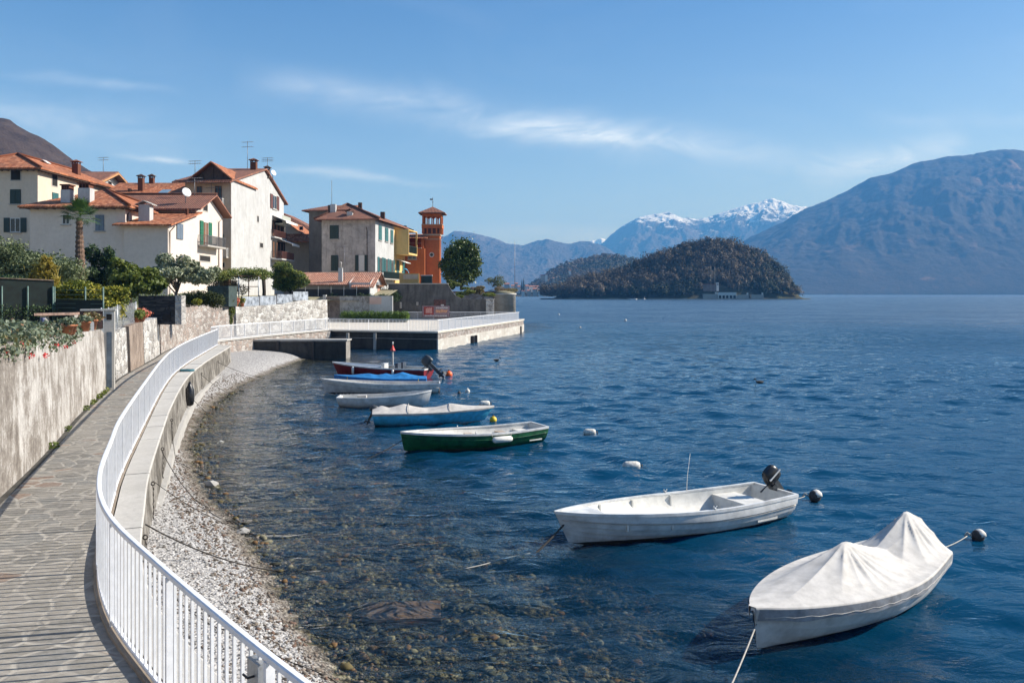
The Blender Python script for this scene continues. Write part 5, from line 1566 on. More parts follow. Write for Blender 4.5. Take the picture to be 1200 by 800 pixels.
M_TILE = tiles('terracotta_tiles', [(0.34, 0.105, 0.045), (0.56, 0.21, 0.095), (0.28, 0.085, 0.04), (0.50, 0.19, 0.09), (0.68, 0.30, 0.16)], (0.17, 0.10, 0.07), 0.8)
M_TILEB = tiles('brown_weathered_tiles', [(0.24, 0.11, 0.075), (0.32, 0.14, 0.09), (0.20, 0.095, 0.07), (0.36, 0.17, 0.11)], (0.12, 0.08, 0.065), 0.5)
M_TILEP = tiles('pink_weathered_tiles', [(0.42, 0.18, 0.11), (0.53, 0.27, 0.18), (0.33, 0.14, 0.09), (0.58, 0.33, 0.24), (0.45, 0.20, 0.13)], (0.20, 0.13, 0.105), 0.75)
M_EAVE = plain('dark_eave_wood', (0.085, 0.05, 0.032), 0.7, 0.25, 6)
M_SHG = plain('dark_green_shutter', (0.007, 0.028, 0.023), 0.55, 0.15, 5)
M_SHT = plain('teal_shutter', (0.032, 0.125, 0.13), 0.55, 0.15, 5)
M_SHBL = plain('blue_grey_shutter', (0.13, 0.17, 0.22), 0.55, 0.12, 5)
M_SHBR = plain('brown_shutter', (0.12, 0.045, 0.035), 0.55, 0.2, 5)
M_SHV = plain('bright_green_shutter', (0.015, 0.13, 0.065), 0.55, 0.15, 5)
M_PANE = plain('dark_window_glass', (0.012, 0.013, 0.016), 0.12, 0.2, 2)
M_DARK = plain('dark_interior', (0.012, 0.010, 0.009), 0.9, 0.2, 2)  # flat near-black laid where openings and recesses hold shade
M_FRAME = plain('white_window_frame', (0.62, 0.60, 0.56), 0.5, 0.06, 8)
M_STONES = plain('stone_sill', (0.38, 0.36, 0.33), 0.8, 0.12, 8)
M_BRICK = tiles('chimney_brick', [(0.30, 0.12, 0.07), (0.38, 0.16, 0.10), (0.25, 0.10, 0.06)], (0.1, 0.06, 0.05), 0.4, 0.25)
M_AWN = plain('white_awning', (0.74, 0.73, 0.70), 0.8, 0.05, 6)
M_DISH = plain('white_dish', (0.78, 0.78, 0.78), 0.4, 0.04, 8)
M_ANT = plain('aerial_metal', (0.20, 0.20, 0.21), 0.45, 0.1, 8, 0.6)
M_SKYL = plain('skylight_glass', (0.20, 0.30, 0.38), 0.1, 0.1, 4)
M_DWOOD = plain('brown_door_wood', (0.17, 0.08, 0.04), 0.6, 0.2, 6)

class Fr:
    """a facade: origin o (x, y), u along the wall to the right as seen from outside, n outwards"""
    def __init__(self, ox, oy, ux, uy):
        l = math.hypot(ux, uy); self.o = (ox, oy); self.u = Vector((ux / l, uy / l, 0)); self.n = Vector((uy / l, -ux / l, 0))
    def pt(self, s, z, d=0.0):
        return Vector((self.o[0], self.o[1], 0)) + self.u * s + self.n * d + Vector((0, 0, z))
    def px(self, x, y):
        k = (x - 600) / 1000.0
        s = (k * self.o[1] - self.o[0]) / (self.u.x - k * self.u.y)
        Y = self.o[1] + self.u.y * s
        return s, HC - (y - HZ) / 1000.0 * Y
    def rect(self, x0, y0, x1, y1):
        """photo rectangle on this wall -> s0, s1, z0, z1 (x0 is the left edge; y1 its bottom)"""
        sa, za = self.px(x0, (y0 + y1) / 2); sb, zb = self.px(x1, (y0 + y1) / 2)
        xm = (x0 + x1) / 2
        _, z1 = self.px(xm, y0); _, z0 = self.px(xm, y1)
        return min(sa, sb), max(sa, sb), z0, z1
    def box(self, mb, s0, s1, z0, z1, d0, d1):
        c = self.pt((s0 + s1) / 2, (z0 + z1) / 2, (d0 + d1) / 2)
        return mb.obox(c, self.u * (s1 - s0) / 2, self.n * (d1 - d0) / 2, Vector((0, 0, (z1 - z0) / 2)))

def window(fr, R_, root, sh='none', shm=None, pane=M_PANE, frame=M_FRAME, sill=True, bars=True, name='window', label=None):
    """a casement: frame, pane, sill, and shutters folded open beside it or shut over it"""
    s0, s1, z0, z1 = R_
    w = s1 - s0
    if sh == 'open':
        t = w * 0.27; a0, a1 = s0 + t, s1 - t
    else: a0, a1 = s0, s1
    f = 0.07
    mb = MB()
    fr.box(mb, a0, a0 + f, z0, z1, -0.02, 0.045); fr.box(mb, a1 - f, a1, z0, z1, -0.02, 0.045)
    fr.box(mb, a0 + f, a1 - f, z1 - f, z1, -0.02, 0.045); fr.box(mb, a0 + f, a1 - f, z0, z0 + f, -0.02, 0.045)
    if bars:
        m_ = (a0 + a1) / 2; fr.box(mb, m_ - 0.035, m_ + 0.035, z0 + f, z1 - f, -0.02, 0.035)
    o = mb.build(name, frame if sh != 'shut' else shm, root, label=label)
    p = MB(); fr.box(p, a0 + f * .5, a1 - f * .5, z0 + f * .5, z1 - f * .5, -0.03, 0.015); p.build('pane', pane, o)
    if sill:
        p = MB(); fr.box(p, a0 - 0.12, a1 + 0.12, z0 - 0.11, z0 - 0.003, -0.02, 0.14); p.build('sill', M_STONES, o)
    if sh == 'open':
        for (b0, b1) in ((s0 - 0.02, a0 - 0.03), (a1 + 0.03, s1 + 0.02)):
            p = MB(); fr.box(p, b0, b1, z0 - 0.02, z1 + 0.02, 0.05, 0.10)
            for k in range(7):
                zz = z0 + (z1 - z0) * (k + .5) / 7; fr.box(p, b0 + .06, b1 - .06, zz - 0.03, zz + 0.03, 0.10, 0.118)
            p.build('shutter', shm, o)
    if sh == 'shut':
        m_ = (a0 + a1) / 2
        for (b0, b1) in ((a0 + 0.01, m_ - 0.012), (m_ + 0.012, a1 - 0.01)):
            p = MB(); fr.box(p, b0, b1, z0 + 0.01, z1 - 0.01, 0.048, 0.085)
            for k in range(8):
                zz = z0 + (z1 - z0) * (k + .5) / 8; fr.box(p, b0 + .06, b1 - .06, zz - 0.03, zz + 0.03, 0.085, 0.10)
            p.build('shutter', shm, o)
    return o
def opening(fr, R_, root, name='window', m=M_DARK):
    s0, s1, z0, z1 = R_
    mb = MB()
    for (a, b, c, d) in ((s0 - .1, s0, z0 - .1, z1 + .1), (s1, s1 + .1, z0 - .1, z1 + .1), (s0, s1, z1, z1 + .1), (s0, s1, z0 - .1, z0)):
        fr.box(mb, a, b, c, d, -0.02, 0.035)
    o = mb.build(name, M_STONES, root)
    p = MB(); fr.box(p, s0 - .02, s1 + .02, z0 - .02, z1 + .02, -0.02, 0.012); p.build('pane', m, o)
    return o
def hip_roof(mb, x0, x1, y0, y1, ze, zr, axis, a, b, ov=0.7, th=0.16):
    """rectangle with overhang; ridge along axis, set in a at its low end and b at its high end (0 = gable)"""
    X0, X1, Y0, Y1 = x0 - ov, x1 + ov, y0 - ov, y1 + ov
    if axis == 'y':
        xm = (x0 + x1) / 2; p, q = (xm, Y0 + a, zr), (xm, Y1 - b, zr)
        A, B, C_, D = (X0, Y0, ze), (X1, Y0, ze), (X1, Y1, ze), (X0, Y1, ze)
        mb.slab([B, C_, q, p], th); mb.slab([D, A, p, q], th)
        if a: mb.slab([A, B, p], th)
        if b: mb.slab([C_, D, q], th)
    else:
        ym = (y0 + y1) / 2; p, q = (X0 + a, ym, zr), (X1 - b, ym, zr)
        A, B, C_, D = (X0, Y0, ze), (X1, Y0, ze), (X1, Y1, ze), (X0, Y1, ze)
        mb.slab([A, B, q, p], th); mb.slab([C_, D, p, q], th)
        if a: mb.slab([D, A, p], th)
        if b: mb.slab([B, C_, q], th)
    return p, q
def ridge_caps(mb, segs, r=0.13):
    for a, b in segs: mb.tube([Vector(a) + Vector((0, 0, .02)), Vector(b) + Vector((0, 0, .02))], r, 6)
def chimney(parent, c, w, d, h, body, cap='slab', cm=None):
    x, y, z = c
    mb = MB(); mb.box(x - w / 2, x + w / 2, y - d / 2, y + d / 2, z, z + h)
    o = mb.build('chimney', body, parent)
    k = MB()
    cm = cm or M_TILEB
    if cap == 'slab':
        for sx in (-1, 1):
            for sy in (-1, 1): k.box(x + sx * w * .42 - .06, x + sx * w * .42 + .06, y + sy * d * .42 - .06, y + sy * d * .42 + .06, z + h, z + h + .28)
        k.slab([(x - w * .75, y - d * .75, z + h + .28), (x + w * .75, y - d * .75, z + h + .28), (x, y, z + h + .55)], .06)
        k.slab([(x + w * .75, y - d * .75, z + h + .28), (x + w * .75, y + d * .75, z + h + .28), (x, y, z + h + .55)], .06)
        k.slab([(x + w * .75, y + d * .75, z + h + .28), (x - w * .75, y + d * .75, z + h + .28), (x, y, z + h + .55)], .06)
        k.slab([(x - w * .75, y + d * .75, z + h + .28), (x - w * .75, y - d * .75, z + h + .28), (x, y, z + h + .55)], .06)
    elif cap == 'gable':
        k.slab([(x - w * .8, y - d * .7, z + h), (x, y - d * .7, z + h + .35), (x, y + d * .7, z + h + .35), (x - w * .8, y + d * .7, z + h)], .07)
        k.slab([(x, y - d * .7, z + h + .35), (x + w * .8, y - d * .7, z + h), (x + w * .8, y + d * .7, z + h), (x, y + d * .7, z + h + .35)], .07)
    elif cap == 'arches':
        n = 4
        for i in range(n):
            cx = x - w / 2 + w * (i + .5) / n
            k.box(cx - .05, cx + .05, y - d / 2, y + d / 2, z + h, z + h + .4)
        k.box(x - w * .58, x + w * .58, y - d * .58, y + d * .58, z + h + .4, z + h + .52)
    elif cap == 'pot':
        k.lathe([(w * .3, 0), (w * .26, .5), (w * .34, .55), (w * .34, .7), (.02, .78)], (x, y, z + h), 8)
    k.build('chimney_cap', cm, o)
    return o
def chim_px(parent, x0, x1, yt, Y, body, cap='slab', cm=None, d=None, deep=2.6):
    a, b = at(x0, yt, Y), at(x1, yt, Y); w = b.x - a.x
    lose = {'slab': .55, 'gable': .35, 'arches': .52, 'none': 0, 'pot': .75}[cap]
    return chimney(parent, ((a.x + b.x) / 2, Y, a.z - lose - deep), w, d or w, deep, body, cap, cm)
def aerial(parent, base, h, kind=1, m=M_ANT):
    x, y, z = base
    mb = MB(); mb.tube([(x, y, z), (x, y, z + h)], 0.035, 5)
    if kind:
        for k, zz in enumerate((0.97, 0.82, 0.70)[:kind + 1]):
            zt = z + h * zz; L = 0.75
            mb.tube([(x - L, y + .2, zt), (x + L, y - .2, zt)], 0.022, 4)
            for j in range(6):
                xx = x - L + 2 * L * j / 5; yy = y + .2 - .4 * j / 5
                mb.tube([(xx - .06, yy - .3, zt), (xx + .06, yy + .3, zt)], 0.014, 4)
    return mb.build('aerial', m, parent)
def dish(parent, c, r, face):
    """a satellite dish on a short mast, looking along face"""
    T = Matrix.Translation(c) @ Vector(face).to_track_quat('Z', 'Y').to_matrix().to_4x4()
    mb = MB(T)
    prof = [(0.02, 0.0), (r * .5, r * .07), (r * .85, r * .19), (r, r * .27), (r, r * .31), (r * .5, r * .12), (0.02, r * .05)]
    mb.lathe(prof, (0, 0, 0), 16)
    mb.tube([(0, -r * .9, r * .2), (0, 0, r * .9)], 0.03, 5)
    o = mb.build('satellite_dish', M_DISH, parent)
    m2 = MB(); m2.tube([Vector(c) - Vector((0, 0, 1.2)), Vector(c) - Vector(face).normalized() * .08], 0.045, 6); m2.build('dish_mast', M_ANT, o)
    return o
def balcony(fr, s0, s1, z, depth, root, railm, slabm=M_STONES, rh=1.0, solid=False, th=0.16):
    mb = MB(); fr.box(mb, s0, s1, z - th, z, 0.003, depth); o = mb.build('balcony', slabm, root)
    r_ = MB()
    if solid:
        fr.box(r_, s0, s1, z + 0.003, z + rh, depth - .08, depth); fr.box(r_, s0, s0 + .08, z + 0.003, z + rh, 0.01, depth - .083); fr.box(r_, s1 - .08, s1, z + 0.003, z + rh, 0.01, depth - .083)
    else:
        fr.box(r_, s0, s1, z + rh - .05, z + rh, depth - .05, depth)
        fr.box(r_, s0, s0 + .05, z + rh - .05, z + rh, 0.01, depth - .05); fr.box(r_, s1 - .05, s1, z + rh - .05, z + rh, 0.01, depth - .05)
        n = max(4, int((s1 - s0) / 0.16))
        for k in range(n + 1):
            s = s0 + .02 + (s1 - s0 - .04) * k / n; fr.box(r_, s - .018, s + .018, z + .003, z + rh - .053, depth - .045, depth - .01)
        for k in range(int(depth / .16)):
            for s in (s0 + .02, s1 - .02):
                d = .08 + k * .16; fr.box(r_, s - .018, s + .018, z + .003, z + rh - .053, d - .018, d + .018)
    r_.build('balcony_railing', railm, o)
    return o
def downpipe(fr, s, z0, z1, root, m=M_EAVE, d=0.09):
    mb = MB(); mb.tube([fr.pt(s, z0, d), fr.pt(s, z1 - .5, d), fr.pt(s, z1, d + .45)], 0.055, 6)
    return mb.build('downpipe', m, root)
def eaves(mb, x0, x1, y0, y1, z, ov, step=0.7):
    """rafter tails showing under the overhang on the two faces that can be seen"""
    mb.box(x0 - ov + .06, x1 + ov - .06, y0 - ov + .05, y0 - ov + .15, z - .12, z + .01); mb.box(x1 + ov - .15, x1 + ov - .05, y0 - ov + .151, y1, z - .12, z + .01)
    for i in range(int((x1 - x0) / step) + 1):
        x = x0 + i * step; mb.box(x - .05, x + .05, y0 - ov + .06, y0 - .01, z - .14, z - .005)
    for i in range(int((y1 - y0) / step) + 1):
        y = y0 + i * step; mb.box(x1 + .01, x1 + ov - .06, y - .05, y + .05, z - .14, z - .005)

# ---- A: big beige house at the far left
ra = thing('house', 'large beige house with dark green shutters at the far left edge', 'house', (-57.9, 95, 4), 'village houses')
MB().box(-63.2, -52.8, 95, 113, 3.5, 18.72).build('wall', M_BEIGE, ra)
mb = MB(); hip_roof(mb, -63.2, -52.8, 95, 113, 18.92, 21.35, 'y', 6.0, 0.9, 0.8)
rf = mb.build('roof', M_TILE, ra)
mb = MB(); ridge_caps(mb, [((-52.0, 94.2, 18.98), (-58, 100.2, 21.42)), ((-64, 94.2, 18.98), (-58, 100.2, 21.42)), ((-58, 100.2, 21.42), (-58, 113, 21.42))]); mb.build('ridge_tiles', M_TILE, rf)
mb = MB(); eaves(mb, -63, -52.8, 95, 113, 18.76, 0.75); mb.build('eave_rafters', M_EAVE, ra)
fA = Fr(-63.2, 95, 1, 0); fA2 = Fr(-52.8, 95, 0, 1)
opening(fA, fA.rect(13, 199, 24, 211), ra)
window(fA, fA.rect(12, 222, 24.5, 239), ra, 'shut', M_SHG)
window(fA, fA.rect(5, 255.5, 31, 272), ra, 'open', M_SHG)
window(fA, fA.rect(-16, 222, -3, 239), ra, 'shut', M_SHG)
opening(fA2, fA2.rect(61, 205, 67, 218), ra)
window(fA2, fA2.rect(61, 226, 68, 237), ra, 'shut', M_SHT)
window(fA2, fA2.rect(90, 229, 96, 240), ra, 'shut', M_SHT)
q = at(89.5, 207, 107); chimney(rf, (q.x, q.y, q.z - .5), 0.75, 0.75, 2.1, M_BRICK, 'slab')
q = at(52, 192, 104); chimney(rf, (q.x, q.y, q.z - .6), 0.7, 0.7, 0.7, M_WHITEP, 'gable', M_FRAME)

# ---- D: gabled house behind it
rd = thing('house', 'gabled house with dark wooden eaves rising behind the large beige house', 'house', (-60, 115, 4), 'village houses')
MB().prism([(-68, 115), (-56, 115), (-56, 123), (-68, 123)], 3.5, 20.2).add([(-56, 115, 20.2), (-56, 123, 20.2), (-56, 119, 21.7), (-68, 115, 20.2), (-68, 123, 20.2), (-68, 119, 21.7)], [(0, 1, 2), (3, 5, 4)]).build('wall', M_WHITEP, rd)
mb = MB(); hip_roof(mb, -68, -56, 115, 123, 20.1, 22.0, 'x', 0, 0, 1.1); rfd = mb.build('roof', M_TILEB, rd)
mb = MB()
for s in (-1, 1): mb.slab([(-54.85, 119, 21.86), (-54.85, 119 + s * 5.1, 19.93), (-54.80, 119 + s * 5.1, 19.7), (-54.80, 119, 21.6)], 0.02)
for y in (113.9, 116.5, 119, 121.5, 124.1): mb.box(-56.0, -54.95, y - .08, y + .08, 21.85 - abs(y - 119) * .38 - .30, 21.85 - abs(y - 119) * .38 - .14)
mb.build('barge_boards', plain('orange_wood', (0.42, 0.21, 0.08), 0.6, 0.2, 5), rd)
fD = Fr(-56, 115, 0, 1)
window(fD, fD.rect(126, 212, 131, 218), rd, 'none', bars=False)
window(fD, fD.rect(118, 216, 122, 221), rd, 'none', bars=False)
q = at(121, 201, 119); aerial(rd, (q.x, q.y, q.z - .2), 2.2, 1)

# ---- B: low beige hip-roofed house
rb_ = thing('house', 'low beige house with arched white chimneys behind the palm', 'house', (-40, 80, 4), 'village houses')
MB().box(-45.2, -36.25, 80, 91, 3.5, 13.0).build('wall', M_CREAM, rb_)
mb = MB(); hip_roof(mb, -45.2, -36.25, 80, 91, 13.15, 15.4, 'x', 5.0, 5.2, 0.75); rfb = mb.build('roof', M_TILE, rb_)
mb = MB(); ridge_caps(mb, [((-35.5, 79.25, 13.2), (-40.7, 85.5, 15.44)), ((-35.5, 91.75, 13.2), (-40.7, 85.5, 15.44))]); mb.build('ridge_tiles', M_TILE, rfb)
mb = MB(); eaves(mb, -45.2, -36.25, 80, 91, 13.0, 0.7, 0.8); mb.build('eave_rafters', M_EAVE, rb_)
fB = Fr(-45.2, 80, 1, 0)
window(fB, fB.rect(112, 252, 122, 270.5), rb_, 'shut', M_SHBL)
window(fB, fB.rect(73, 251, 82, 263), rb_, 'none')
for (xa, xb, yb, yt) in ((74, 84.5, 239, 223), (94, 108, 238, 221)):
    q = at((xa + xb) / 2, yb, 80.9); chimney(rfb, (q.x, q.y, q.z - .5), (xb - xa) * .081, 0.9, (yb - yt) * .081 + .5, M_WHITEP, 'arches', M_BRICK)
downpipe(Fr(-36.25, 80, 0, 1), 0.35, 4, 13.0, rb_)

# ---- C: lower front wing and gabled main block with the balcony
rc = thing('house', 'pale house with a green-shuttered balcony door and brown gable above the olive tree', 'house', (-34, 80, 4), 'village houses')
mb = MB(); mb.prism([(-36.2, 79.6), (-32.1, 79.6), (-32.1, 86.6), (-36.2, 86.6)], 3.5, [11.35, 11.35, 13.0, 13.0])
mb.prism([(-42, 86.6), (-32.1, 86.6), (-32.1, 94.6), (-42, 94.6)], 3.5, 13.5)
mb.add([(-32.1, 86.6, 13.5), (-32.1, 94.6, 13.5), (-32.1, 90.6, 15.15), (-42, 86.6, 13.5), (-42, 94.6, 13.5), (-42, 90.6, 15.15)], [(0, 1, 2), (3, 5, 4)])
mb.build('wall', M_CREAM, rc)
mb = MB(); mb.slab([(-37.0, 78.9, 11.42), (-31.5, 78.9, 11.42), (-31.5, 86.9, 13.32), (-37.0, 86.9, 13.32)], 0.16)
rfc = mb.build('roof', M_TILE, rc, label='orange tiled roof of the low front wing')
mb = MB(); hip_roof(mb, -42, -32.1, 86.6, 94.6, 13.55, 15.5, 'x', 0, 0, 0.8); rfc2 = mb.build('roof', M_TILEB, rc, label='brown tiled gable roof of the main block')
mb = MB(); ridge_caps(mb, [((-42.8, 90.6, 15.55), (-31.3, 90.6, 15.55))]); mb.build('ridge_tiles', M_TILEB, rfc2)
fC = Fr(-32.1, 79.6, 0, 1); fC0 = Fr(-36.2, 79.6, 1, 0)
window(fC, fC.rect(206.5, 262, 214, 280.5), rc, 'shut', M_SHBL, sill=False)
window(fC, fC.rect(234, 260, 247.5, 288), rc, 'open', M_SHV, pane=M_DWOOD, sill=False, name='balcony_door')
opening(fC, fC.rect(238, 239.5, 243, 247), rc)
opening(fC, fC.rect(234, 300, 246, 306), rc)
s0, s1, z0, z1 = fC.rect(232, 280, 254, 288.5)
balcony(fC, s0, s1, z0, 1.0, rc, M_ANT)
downpipe(fC, 0.25, 4, 11.3, rc); downpipe(fC, 13.6, 4, 13.3, rc)
q = at(171, 256, 81.2); chimney(rfc, (q.x, q.y, q.z - .5), 1.05, 0.85, 1.8, M_WHITEP, 'gable', M_STONES)
q = at(219, 248, 84.5); chimney(rfc, (q.x, q.y, q.z - .3), 0.22, 0.22, 0.6, M_BRICK, 'none', M_BRICK)
q = at(217.8, 226, 87.6); dish(rc, (q.x, q.y, q.z), 0.50, (0.75, -0.6, 0.35))
q = at(228, 228, 90); aerial(rc, (q.x, q.y, q.z - .5), 2.3, 1)

# ---- E: wide orange roof behind
re_ = thing('house', 'house with a wide orange roof and skylight behind the lower houses', 'house', (-44, 104, 4), 'village houses')
MB().box(-50, -38.5, 105, 117, 3.5, 16.6).build('wall', M_TANP, re_)
mb = MB(); hip_roof(mb, -50, -38.5, 105, 117, 16.6, 19.4, 'x', 0, 0, 1.0); rfe = mb.build('roof', M_TILE, re_)
def on_roof_e(y): return 16.6 + (y - 104) / 7.0 * 2.8
mb = MB(); q = at(191.5, 222, 106.5)
mb.slab([(q.x - .55, 106.2, on_roof_e(106.2) + .07), (q.x + .55, 106.2, on_roof_e(106.2) + .07), (q.x + .55, 107.6, on_roof_e(107.6) + .07), (q.x - .55, 107.6, on_roof_e(107.6) + .07)], .06)
mb.build('skylight', M_SKYL, rfe)
q = at(165.5, 222, 107.5); chimney(rfe, (q.x, q.y, q.z - .6), 0.62, 0.62, 2.0, M_BRICK, 'slab', M_EAVE)
q = at(178, 214, 111); chimney(rfe, (q.x, q.y, q.z - .6), 0.55, 0.55, 1.2, M_BRICK, 'slab', M_EAVE)
q = at(152, 224, 107); chimney(rfe, (q.x, q.y, q.z - .6), 0.35, 0.35, 0.9, M_EAVE, 'none', M_EAVE)

# ---- F: tall white house
rF = thing('house', 'tall white house with a blank sunlit gable wall and brown balconies', 'house', (-35.5, 100, 4), 'village houses')
XF = -32.9
mb = MB(); mb.box(-38.3, XF, 100, 123, 3.5, 18.1)
mb.add([(XF, 100, 18.1), (XF, 123, 18.1), (XF, 113.4, 21.3), (-38.3, 100, 18.1), (-38.3, 123, 18.1), (-38.3, 113.4, 21.3)], [(0, 1, 2), (3, 5, 4)])
mb.build('wall', M_WHITEP, rF)
fF0 = Fr(-38.3, 100, 1, 0); fF = Fr(XF, 100, 0, 1); fF1 = Fr(-38.3, 99.97, 1, 0)
mb = MB(); fF0.box(mb, 0, 5.37, 4, 18.3, 0.002, 0.03); mb.build('front_wall', M_TANP, rF, label='tan plastered front wall of the tall white house')
mb = MB(); mb.slab([(-39.1, 99.1, 18.15), (XF + .35, 99.1, 18.15), (XF + .35, 113.4, 21.62), (-39.1, 113.4, 21.62)], .2)
mb.slab([(XF + .35, 113.4, 21.62), (XF + .35, 124.2, 18.05), (-39.1, 124.2, 18.05), (-39.1, 113.4, 21.62)], .2)
rff = mb.build('roof', M_TILEB, rF)
mb = MB()   # front gablet
gx0, gx1, gy, gz0 = -37.2, -33.1, 100.2, 18.55
gm = (gx0 + gx1) / 2
mb.slab([(gx0 - .5, gy - .7, gz0 - .1), (gm, gy - .7, 20.45), (gm, gy + 9.5, 20.45), (gx0 - .5, gy + 9.5, gz0 - .1)], .16)
mb.slab([(gm, gy - .7, 20.45), (gx1 + .45, gy - .7, gz0 - .1), (gx1 + .45, gy + 9.5, gz0 - .1), (gm, gy + 9.5, 20.45)], .16)
mb.build('gablet_roof', M_TILE, rff)
mb = MB(); mb.add([(gx0, gy, 18.3), (gx1, gy, 18.3), (gx1, gy, gz0), (gm, gy, 20.25), (gx0, gy, gz0)], [(0, 1, 2, 3, 4)])
for x in (-36.3, -35.15, -34.0): mb.box(x - .08, x + .08, gy - .12, gy - .01, 18.4, 19.8 - abs(x - gm) * .7)
mb.build('gablet_front', M_EAVE, rff)
mb = MB(); mb.slab([(-39.4, 98.8, 17.95), (XF + .3, 98.8, 17.95), (XF + .3, 100.0, 18.35), (-39.4, 100.0, 18.35)], .14); mb.build('front_eave', M_TILEB, rff)
window(fF1, fF1.rect(230.5, 218.5, 237, 230), rF, 'none', frame=M_SHBR)
window(fF1, fF1.rect(252, 218, 260, 243), rF, 'none', frame=M_SHBR, sill=False, name='balcony_door')
s0, s1, z0, z1 = fF0.rect(252, 233, 263, 243); balcony(fF0, s0, s1, z0, 0.8, rF, M_FRAME, rh=1.0)
window(fF1, fF1.rect(254, 275, 262, 291), rF, 'shut', M_SHT, sill=False)
s0, s1, z0, z1 = fF0.rect(253, 290, 268, 301); balcony(fF0, s0, s1, z0, 0.8, rF, M_FRAME, rh=1.0)
opening(fF1, fF1.rect(258, 308, 263, 313), rF)
opening(fF, fF.rect(301.3, 253.5, 303, 260), rF); opening(fF, fF.rect(304.5, 285, 308, 290), rF)
window(fF, fF.rect(316.5, 229, 326.5, 245), rF, 'open', M_SHBR)
# loggias, inner shade a flat dark sheet, with brown railings, awnings
for (xa, xb, ya, yb) in ((318.5, 333.5, 260, 278.5), (318.5, 334, 283, 303)):
    s0, s1, z0, z1 = fF.rect(xa, ya, xb, yb)
    o = opening(fF, (s0, s1, z0, z1), rF, 'loggia')
    for k in range(4):
        s = s0 + (s1 - s0) * (k + .5) / 4; mb = MB(); fF.box(mb, s - .30, s + .25, z0 + .1, z1 - .2, 0.014, 0.05); mb.build('door_leaf', M_DWOOD, o)
s0, s1, z0, z1 = fF.rect(317.5, 260, 333.5, 278.8); balcony(fF, s0, min(s1 + 2, 22.7), z0, 0.5, rF, M_SHBR, M_WHITEP, 0.9, False)
s0, s1, z0, z1 = fF.rect(317.5, 285, 334, 304); balcony(fF, s0, 22.9, z0, 1.5, rF, M_SHBR, M_WHITEP, 1.0, False)
for (xa, xb, y0_, dep_) in ((319, 333.5, 254.5, 1.9), (325, 334, 280.5, 2.1)):
    s0, s1, z0, z1 = fF.rect(xa, y0_, xb, y0_ + 5)
    A, B = fF.pt(s0, z1, .05), fF.pt(s1, z1, .05); C_, D = fF.pt(s1, z1 - .75, dep_), fF.pt(s0, z1 - .75, dep_)
    mb = MB(); mb.slab([A, B, C_, D], .05); mb.obox(D.lerp(C_, .5) - Vector((0, 0, .16)), (C_ - D) / 2, fF.n * .012, (0, 0, .13))
    mb.build('awning', M_AWN, rF)
mb = MB(); fF.box(mb, 18.6, 22.9, 17.9 - 3.1, 17.9 - 2.0, 1.0, 1.04); fF.box(mb, 18.6, 22.9, 14.6, 14.8, 0.003, 1.04)
mb.build('terrace_screen', plain('frosted_screen', (0.42, 0.44, 0.38), 0.4, 0.1, 6), rF)
q = at(297.5, 200, 112); chimney(rff, (q.x, q.y, q.z - .5), 0.75, 0.75, 1.6, M_BRICK, 'slab')
q = at(313.5, 203, 115); chimney(rff, (q.x, q.y, q.z - .6), 0.6, 0.6, 1.1, M_EAVE, 'slab', M_EAVE)
q = at(320, 203, 116); dish(rff, (q.x, q.y, q.z), 0.42, (0.8, -0.45, 0.4))
q = at(227.5, 205, 101); dish(rff, (q.x, q.y, q.z - .3), 0.36, (0.5, -0.8, 0.35))
q = at(290, 200, 113); aerial(rff, (q.x, q.y, q.z - .3), 4.2, 1)
q = at(313.5, 196, 116); aerial(rff, (q.x, q.y, q.z - .3), 1.6, 2)
q = at(228.5, 205, 101); aerial(rff, (q.x, q.y, q.z - .3), 2.0, 1)
q = at(236, 228, 96); aerial(rff, (q.x, 99.2, q.z - 1.3), 3.0, 1)

# ---- G: little house in the gap
rg = thing('house', 'small orange-roofed house in the narrow gap beside the tall white house', 'house', (-35, 133, 4), 'village houses')
mb = MB(); mb.box(-39, -31.6, 133, 143, 3.5, 13.2); mb.add([(-39, 133, 13.2), (-31.6, 133, 13.2), (-35.3, 133, 16.2)], [(0, 1, 2)])
mb.build('wall', M_TANP, rg)
mb = MB(); hip_roof(mb, -39, -31.6, 133, 143, 13.1, 16.4, 'y', 0, 0, 0.6); mb.build('roof', M_TILE, rg)
mb = MB(); mb.slab([(-35.6, 131.2, 13.0), (-30.8, 131.2, 13.0), (-30.8, 133.0, 14.3), (-35.6, 133.0, 14.3)], .15); mb.build('porch_roof', M_TILE, rg)
opening(Fr(-39, 133, 1, 0), Fr(-39, 133, 1, 0).rect(351.5, 266, 354.5, 269), rg)
rg2 = thing('house', 'grey-roofed house end farther back in the same narrow gap', 'house', (-42, 150, 4), 'village houses')
MB().box(-46, -35.6, 150, 162, 3.5, 16.4).build('wall', M_WHITEP, rg2)
mb = MB(); hip_roof(mb, -46, -35.6, 150, 162, 16.3, 19.4, 'y', 3, 3, 0.7); mb.build('roof', M_TILEB, rg2)

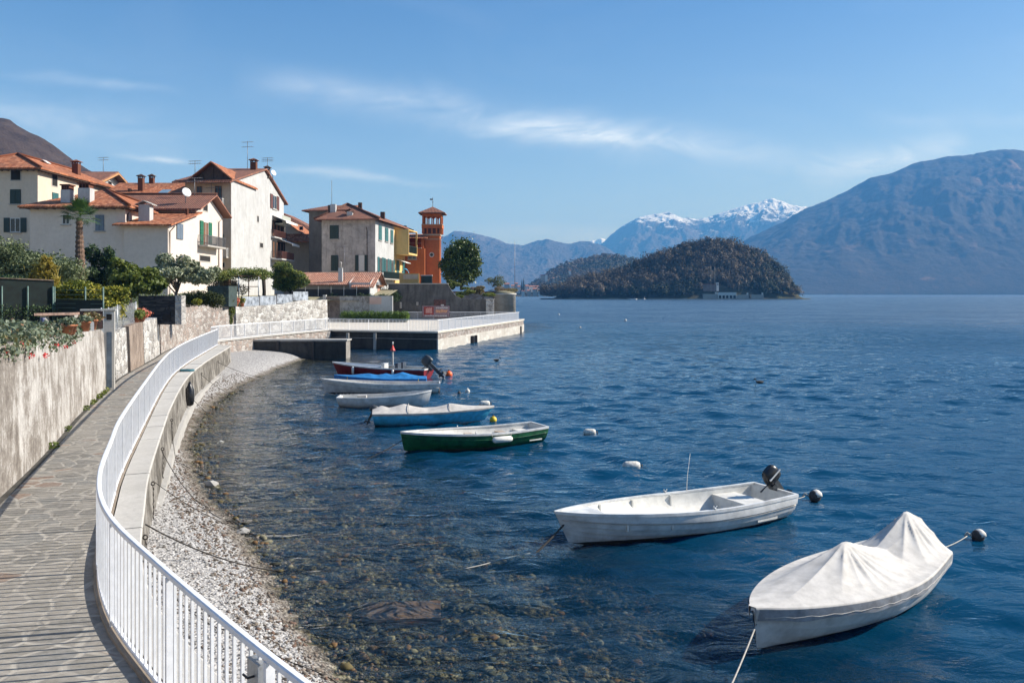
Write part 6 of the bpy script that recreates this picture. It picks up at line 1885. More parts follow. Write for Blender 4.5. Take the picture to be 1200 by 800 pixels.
# ---- H: old plastered house turned a little towards the lake
TH = Matrix.Translation((-19.42, 121, -0.5)) @ Matrix.Rotation(R(-6.5), 4, 'Z') @ Matrix.Scale(1.1, 4)
ZH = lambda z: 1.1 * z - 0.5
rh = thing('house', 'old house with stained grey plaster front, white side and teal shutters', 'house', (-22, 122, 4), 'village houses')
MB(TH).box(-7.1, 0, 0, 18.1, 3.5, 14.5).build('wall', M_OLDP, rh)
mb = MB(TH); mb.box(-9.9, -7.1, 3, 13, 3.5, 16.05); mb.box(-7.097, -5.0, 3.5, 13, 14.5, 16.0); mb.build('wing_wall', M_GREYP, rh, label='dark grey rendered side wing')
mb = MB(TH); A, B, C_, D, P_, Q_ = (-7.85, -.75, 14.6), (.75, -.75, 14.6), (.75, 18.85, 14.6), (-7.85, 18.85, 14.6), (-5.2, 4.9, 17.1), (-5.2, 13.6, 17.1); mb.slab([A, B, P_], .16); mb.slab([B, C_, Q_, P_], .16); mb.slab([C_, D, Q_], .16); mb.slab([D, A, P_, Q_], .16); rfh = mb.build('roof', M_TILEB, rh)
mb = MB(TH); hip_roof(mb, -9.9, -5.0, 3.0, 11.5, 16.1, 17.2, 'x', 2.2, 0, 0.75); mb.build('wing_roof', M_TILEB, rfh)
mb = MB(TH); ridge_caps(mb, [((.75, -.75, 14.66), (-5.2, 4.9, 17.16)), ((-7.85, -.75, 14.66), (-5.2, 4.9, 17.16))]); mb.build('ridge_tiles', M_TILEB, rfh)
uh = Vector((math.sin(R(6.5)), math.cos(R(6.5))))
fH = Fr(-19.42, 121, uh.x, uh.y); o_ = TH @ Vector((-9.9, 0, 0)); fH0 = Fr(o_.x, o_.y, uh.y, -uh.x)
mb = MB(); fH.box(mb, 0.0, 10.5, 4.0, ZH(14.35), 0.003, 0.035); mb.build('side_wall', M_WHITEP, rh, label='white painted wall facing the lake')
mb = MB(); fH.box(mb, 10.5, 19.9, 4.0, ZH(14.35), 0.003, 0.035); mb.build('side_wall', M_YELLP, rh, label='yellow painted end of the lake side')
window(fH0, fH0.rect(386.5, 264, 397, 280), rh, 'shut', M_SHG)
opening(fH0, fH0.rect(422.5, 266, 430.5, 278.5), rh, m=M_OLDP)
window(fH0, fH0.rect(388, 299, 396.5, 317.5), rh, 'shut', M_SHG)
window(fH0, fH0.rect(416.5, 299, 431, 317.5), rh, 'open', M_SHG, pane=M_FRAME)
fHd = Fr(fH.o[0] + fH.n.x * .035, fH.o[1] + fH.n.y * .035, uh.x, uh.y)
for rc_ in ((443.5, 264.5, 447, 281.5), (451, 267, 454.5, 283), (457.5, 269.5, 460.3, 285)): window(fHd, fHd.rect(*rc_), rh, 'shut', M_SHT)
for rc_ in ((442.3, 301.5, 449, 318.5), (449.8, 303, 455.5, 320), (456.5, 304.5, 462, 321)): window(fHd, fHd.rect(*rc_), rh, 'open', M_SHT, sill=False)
for rc_ in ((464.7, 305.5, 467.3, 322), (471.5, 305, 474.5, 321)): window(fHd, fHd.rect(*rc_), rh, 'shut', M_SHT, sill=False)
downpipe(fH0, 9.75, 6.5, 14.4, rh)
# yellow covered balcony
mb = MB(); fH.box(mb, 11.220, 17.160, 11.050, 11.325, .036, 2.2); fH.box(mb, 11.220, 11.385, 11.328, 14.790, .036, 2.2); fH.box(mb, 11.220, 17.160, 14.793, 14.955, .036, 2.2); fH.box(mb, 16.995, 17.160, 11.328, 14.790, 1.95, 2.2)
bo = mb.build('balcony', M_YELLP, rh)
mb = MB(); fH.box(mb, 11.396, 16.984, 11.336, 14.768, .036, .06); mb.build('recess_shade', M_DARK, bo)  # thin dark sheet on the wall stands in for the balcony's inner shade
mb = MB(); fH.box(mb, 11.440, 16.940, 12.392, 12.458, 2.12, 2.18)
for k in range(28): fH.box(mb, 11.5 + k * .2, 11.54 + k * .2, 11.33, 12.38, 2.13, 2.17)
mb.build('balcony_railing', M_SHG, bo)
mb = MB(); A, B = fH.pt(11.7, 10.4, .04), fH.pt(14.8, 10.4, .04); mb.slab([A, B, fH.pt(14.8, 9.8, 1.7), fH.pt(11.7, 9.8, 1.7)], .05); mb.build('awning', M_AWN, rh)
s0, s1, z0, z1 = fH.rect(441, 320, 463, 329); balcony(fH, 0.6, 11.4, 7.2, 1.1, rh, M_SHG, M_STONES, 1.0)
chim_px(rfh, 387.6, 393.8, 239.5, 124, M_WHITEP, 'none', M_EAVE)
chim_px(rfh, 384.5, 387.4, 240.5, 123.9, M_EAVE, 'none', M_EAVE)
chim_px(rfh, 407, 413.5, 245, 122.3, M_WHITEP, 'gable', M_EAVE)
chim_px(rfh, 420, 424.2, 237.5, 125.5, M_EAVE, 'none', M_EAVE)
chim_px(rfh, 446, 451, 248.5, 128, M_EAVE, 'none', M_EAVE)
chim_px(rfh, 473, 476.5, 264.5, 138, M_EAVE, 'none', M_EAVE)
q = at(388.8, 241, 126); aerial(rfh, (q.x, q.y, q.z - .2), 3.9, 0)

# ---- ochre garden terrace in front of its far end, with planter and blue sheet
q0, q1 = at(468, 326, 115.5), at(491, 326, 115.5)
tw = thing('terrace_wall', 'ochre terrace parapet below the yellow balcony', 'parapet wall', (q0.x, 115.5, 5.9))
MB().box(q0.x, q1.x, 115.5, 115.8, 5.9, at(0, 320.5, 115.5).z).build('wall', M_OCHRE, tw)
MB().box(q0.x + .5, q1.x - .15, 115.46, 115.497, at(0, 327, 115.5).z, at(0, 321.5, 115.5).z).build('plaque', M_TANP, tw)
q = at(475, 320, 115.65)
mb = MB()
gg = []
for i in range(9):
    a = PI * i / 8; gg.append([(q.x + .45 * math.cos(a) * (1 + .1 * math.sin(5 * a + j)), q.y + j * .3 - .3, q.z + .02 + .62 * math.sin(a) * (1 - .18 * abs(j - 1))) for j in range(3)])
mb.grid(gg)
o = mb.build('blue_sheet', plain('blue_plastic_sheet', (0.06, 0.36, 0.55), 0.4, 0.12, 4), None); tag(o, 'bright blue plastic sheet heaped on the ochre terrace parapet', 'sheet')
q = at(500, 327, 117); rp_ = thing('planter', 'dark planter box beside the ochre terrace parapet', 'planter', (q.x, q.y, 5.7))
MB().box(q.x - .75, q.x + .75, q.y - .3, q.y + .3, 5.9, q.z + .45).build('box', M_SHG, rp_)
MB().box(q.x - .8, q.x + .8, q.y - .35, q.y + .35, q.z + .453, q.z + .55).build('rim', M_FRAME, rp_)

# ---- I: red house with belvedere tower
ri = thing('tower_house', 'pompeian red house with a slender belvedere tower and arched loggia', 'tower house', (-12, 138.6, 5.5), 'village houses')
xa, xb = at(476, 300, 138.6).x, at(497, 300, 138.6).x
mb = MB(); mb.box(xa - 1.5, xb + .1, 138.6, 148, 5.0, at(0, 291, 138.6).z)
mb.box(xa - 1.5, xb + .1, 142.6, 148, at(0, 291, 138.6).z, at(0, 279, 142.6).z); mb.box(xa - 1.5, xa - .9, 138.9, 142.4, at(0, 291, 138.6).z, at(0, 279.5, 138.6).z); mb.box(xb - .55, xb - .1, 138.9, 139.5, at(0, 291, 138.6).z + .003, at(0, 279.5, 138.6).z)
mb.build('wall', M_REDP, ri)
mb = MB(); zz = at(0, 279, 138.6).z; mb.slab([(xa - 2.2, 137.8, zz), (xb + .55, 137.8, zz), (xb + .55, 143.5, zz + 1.0), (xa - 2.2, 143.5, zz + 1.0)], .14); mb.slab([(xa - 2.2, 143.5, zz + 1), (xb + .55, 143.5, zz + 1), (xb + .55, 149, zz), (xa - 2.2, 149, zz)], .14)
mb.build('roof', M_TILE, ri)
fI = Fr(xa - 1.5, 138.6, 1, 0)
window(fI, fI.rect(478, 294.5, 488, 304), ri, 'none', pane=M_SHBL)
mb = MB(); fI.box(mb, 0.2, 4.0, at(0, 291, 138.6).z - .02, at(0, 291, 138.6).z + .10, -.2, .25); fI.box(mb, 0.2, 4.0, at(0, 291, 138.6).z + .8, at(0, 291, 138.6).z + .86, .1, .16)
mb.build('terrace_ledge', M_TANP, ri)
YT = 139.7
tx0, tx1 = at(497.3, 300, YT).x, at(515.3, 300, YT).x; tw_ = tx1 - tx0; tcx = (tx0 + tx1) / 2; tcy = YT + tw_ / 2
zA, zB, zC, zD = at(0, 273.5, YT).z, at(0, 263.5, YT).z, at(0, 253.0, YT).z, at(0, 249.5, YT).z
mb = MB(); mb.box(tx0, tx1, YT, YT + tw_, 5.0, zA); to = mb.build('tower_shaft', M_REDP, ri)
mb = MB(); mb.box(tx0 - .12, tx1 + .12, YT - .12, YT + tw_ + .12, zA - .35, zA - .1); mb.box(tx0 - .07, tx1 + .07, YT - .07, YT + tw_ + .07, zA - 1.0, zA - .9); mb.build('cornice', M_TANP, to)
mb = MB(); hw = tw_ / 2 + .42
mb.box(tcx - hw, tcx + hw, tcy - hw, tcy + hw, zB - .55, zB)
for fc in (Fr(tcx - hw, tcy - hw, 1, 0), Fr(tcx + hw, tcy - hw, 0, 1), Fr(tcx + hw, tcy + hw, -1, 0), Fr(tcx - hw, tcy + hw, 0, -1)):
    for k in range(5):
        s = .16 + (2 * hw - .32) * k / 4
        mb.obox(fc.pt(s, zA + .38, -.24), fc.u * .10, fc.n * .20, (0, 0, (zB - .58 - zA) / 2))
        mb.obox(fc.pt(s, zA + .10, -.34), fc.u * .09, fc.n * .10, (0, 0, .12))
gal = mb.build('gallery', M_REDP, to)
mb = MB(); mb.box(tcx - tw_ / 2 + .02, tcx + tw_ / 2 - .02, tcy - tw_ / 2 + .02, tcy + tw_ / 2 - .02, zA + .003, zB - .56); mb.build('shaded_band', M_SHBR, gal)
mb = MB(); mb.box(tcx - hw - .05, tcx + hw + .05, tcy - hw - .05, tcy + hw + .05, zB, zB + .10); mb.build('gallery_floor', M_TANP, to)
lg = MB(); lw = tw_ / 2 + .30
def arcade(fc, W, n):
    bay = W / n
    for k in range(n + 1):
        s = bay * k
        w_ = .13 if k in (0, n) else .085
        lg.obox(fc.pt(min(max(s, .1), W - .1), (zB + .1 + zC) / 2, -.12), fc.u * w_, fc.n * .12, (0, 0, (zC - zB - .1) / 2))
    lg.obox(fc.pt(W / 2, (zC + zD) / 2 + .02, -.12), fc.u * W / 2, fc.n * .125, (0, 0, (zD - zC) / 2 - .0))
    for k in range(n):         # arch spandrels
        for j in range(5):
            a0 = PI * j / 5; a1 = PI * (j + 1) / 5
            r_ = bay / 2 - .08
            p = [fc.pt(bay * (k + .5) + r_ * math.cos(a), zC - .35 + min(.35, r_ * math.sin(a) * .9), 0.0) for a in (a0, a1)]
            q_ = [fc.pt(bay * (k + .5) + r_ * math.cos(a), zC, 0.0) for a in (a1, a0)]
            v = p + q_
            lg.add(v + [x - fc.n * .2 for x in v], [(0, 1, 2, 3), (7, 6, 5, 4), (0, 4, 5, 1)])
for fc in (Fr(tcx - lw, tcy - lw, 1, 0), Fr(tcx + lw, tcy - lw, 0, 1), Fr(tcx + lw, tcy + lw, -1, 0), Fr(tcx - lw, tcy + lw, 0, -1)):
    arcade(fc, 2 * lw, 4)
lg.build('loggia', M_REDP, to)
mb = MB(); hip_roof(mb, tcx - lw, tcx + lw, tcy - lw, tcy + lw, zD, zD + 1.15, 'y', lw + .62, lw + .62, .62, .14); tr_ = mb.build('tower_roof', M_TILEB, to)
mb = MB(); mb.box(tcx - lw - .5, tcx + lw + .5, tcy - lw - .5, tcy + lw + .5, zD - .16, zD - .13); mb.build('soffit', M_EAVE, tr_)
mb = MB(); mb.tube([(tcx, tcy, zD + 1.0), (tcx, tcy, zD + 2.7)], .035, 5).ball((tcx, tcy, zD + 1.9), .09, 8, 6); mb.obox((tcx - .25, tcy, zD + 2.35), (.22, 0, 0), (0, .02, 0), (0, 0, .11)); mb.build('weather_vane', M_EAVE, tr_)
fT = Fr(tx0, YT, 1, 0); s0, z0 = fT.px(505.8, 298.5)
mb = MB(); n = 20
pts = [fT.pt(s0 + .34 * math.cos(2 * PI * k / n), z0 + .34 * math.sin(2 * PI * k / n), .03) for k in range(n + 1)]
mb.tube(pts, .09, 6); ro_ = mb.build('round_window', M_FRAME, to)
mb = MB(); mb.add([fT.pt(s0 + .3 * math.cos(2 * PI * k / n), z0 + .3 * math.sin(2 * PI * k / n), .012) for k in range(n)], [tuple(range(n))]); mb.build('pane', M_PANE, ro_)
downpipe(Fr(tx1, YT, 0, 1), .2, 6, zA - .5, to)

# ---- low sheds in front of the old house
rk = thing('shed', 'low shed with weathered pink tiles and a white gable below the old house', 'shed', (-21, 104, 4), 'sheds by the quay')
XS = -17.45
mb = MB(); mb.box(-27.0, XS - 2.6, 106.3, 113.0, 4.0, 6.2); mb.box(XS - 2.6, XS, 105.0, 114.2, 4.0, 6.35)
mb.add([(XS, 105, 6.35), (XS, 114.2, 6.35), (XS, 110, 7.55), (XS - 2.6, 105, 6.35), (XS - 2.6, 114.2, 6.35), (XS - 2.6, 110, 7.55)], [(0, 1, 2), (3, 5, 4)])
mb.build('wall', M_WHITEP, rk)
mb = MB(); mb.slab([(-27.4, 105.2, 6.15), (-19.2, 105.2, 6.15), (-19.2, 110.4, 7.75), (-27.4, 110.4, 7.75)], .14); mb.slab([(-27.4, 110.4, 7.75), (-17, 110.4, 7.75), (-17, 115, 6.2), (-27.4, 115, 6.2)], .14)
mb.slab([(-19.7, 104.1, 5.83), (XS + .55, 104.1, 5.83), (XS + .55, 110.4, 7.77), (-19.7, 110.4, 7.77)], .14)
rfk = mb.build('roof', M_TILEP, rk)
mb = MB(); mb.slab([(XS + .5, 110.4, 7.85), (XS + .62, 110.4, 7.85), (XS + .62, 115.2, 6.1), (XS + .5, 115.2, 6.1)], .22); mb.build('barge_board', M_EAVE, rfk)
fK = Fr(XS, 105, 0, 1)
o = opening(fK, fK.rect(442.2, 335.5, 445.8, 347), rk, 'door', m=plain('pinkish_door', (0.45, 0.25, 0.2), 0.6, 0.15, 5))
mb = MB(); s0, s1, z0, z1 = fK.rect(441, 334.5, 447, 336); fK.box(mb, s0, s1, z0, z1 + .05, .0, .35); mb.build('door_hood', M_DWOOD, rk)
mb = MB(); s0, s1, z0, z1 = fK.rect(440.6, 330.5, 443, 334); fK.box(mb, s0, s1, z0, z1, .01, .25); mb.build('lamp_box', M_STEEL, rk)
q = at(398, 326, 105.8); chimney(rfk, (q.x, 106.4, 6.3), .5, .5, 1.9, M_WHITEP, 'pot', M_STONES)
q = at(399, 317, 105.8); aerial(rfk, (q.x + .35, 106.6, 6.6), 4.4, 2)
# dark screen fence in front of the shed
q0, q1 = at(372, 345, 103.6), at(433, 345, 103.6)
rs = thing('screen_fence', 'dark screening fence under the shed eaves behind the plaster garden wall', 'fence', (q0.x, 103.6, 4.2))
MB().box(q0.x - 3, q1.x, 103.6, 103.66, 4.2, at(0, 338.8, 103.6).z).build('panel', plain('dark_mesh', (0.018, 0.02, 0.022), 0.8, 0.25, 5), rs)
for k in range(7):
    x = q0.x - 3 + (q1.x - q0.x + 3) * k / 6; MB().box(x - .03, x + .03, 103.52, 103.597, 4.2, at(0, 335.5, 103.6).z).build('post', M_STEEL, rs)

# ---- plaster garden wall along the back of the quay
gw = thing('garden_wall', 'plaster garden wall at the back of the quay, whitewashed at its right end', 'garden wall', (-20, 110.5, 1.6))
xs = [at(x, 350, 102.0).x for x in (382, 398, 433, 447, 460)]
zt = at(0, 347.0, 102.0).z
for (a, b, m_) in ((0, 1, M_WALLB), (1, 2, M_WALL), (2, 4, M_WHITEP)):
    MB().box(xs[a] + (.003 if a else 0), xs[b], 102.0, 102.4, 1.3, zt + (.0 if a < 2 else .03)).build('wall_panel', m_, gw)
MB().box(xs[0] - .35, xs[0] - .003, 101.9, 102.5, 1.3, zt + .15).build('end_pier', M_WHITEP, gw)
MB().box(xs[0] - 2.4, xs[0] - .36, 103.0, 103.3, 1.3, zt - .05).build('dark_return', M_DWALL, gw)
mb = MB(); mb.box(xs[2], xs[3], 101.985, 101.997, zt - .95, zt - .1); mb.build('pink_patch', plaster('pink_wash', (0.62, 0.42, 0.34), (0.66, 0.48, 0.40), (0.5, 0.35, 0.3), .6, .3, .2, .1, 3), gw)

# ---- blackened wall of the upper terrace, pier and round bastion
dw = thing('retaining_wall', 'tall blackened retaining wall behind the quay with a sweeping curved top', 'retaining wall', (-10, 113, 1.6))
pts = [(455, 333.0), (525, 333.0), (527, 337), (530, 342), (534, 346.5), (540, 349.5), (550, 350.6), (571, 350.8)]
top = [at(x, y, 113.0) for x, y in pts]
mb = MB()
for a, b in zip(top[:-1], top[1:]):
    mb.prism([(a.x, 113.0), (b.x, 113.0), (b.x, 113.6), (a.x, 113.6)], 1.3, [a.z, b.z, b.z, a.z])
mb.build('wall', M_DWALL, dw)
mb = MB(); mb.box(top[0].x, top[1].x, 112.92, 113.65, top[0].z + .003, top[0].z + .13); mb.build('coping', M_CONC, dw)
q0, q1 = at(508.5, 351, 113), at(522.5, 361, 113)
mb = MB(); mb.box(q0.x, q1.x, 112.94, 112.997, q1.z - 1.5, q0.z); do = mb.build('door', plain('faded_brown_door', (0.13, 0.055, 0.04), 0.7, 0.3, 4), dw)
mb = MB(); q = at(518.5, 358, 113); mb.box(q.x - .2, q.x + .2, 112.90, 112.937, q.z - .2, q.z + .15); mb.build('notice', M_FRAME, do)
for x in (469.3, 488.8):
    q = at(x, 356, 112.5); MB().box(q.x - .13, q.x + .13, 112.7, 112.997, q.z - (.6 if x < 480 else .2), q.z + .25).build('meter_box', M_STONES, dw)
pr = thing('gate_pier', 'pale stone pier at the lake end of the blackened wall', 'pier', (-3, 113, 1.6))
q0, q1 = at(569.5, 351, 112.6), at(578.7, 351, 112.6)
MB().box(q0.x, q1.x, 112.6, 113.7, 1.3, q0.z).build('shaft', M_STONEW, pr)
MB().box(q0.x - .06, q1.x + .06, 112.54, 113.76, q0.z + .003, q0.z + .12).build('cap', M_CONC, pr)
ba = thing('bastion', 'round pale stone bastion at the lake edge beyond the quay', 'bastion', (-1.1, 122, 0))
q = at(592, 343.5, 122)
MB().lathe([(1.62, -1.0), (1.55, q.z - .25), (1.66, q.z - .22), (1.66, q.z)], (q.x - .05, 122, 0), 28).build('drum', M_QUAYS, ba)
MB().lathe([(1.5, 0), (1.4, .15), (1.05, .3), (.1, .4)], (q.x - .05, 122, q.z + .003), 20).build('planting_mound', M_GRASSY, ba)
q2 = at(579, 366, 122)
bw_ = thing('retaining_wall', 'shaded stone wall running back from the round bastion', 'retaining wall', (-6, 120, 1))
MB().box(q2.x - 12, q2.x + .2, 121.5, 123, -1, at(0, 344, 122).z).build('wall', M_STONEG, bw_)
MB().box(at(527, 340, 122).x, at(600, 340, 122).x, 121.45, 121.497, at(0, 343.5, 122).z, at(0, 341.5, 122).z).build('flower_ledge', plain('dry_red_ledge', (0.22, 0.10, 0.07), 0.9, 0.3, 3), bw_)
# tall thin mast on the point
q = at(603.3, 344, 124)
o = MB().tube([(q.x, 124, 4), (q.x, 124, at(0, 281, 124).z)], [.045, .02], 6).build('flag_mast', M_ANT, None); tag(o, 'tall thin bare mast on the point beside the round bastion', 'mast')

# ---- banner on the back railing
q0, q1 = at(494.5, 360.6, 109.7), at(526.5, 371.5, 109.7)
bn = thing('banner', 'dark red banner with white and orange lettering on the back railing of the quay', 'banner', (q0.x, 109.9, 1.7))
MB().box(q0.x, q1.x, 110.02, 110.05, q1.z, q0.z + .25).build('cloth', plain('banner_cloth', (0.25, 0.17, 0.19), 0.7, 0.2, 5), bn)
qm = q0.x + (q1.x - q0.x) * .42
mb = MB(); mb.box(q0.x + .22, qm, 110.006, 110.017, q1.z + .3, q0.z + .12); mb.build('red_panel', plain('banner_panel_red', (0.30, 0.04, 0.03), .7, .15, 5), bn)
lr = random.Random(5)
def strokes(x0, x1, z0, z1, n, m, w):
    """worn lettering that cannot be read at this distance: uneven upright strokes joined by short bars"""
    mb = MB()
    for k in range(n):
        x = x0 + (x1 - x0) * (k + .5) / n
        za, zb = z0 + lr.uniform(0, .12) * (z1 - z0), z1 - lr.uniform(0, .15) * (z1 - z0)
        mb.box(x - w, x + w, 110.0, 110.005, za, zb)
        if k % 2 == 0: zz = lr.uniform(za, zb - w); mb.box(x - w, x + (x1 - x0) / n, 109.998, 109.9995, zz, zz + w * 1.6)
    mb.build('worn_lettering', m, bn)
strokes(q0.x + .45, qm - .2, q1.z + .42, q0.z + .02, 7, plain('faded_pink', (0.55, 0.26, 0.22), .7, .1, 5), .06)
strokes(qm + .25, q1.x - .3, q1.z + .55, q0.z - .22, 9, plain('orange_lettering', (0.72, 0.34, 0.16), .6, .05, 5), .05)
strokes(qm + .25, q1.x - .2, q0.z - .12, q0.z + .1, 12, M_FRAME, .03)
strokes(q0.x + .3, q1.x - .3, q1.z + .08, q1.z + .25, 18, M_FRAME, .04)
# ---------------------------------------------------------------- gardens
def leaves(name, blobs, n, size, mat, parent=None, loc=None, seed=1, up=0.0, elong=1.0, shell=0.55, kind=None, shape='leaf', droop=0.0):
    """many small leaf faces through the volume of a few ellipsoids: (cx, cy, cz, rx, ry, rz)"""
    if size > .105 and n < 20000: n = int(n * 2.1); size *= .66
    r = np.random.default_rng(seed)
    B = np.array(blobs, float)
    # every clump gets smaller sprigs poking out of it
    k0 = r.integers(0, len(B), len(B) * 3); dd = r.normal(size=(len(k0), 3)); dd /= np.linalg.norm(dd, axis=1)[:, None]; dd[:, 2] = np.abs(dd[:, 2]) * .9 - .25
    sub = np.concatenate([B[k0, :3] + dd * B[k0, 3:6] * .85, B[k0, 3:6] * r.uniform(.28, .5, (len(k0), 1))], 1)
    B = np.concatenate([B, sub])
    vol = B[:, 3] * B[:, 4] * B[:, 5]
    w = vol ** 0.7; w /= w.sum()
    k = r.choice(len(B), n, p=w)
    d = r.normal(size=(n, 3)); d /= np.linalg.norm(d, axis=1)[:, None]
    rad = r.uniform(0, 1, n) ** (1.0 / (3.0 + 4 * shell)) * (1 + 0.14 * r.normal(size=n) * (r.uniform(size=n) < 0.5))
    P = B[k, :3] + d * rad[:, None] * B[k, 3:6]
    nrm = d * 0.38 + r.normal(size=(n, 3)) * 0.6; nrm[:, 2] += 0.2
    nrm /= np.linalg.norm(nrm, axis=1)[:, None]
    t = np.cross(nrm, r.normal(size=(n, 3))); t[:, 2] += up - droop; t -= nrm * (t * nrm).sum(1)[:, None]
    t /= np.linalg.norm(t, axis=1)[:, None] + 1e-9
    b = np.cross(nrm, t)
    s = size * r.uniform(0.55, 1.25, n)[:, None]
    L = t * s * elong; W = b * s * 0.5
    V = np.stack([P - L * .5, P + W - L * .05, P + L * .5 + nrm * s * .1, P - W - L * .05], 1).reshape(-1, 3)
    F = np.arange(4 * n).reshape(n, 4)
    lc = tuple(OFF[parent.name]) if parent is not None else (loc or tuple(V.mean(0)))
    o = np_mesh(name, V, F, mat, parent=parent, loc=lc)
    if kind: o['kind'] = kind
    return o
def clumpy(c, r, n, seed, k=0.45, flat=0.8):
    """a crown of n overlapping clumps inside an ellipsoid"""
    g = np.random.default_rng(seed)
    out_ = []
    for i in range(n):
        d = g.normal(size=3); d /= np.linalg.norm(d)
        q = g.uniform(0.35, 0.85)
        s = g.uniform(0.7, 1.25) * k
        out_.append((c[0] + d[0] * r[0] * q, c[1] + d[1] * r[1] * q, c[2] + d[2] * r[2] * q, r[0] * s, r[1] * s, r[2] * s * flat))
    return out_
def limbs(base, top, crown, n, r0, m, parent, seed, name='trunk', spread=0.8):
    g = np.random.default_rng(seed)
    mb = MB()
    base, top = Vector(base), Vector(top)
    mid = base.lerp(top, .5) + Vector((g.normal() * .06, g.normal() * .06, 0)) * (top - base).length
    mb.tube([base, mid, top], [r0, r0 * .8, r0 * .6], 8)
    for i in range(n):
        b = crown[i % len(crown)]
        e = Vector((b[0], b[1], b[2])) + Vector(g.normal(size=3)) * .1
        s = base.lerp(top, g.uniform(.6, 1.0))
        m_ = s.lerp(e, .5) + Vector((0, 0, .12 * (e - s).length))
        mb.tube([s, m_, s.lerp(e, spread)], [r0 * .45, r0 * .3, r0 * .12], 5)
    return mb.build(name, m, parent)

M_BARK = plain('grey_brown_bark', (0.115, 0.085, 0.065), 0.9, 0.35, 9, bmp=0.6)
M_BARKD = plain('dark_bark', (0.045, 0.035, 0.028), 0.9, 0.3, 9, bmp=0.6)
M_BARKP = plain('pinkish_bark', (0.30, 0.20, 0.16), 0.9, 0.25, 9, bmp=0.5)
L_OLIVE = leafmat('olive_leaves', [(0.090, 0.119, 0.069), (0.192, 0.225, 0.135), (0.333, 0.356, 0.247), (0.487, 0.499, 0.370)], 0.15)
L_GREY = leafmat('grey_green_leaves', [(0.042, 0.067, 0.036), (0.105, 0.140, 0.068), (0.179, 0.210, 0.107), (0.252, 0.279, 0.152)], 0.2)
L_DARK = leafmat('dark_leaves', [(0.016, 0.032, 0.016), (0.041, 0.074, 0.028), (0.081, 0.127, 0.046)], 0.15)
L_GREEN = leafmat('fresh_green_leaves', [(0.043, 0.065, 0.014), (0.093, 0.130, 0.026), (0.171, 0.205, 0.048), (0.271, 0.270, 0.084)], 0.3)
L_MIXED = leafmat('yellowing_green_leaves', [(0.048, 0.080, 0.019), (0.112, 0.160, 0.040), (0.224, 0.256, 0.064), (0.384, 0.352, 0.096)], 0.3)
L_YELL = leafmat('variegated_yellow_leaves', [(0.045, 0.075, 0.012), (0.14, 0.17, 0.025), (0.36, 0.33, 0.05), (0.55, 0.46, 0.09)], 0.3)
L_BAMB = leafmat('golden_bamboo_leaves', [(0.16, 0.12, 0.03), (0.30, 0.24, 0.05), (0.45, 0.36, 0.09)], 0.35)
L_LAUR = leafmat('glossy_laurel_leaves', [(0.019, 0.036, 0.010), (0.047, 0.080, 0.016), (0.104, 0.144, 0.029), (0.194, 0.221, 0.054)], 0.15, 1.1, 0.4)
L_PALM = leafmat('palm_frond_leaf', [(0.024, 0.060, 0.020), (0.060, 0.120, 0.036), (0.110, 0.170, 0.060)], 0.2)
L_VINE = leafmat('dry_vine_leaves', [(0.150, 0.083, 0.053), (0.255, 0.150, 0.090), (0.195, 0.195, 0.075), (0.300, 0.225, 0.135)], 0.2)
L_HEDGE = leafmat('hedge_leaves', [(0.042, 0.084, 0.014), (0.105, 0.182, 0.025), (0.182, 0.266, 0.042)], 0.3)
L_SUCC = leafmat('pelargonium_leaves', [(0.07, 0.10, 0.06), (0.13, 0.17, 0.11), (0.20, 0.24, 0.17), (0.26, 0.25, 0.17)], 0.2, 2.5)
L_RED = leafmat('red_geranium_petals', [(0.55, 0.04, 0.05), (0.75, 0.09, 0.09)], 0.2)
L_PINK = leafmat('pink_orange_petals', [(0.60, 0.16, 0.10), (0.70, 0.30, 0.22)], 0.2)
M_TERRA = plain('terracotta_pot', (0.42, 0.16, 0.075), 0.8, 0.15, 9)
M_MESH = plain('dark_green_mesh', (0.010, 0.019, 0.017), 0.85, 0.3, 3)
M_GPOST = plain('green_fence_post', (0.10, 0.17, 0.15), 0.5, 0.1, 9)

def plant(name, label, cat, base, group=None): return thing(name, label, cat, base, group)

# big grey-green willow-leaved bush at the left
q = at(30, 325, 58)
t = plant('bush', 'huge grey-green bush below the large beige house', 'bush', (q.x, 58, 4.2), 'garden shrubs')
bl = clumpy((at(22, 300, 58).x, 58, 6.7), (4.4, 2.8, 2.3), 22, 3, .40) + clumpy((at(70, 305, 57).x, 57, 6.2), (1.9, 1.6, 2.0), 8, 4, .5) + clumpy((at(-40, 300, 58).x, 58, 6.4), (3, 2.5, 2.2), 8, 5, .5)
leaves('foliage', bl, 19000, .17, L_GREY, t, seed=5, up=.5, elong=1.7, shell=.3)
limbs((q.x, 58, 4.0), (q.x, 58, 5.4), bl, 14, .16, M_BARKD, t, 8, 'stems')
q = at(-20, 330, 50)
t = plant('bush', 'low dark shrub at the far left edge below the huge grey-green bush', 'bush', (q.x, 50, 4.1), 'garden shrubs')
leaves('foliage', clumpy((at(8, 320, 50).x, 50, 5.3), (3.2, 1.3, 1.0), 9, 9, .45), 3500, .2, L_DARK, t, seed=11)
q = at(50, 330, 46)
t = plant('bamboo', 'golden yellow bamboo clump in front of the huge grey-green bush', 'bamboo', (q.x, 46, 4.1))
bl = [(at(54, 313, 46).x, 46, 6.1, .42, .4, .95), (at(47, 318, 46).x, 46, 5.8, .5, .4, .75), (at(59, 318, 46).x, 46, 5.6, .4, .4, .7), (at(33, 322, 46).x, 46, 5.4, .5, .4, .4)]
leaves('foliage', bl, 1900, .20, L_BAMB, t, seed=12, up=1.4, elong=2.2, shell=.1)
mb = MB(); g = np.random.default_rng(4)
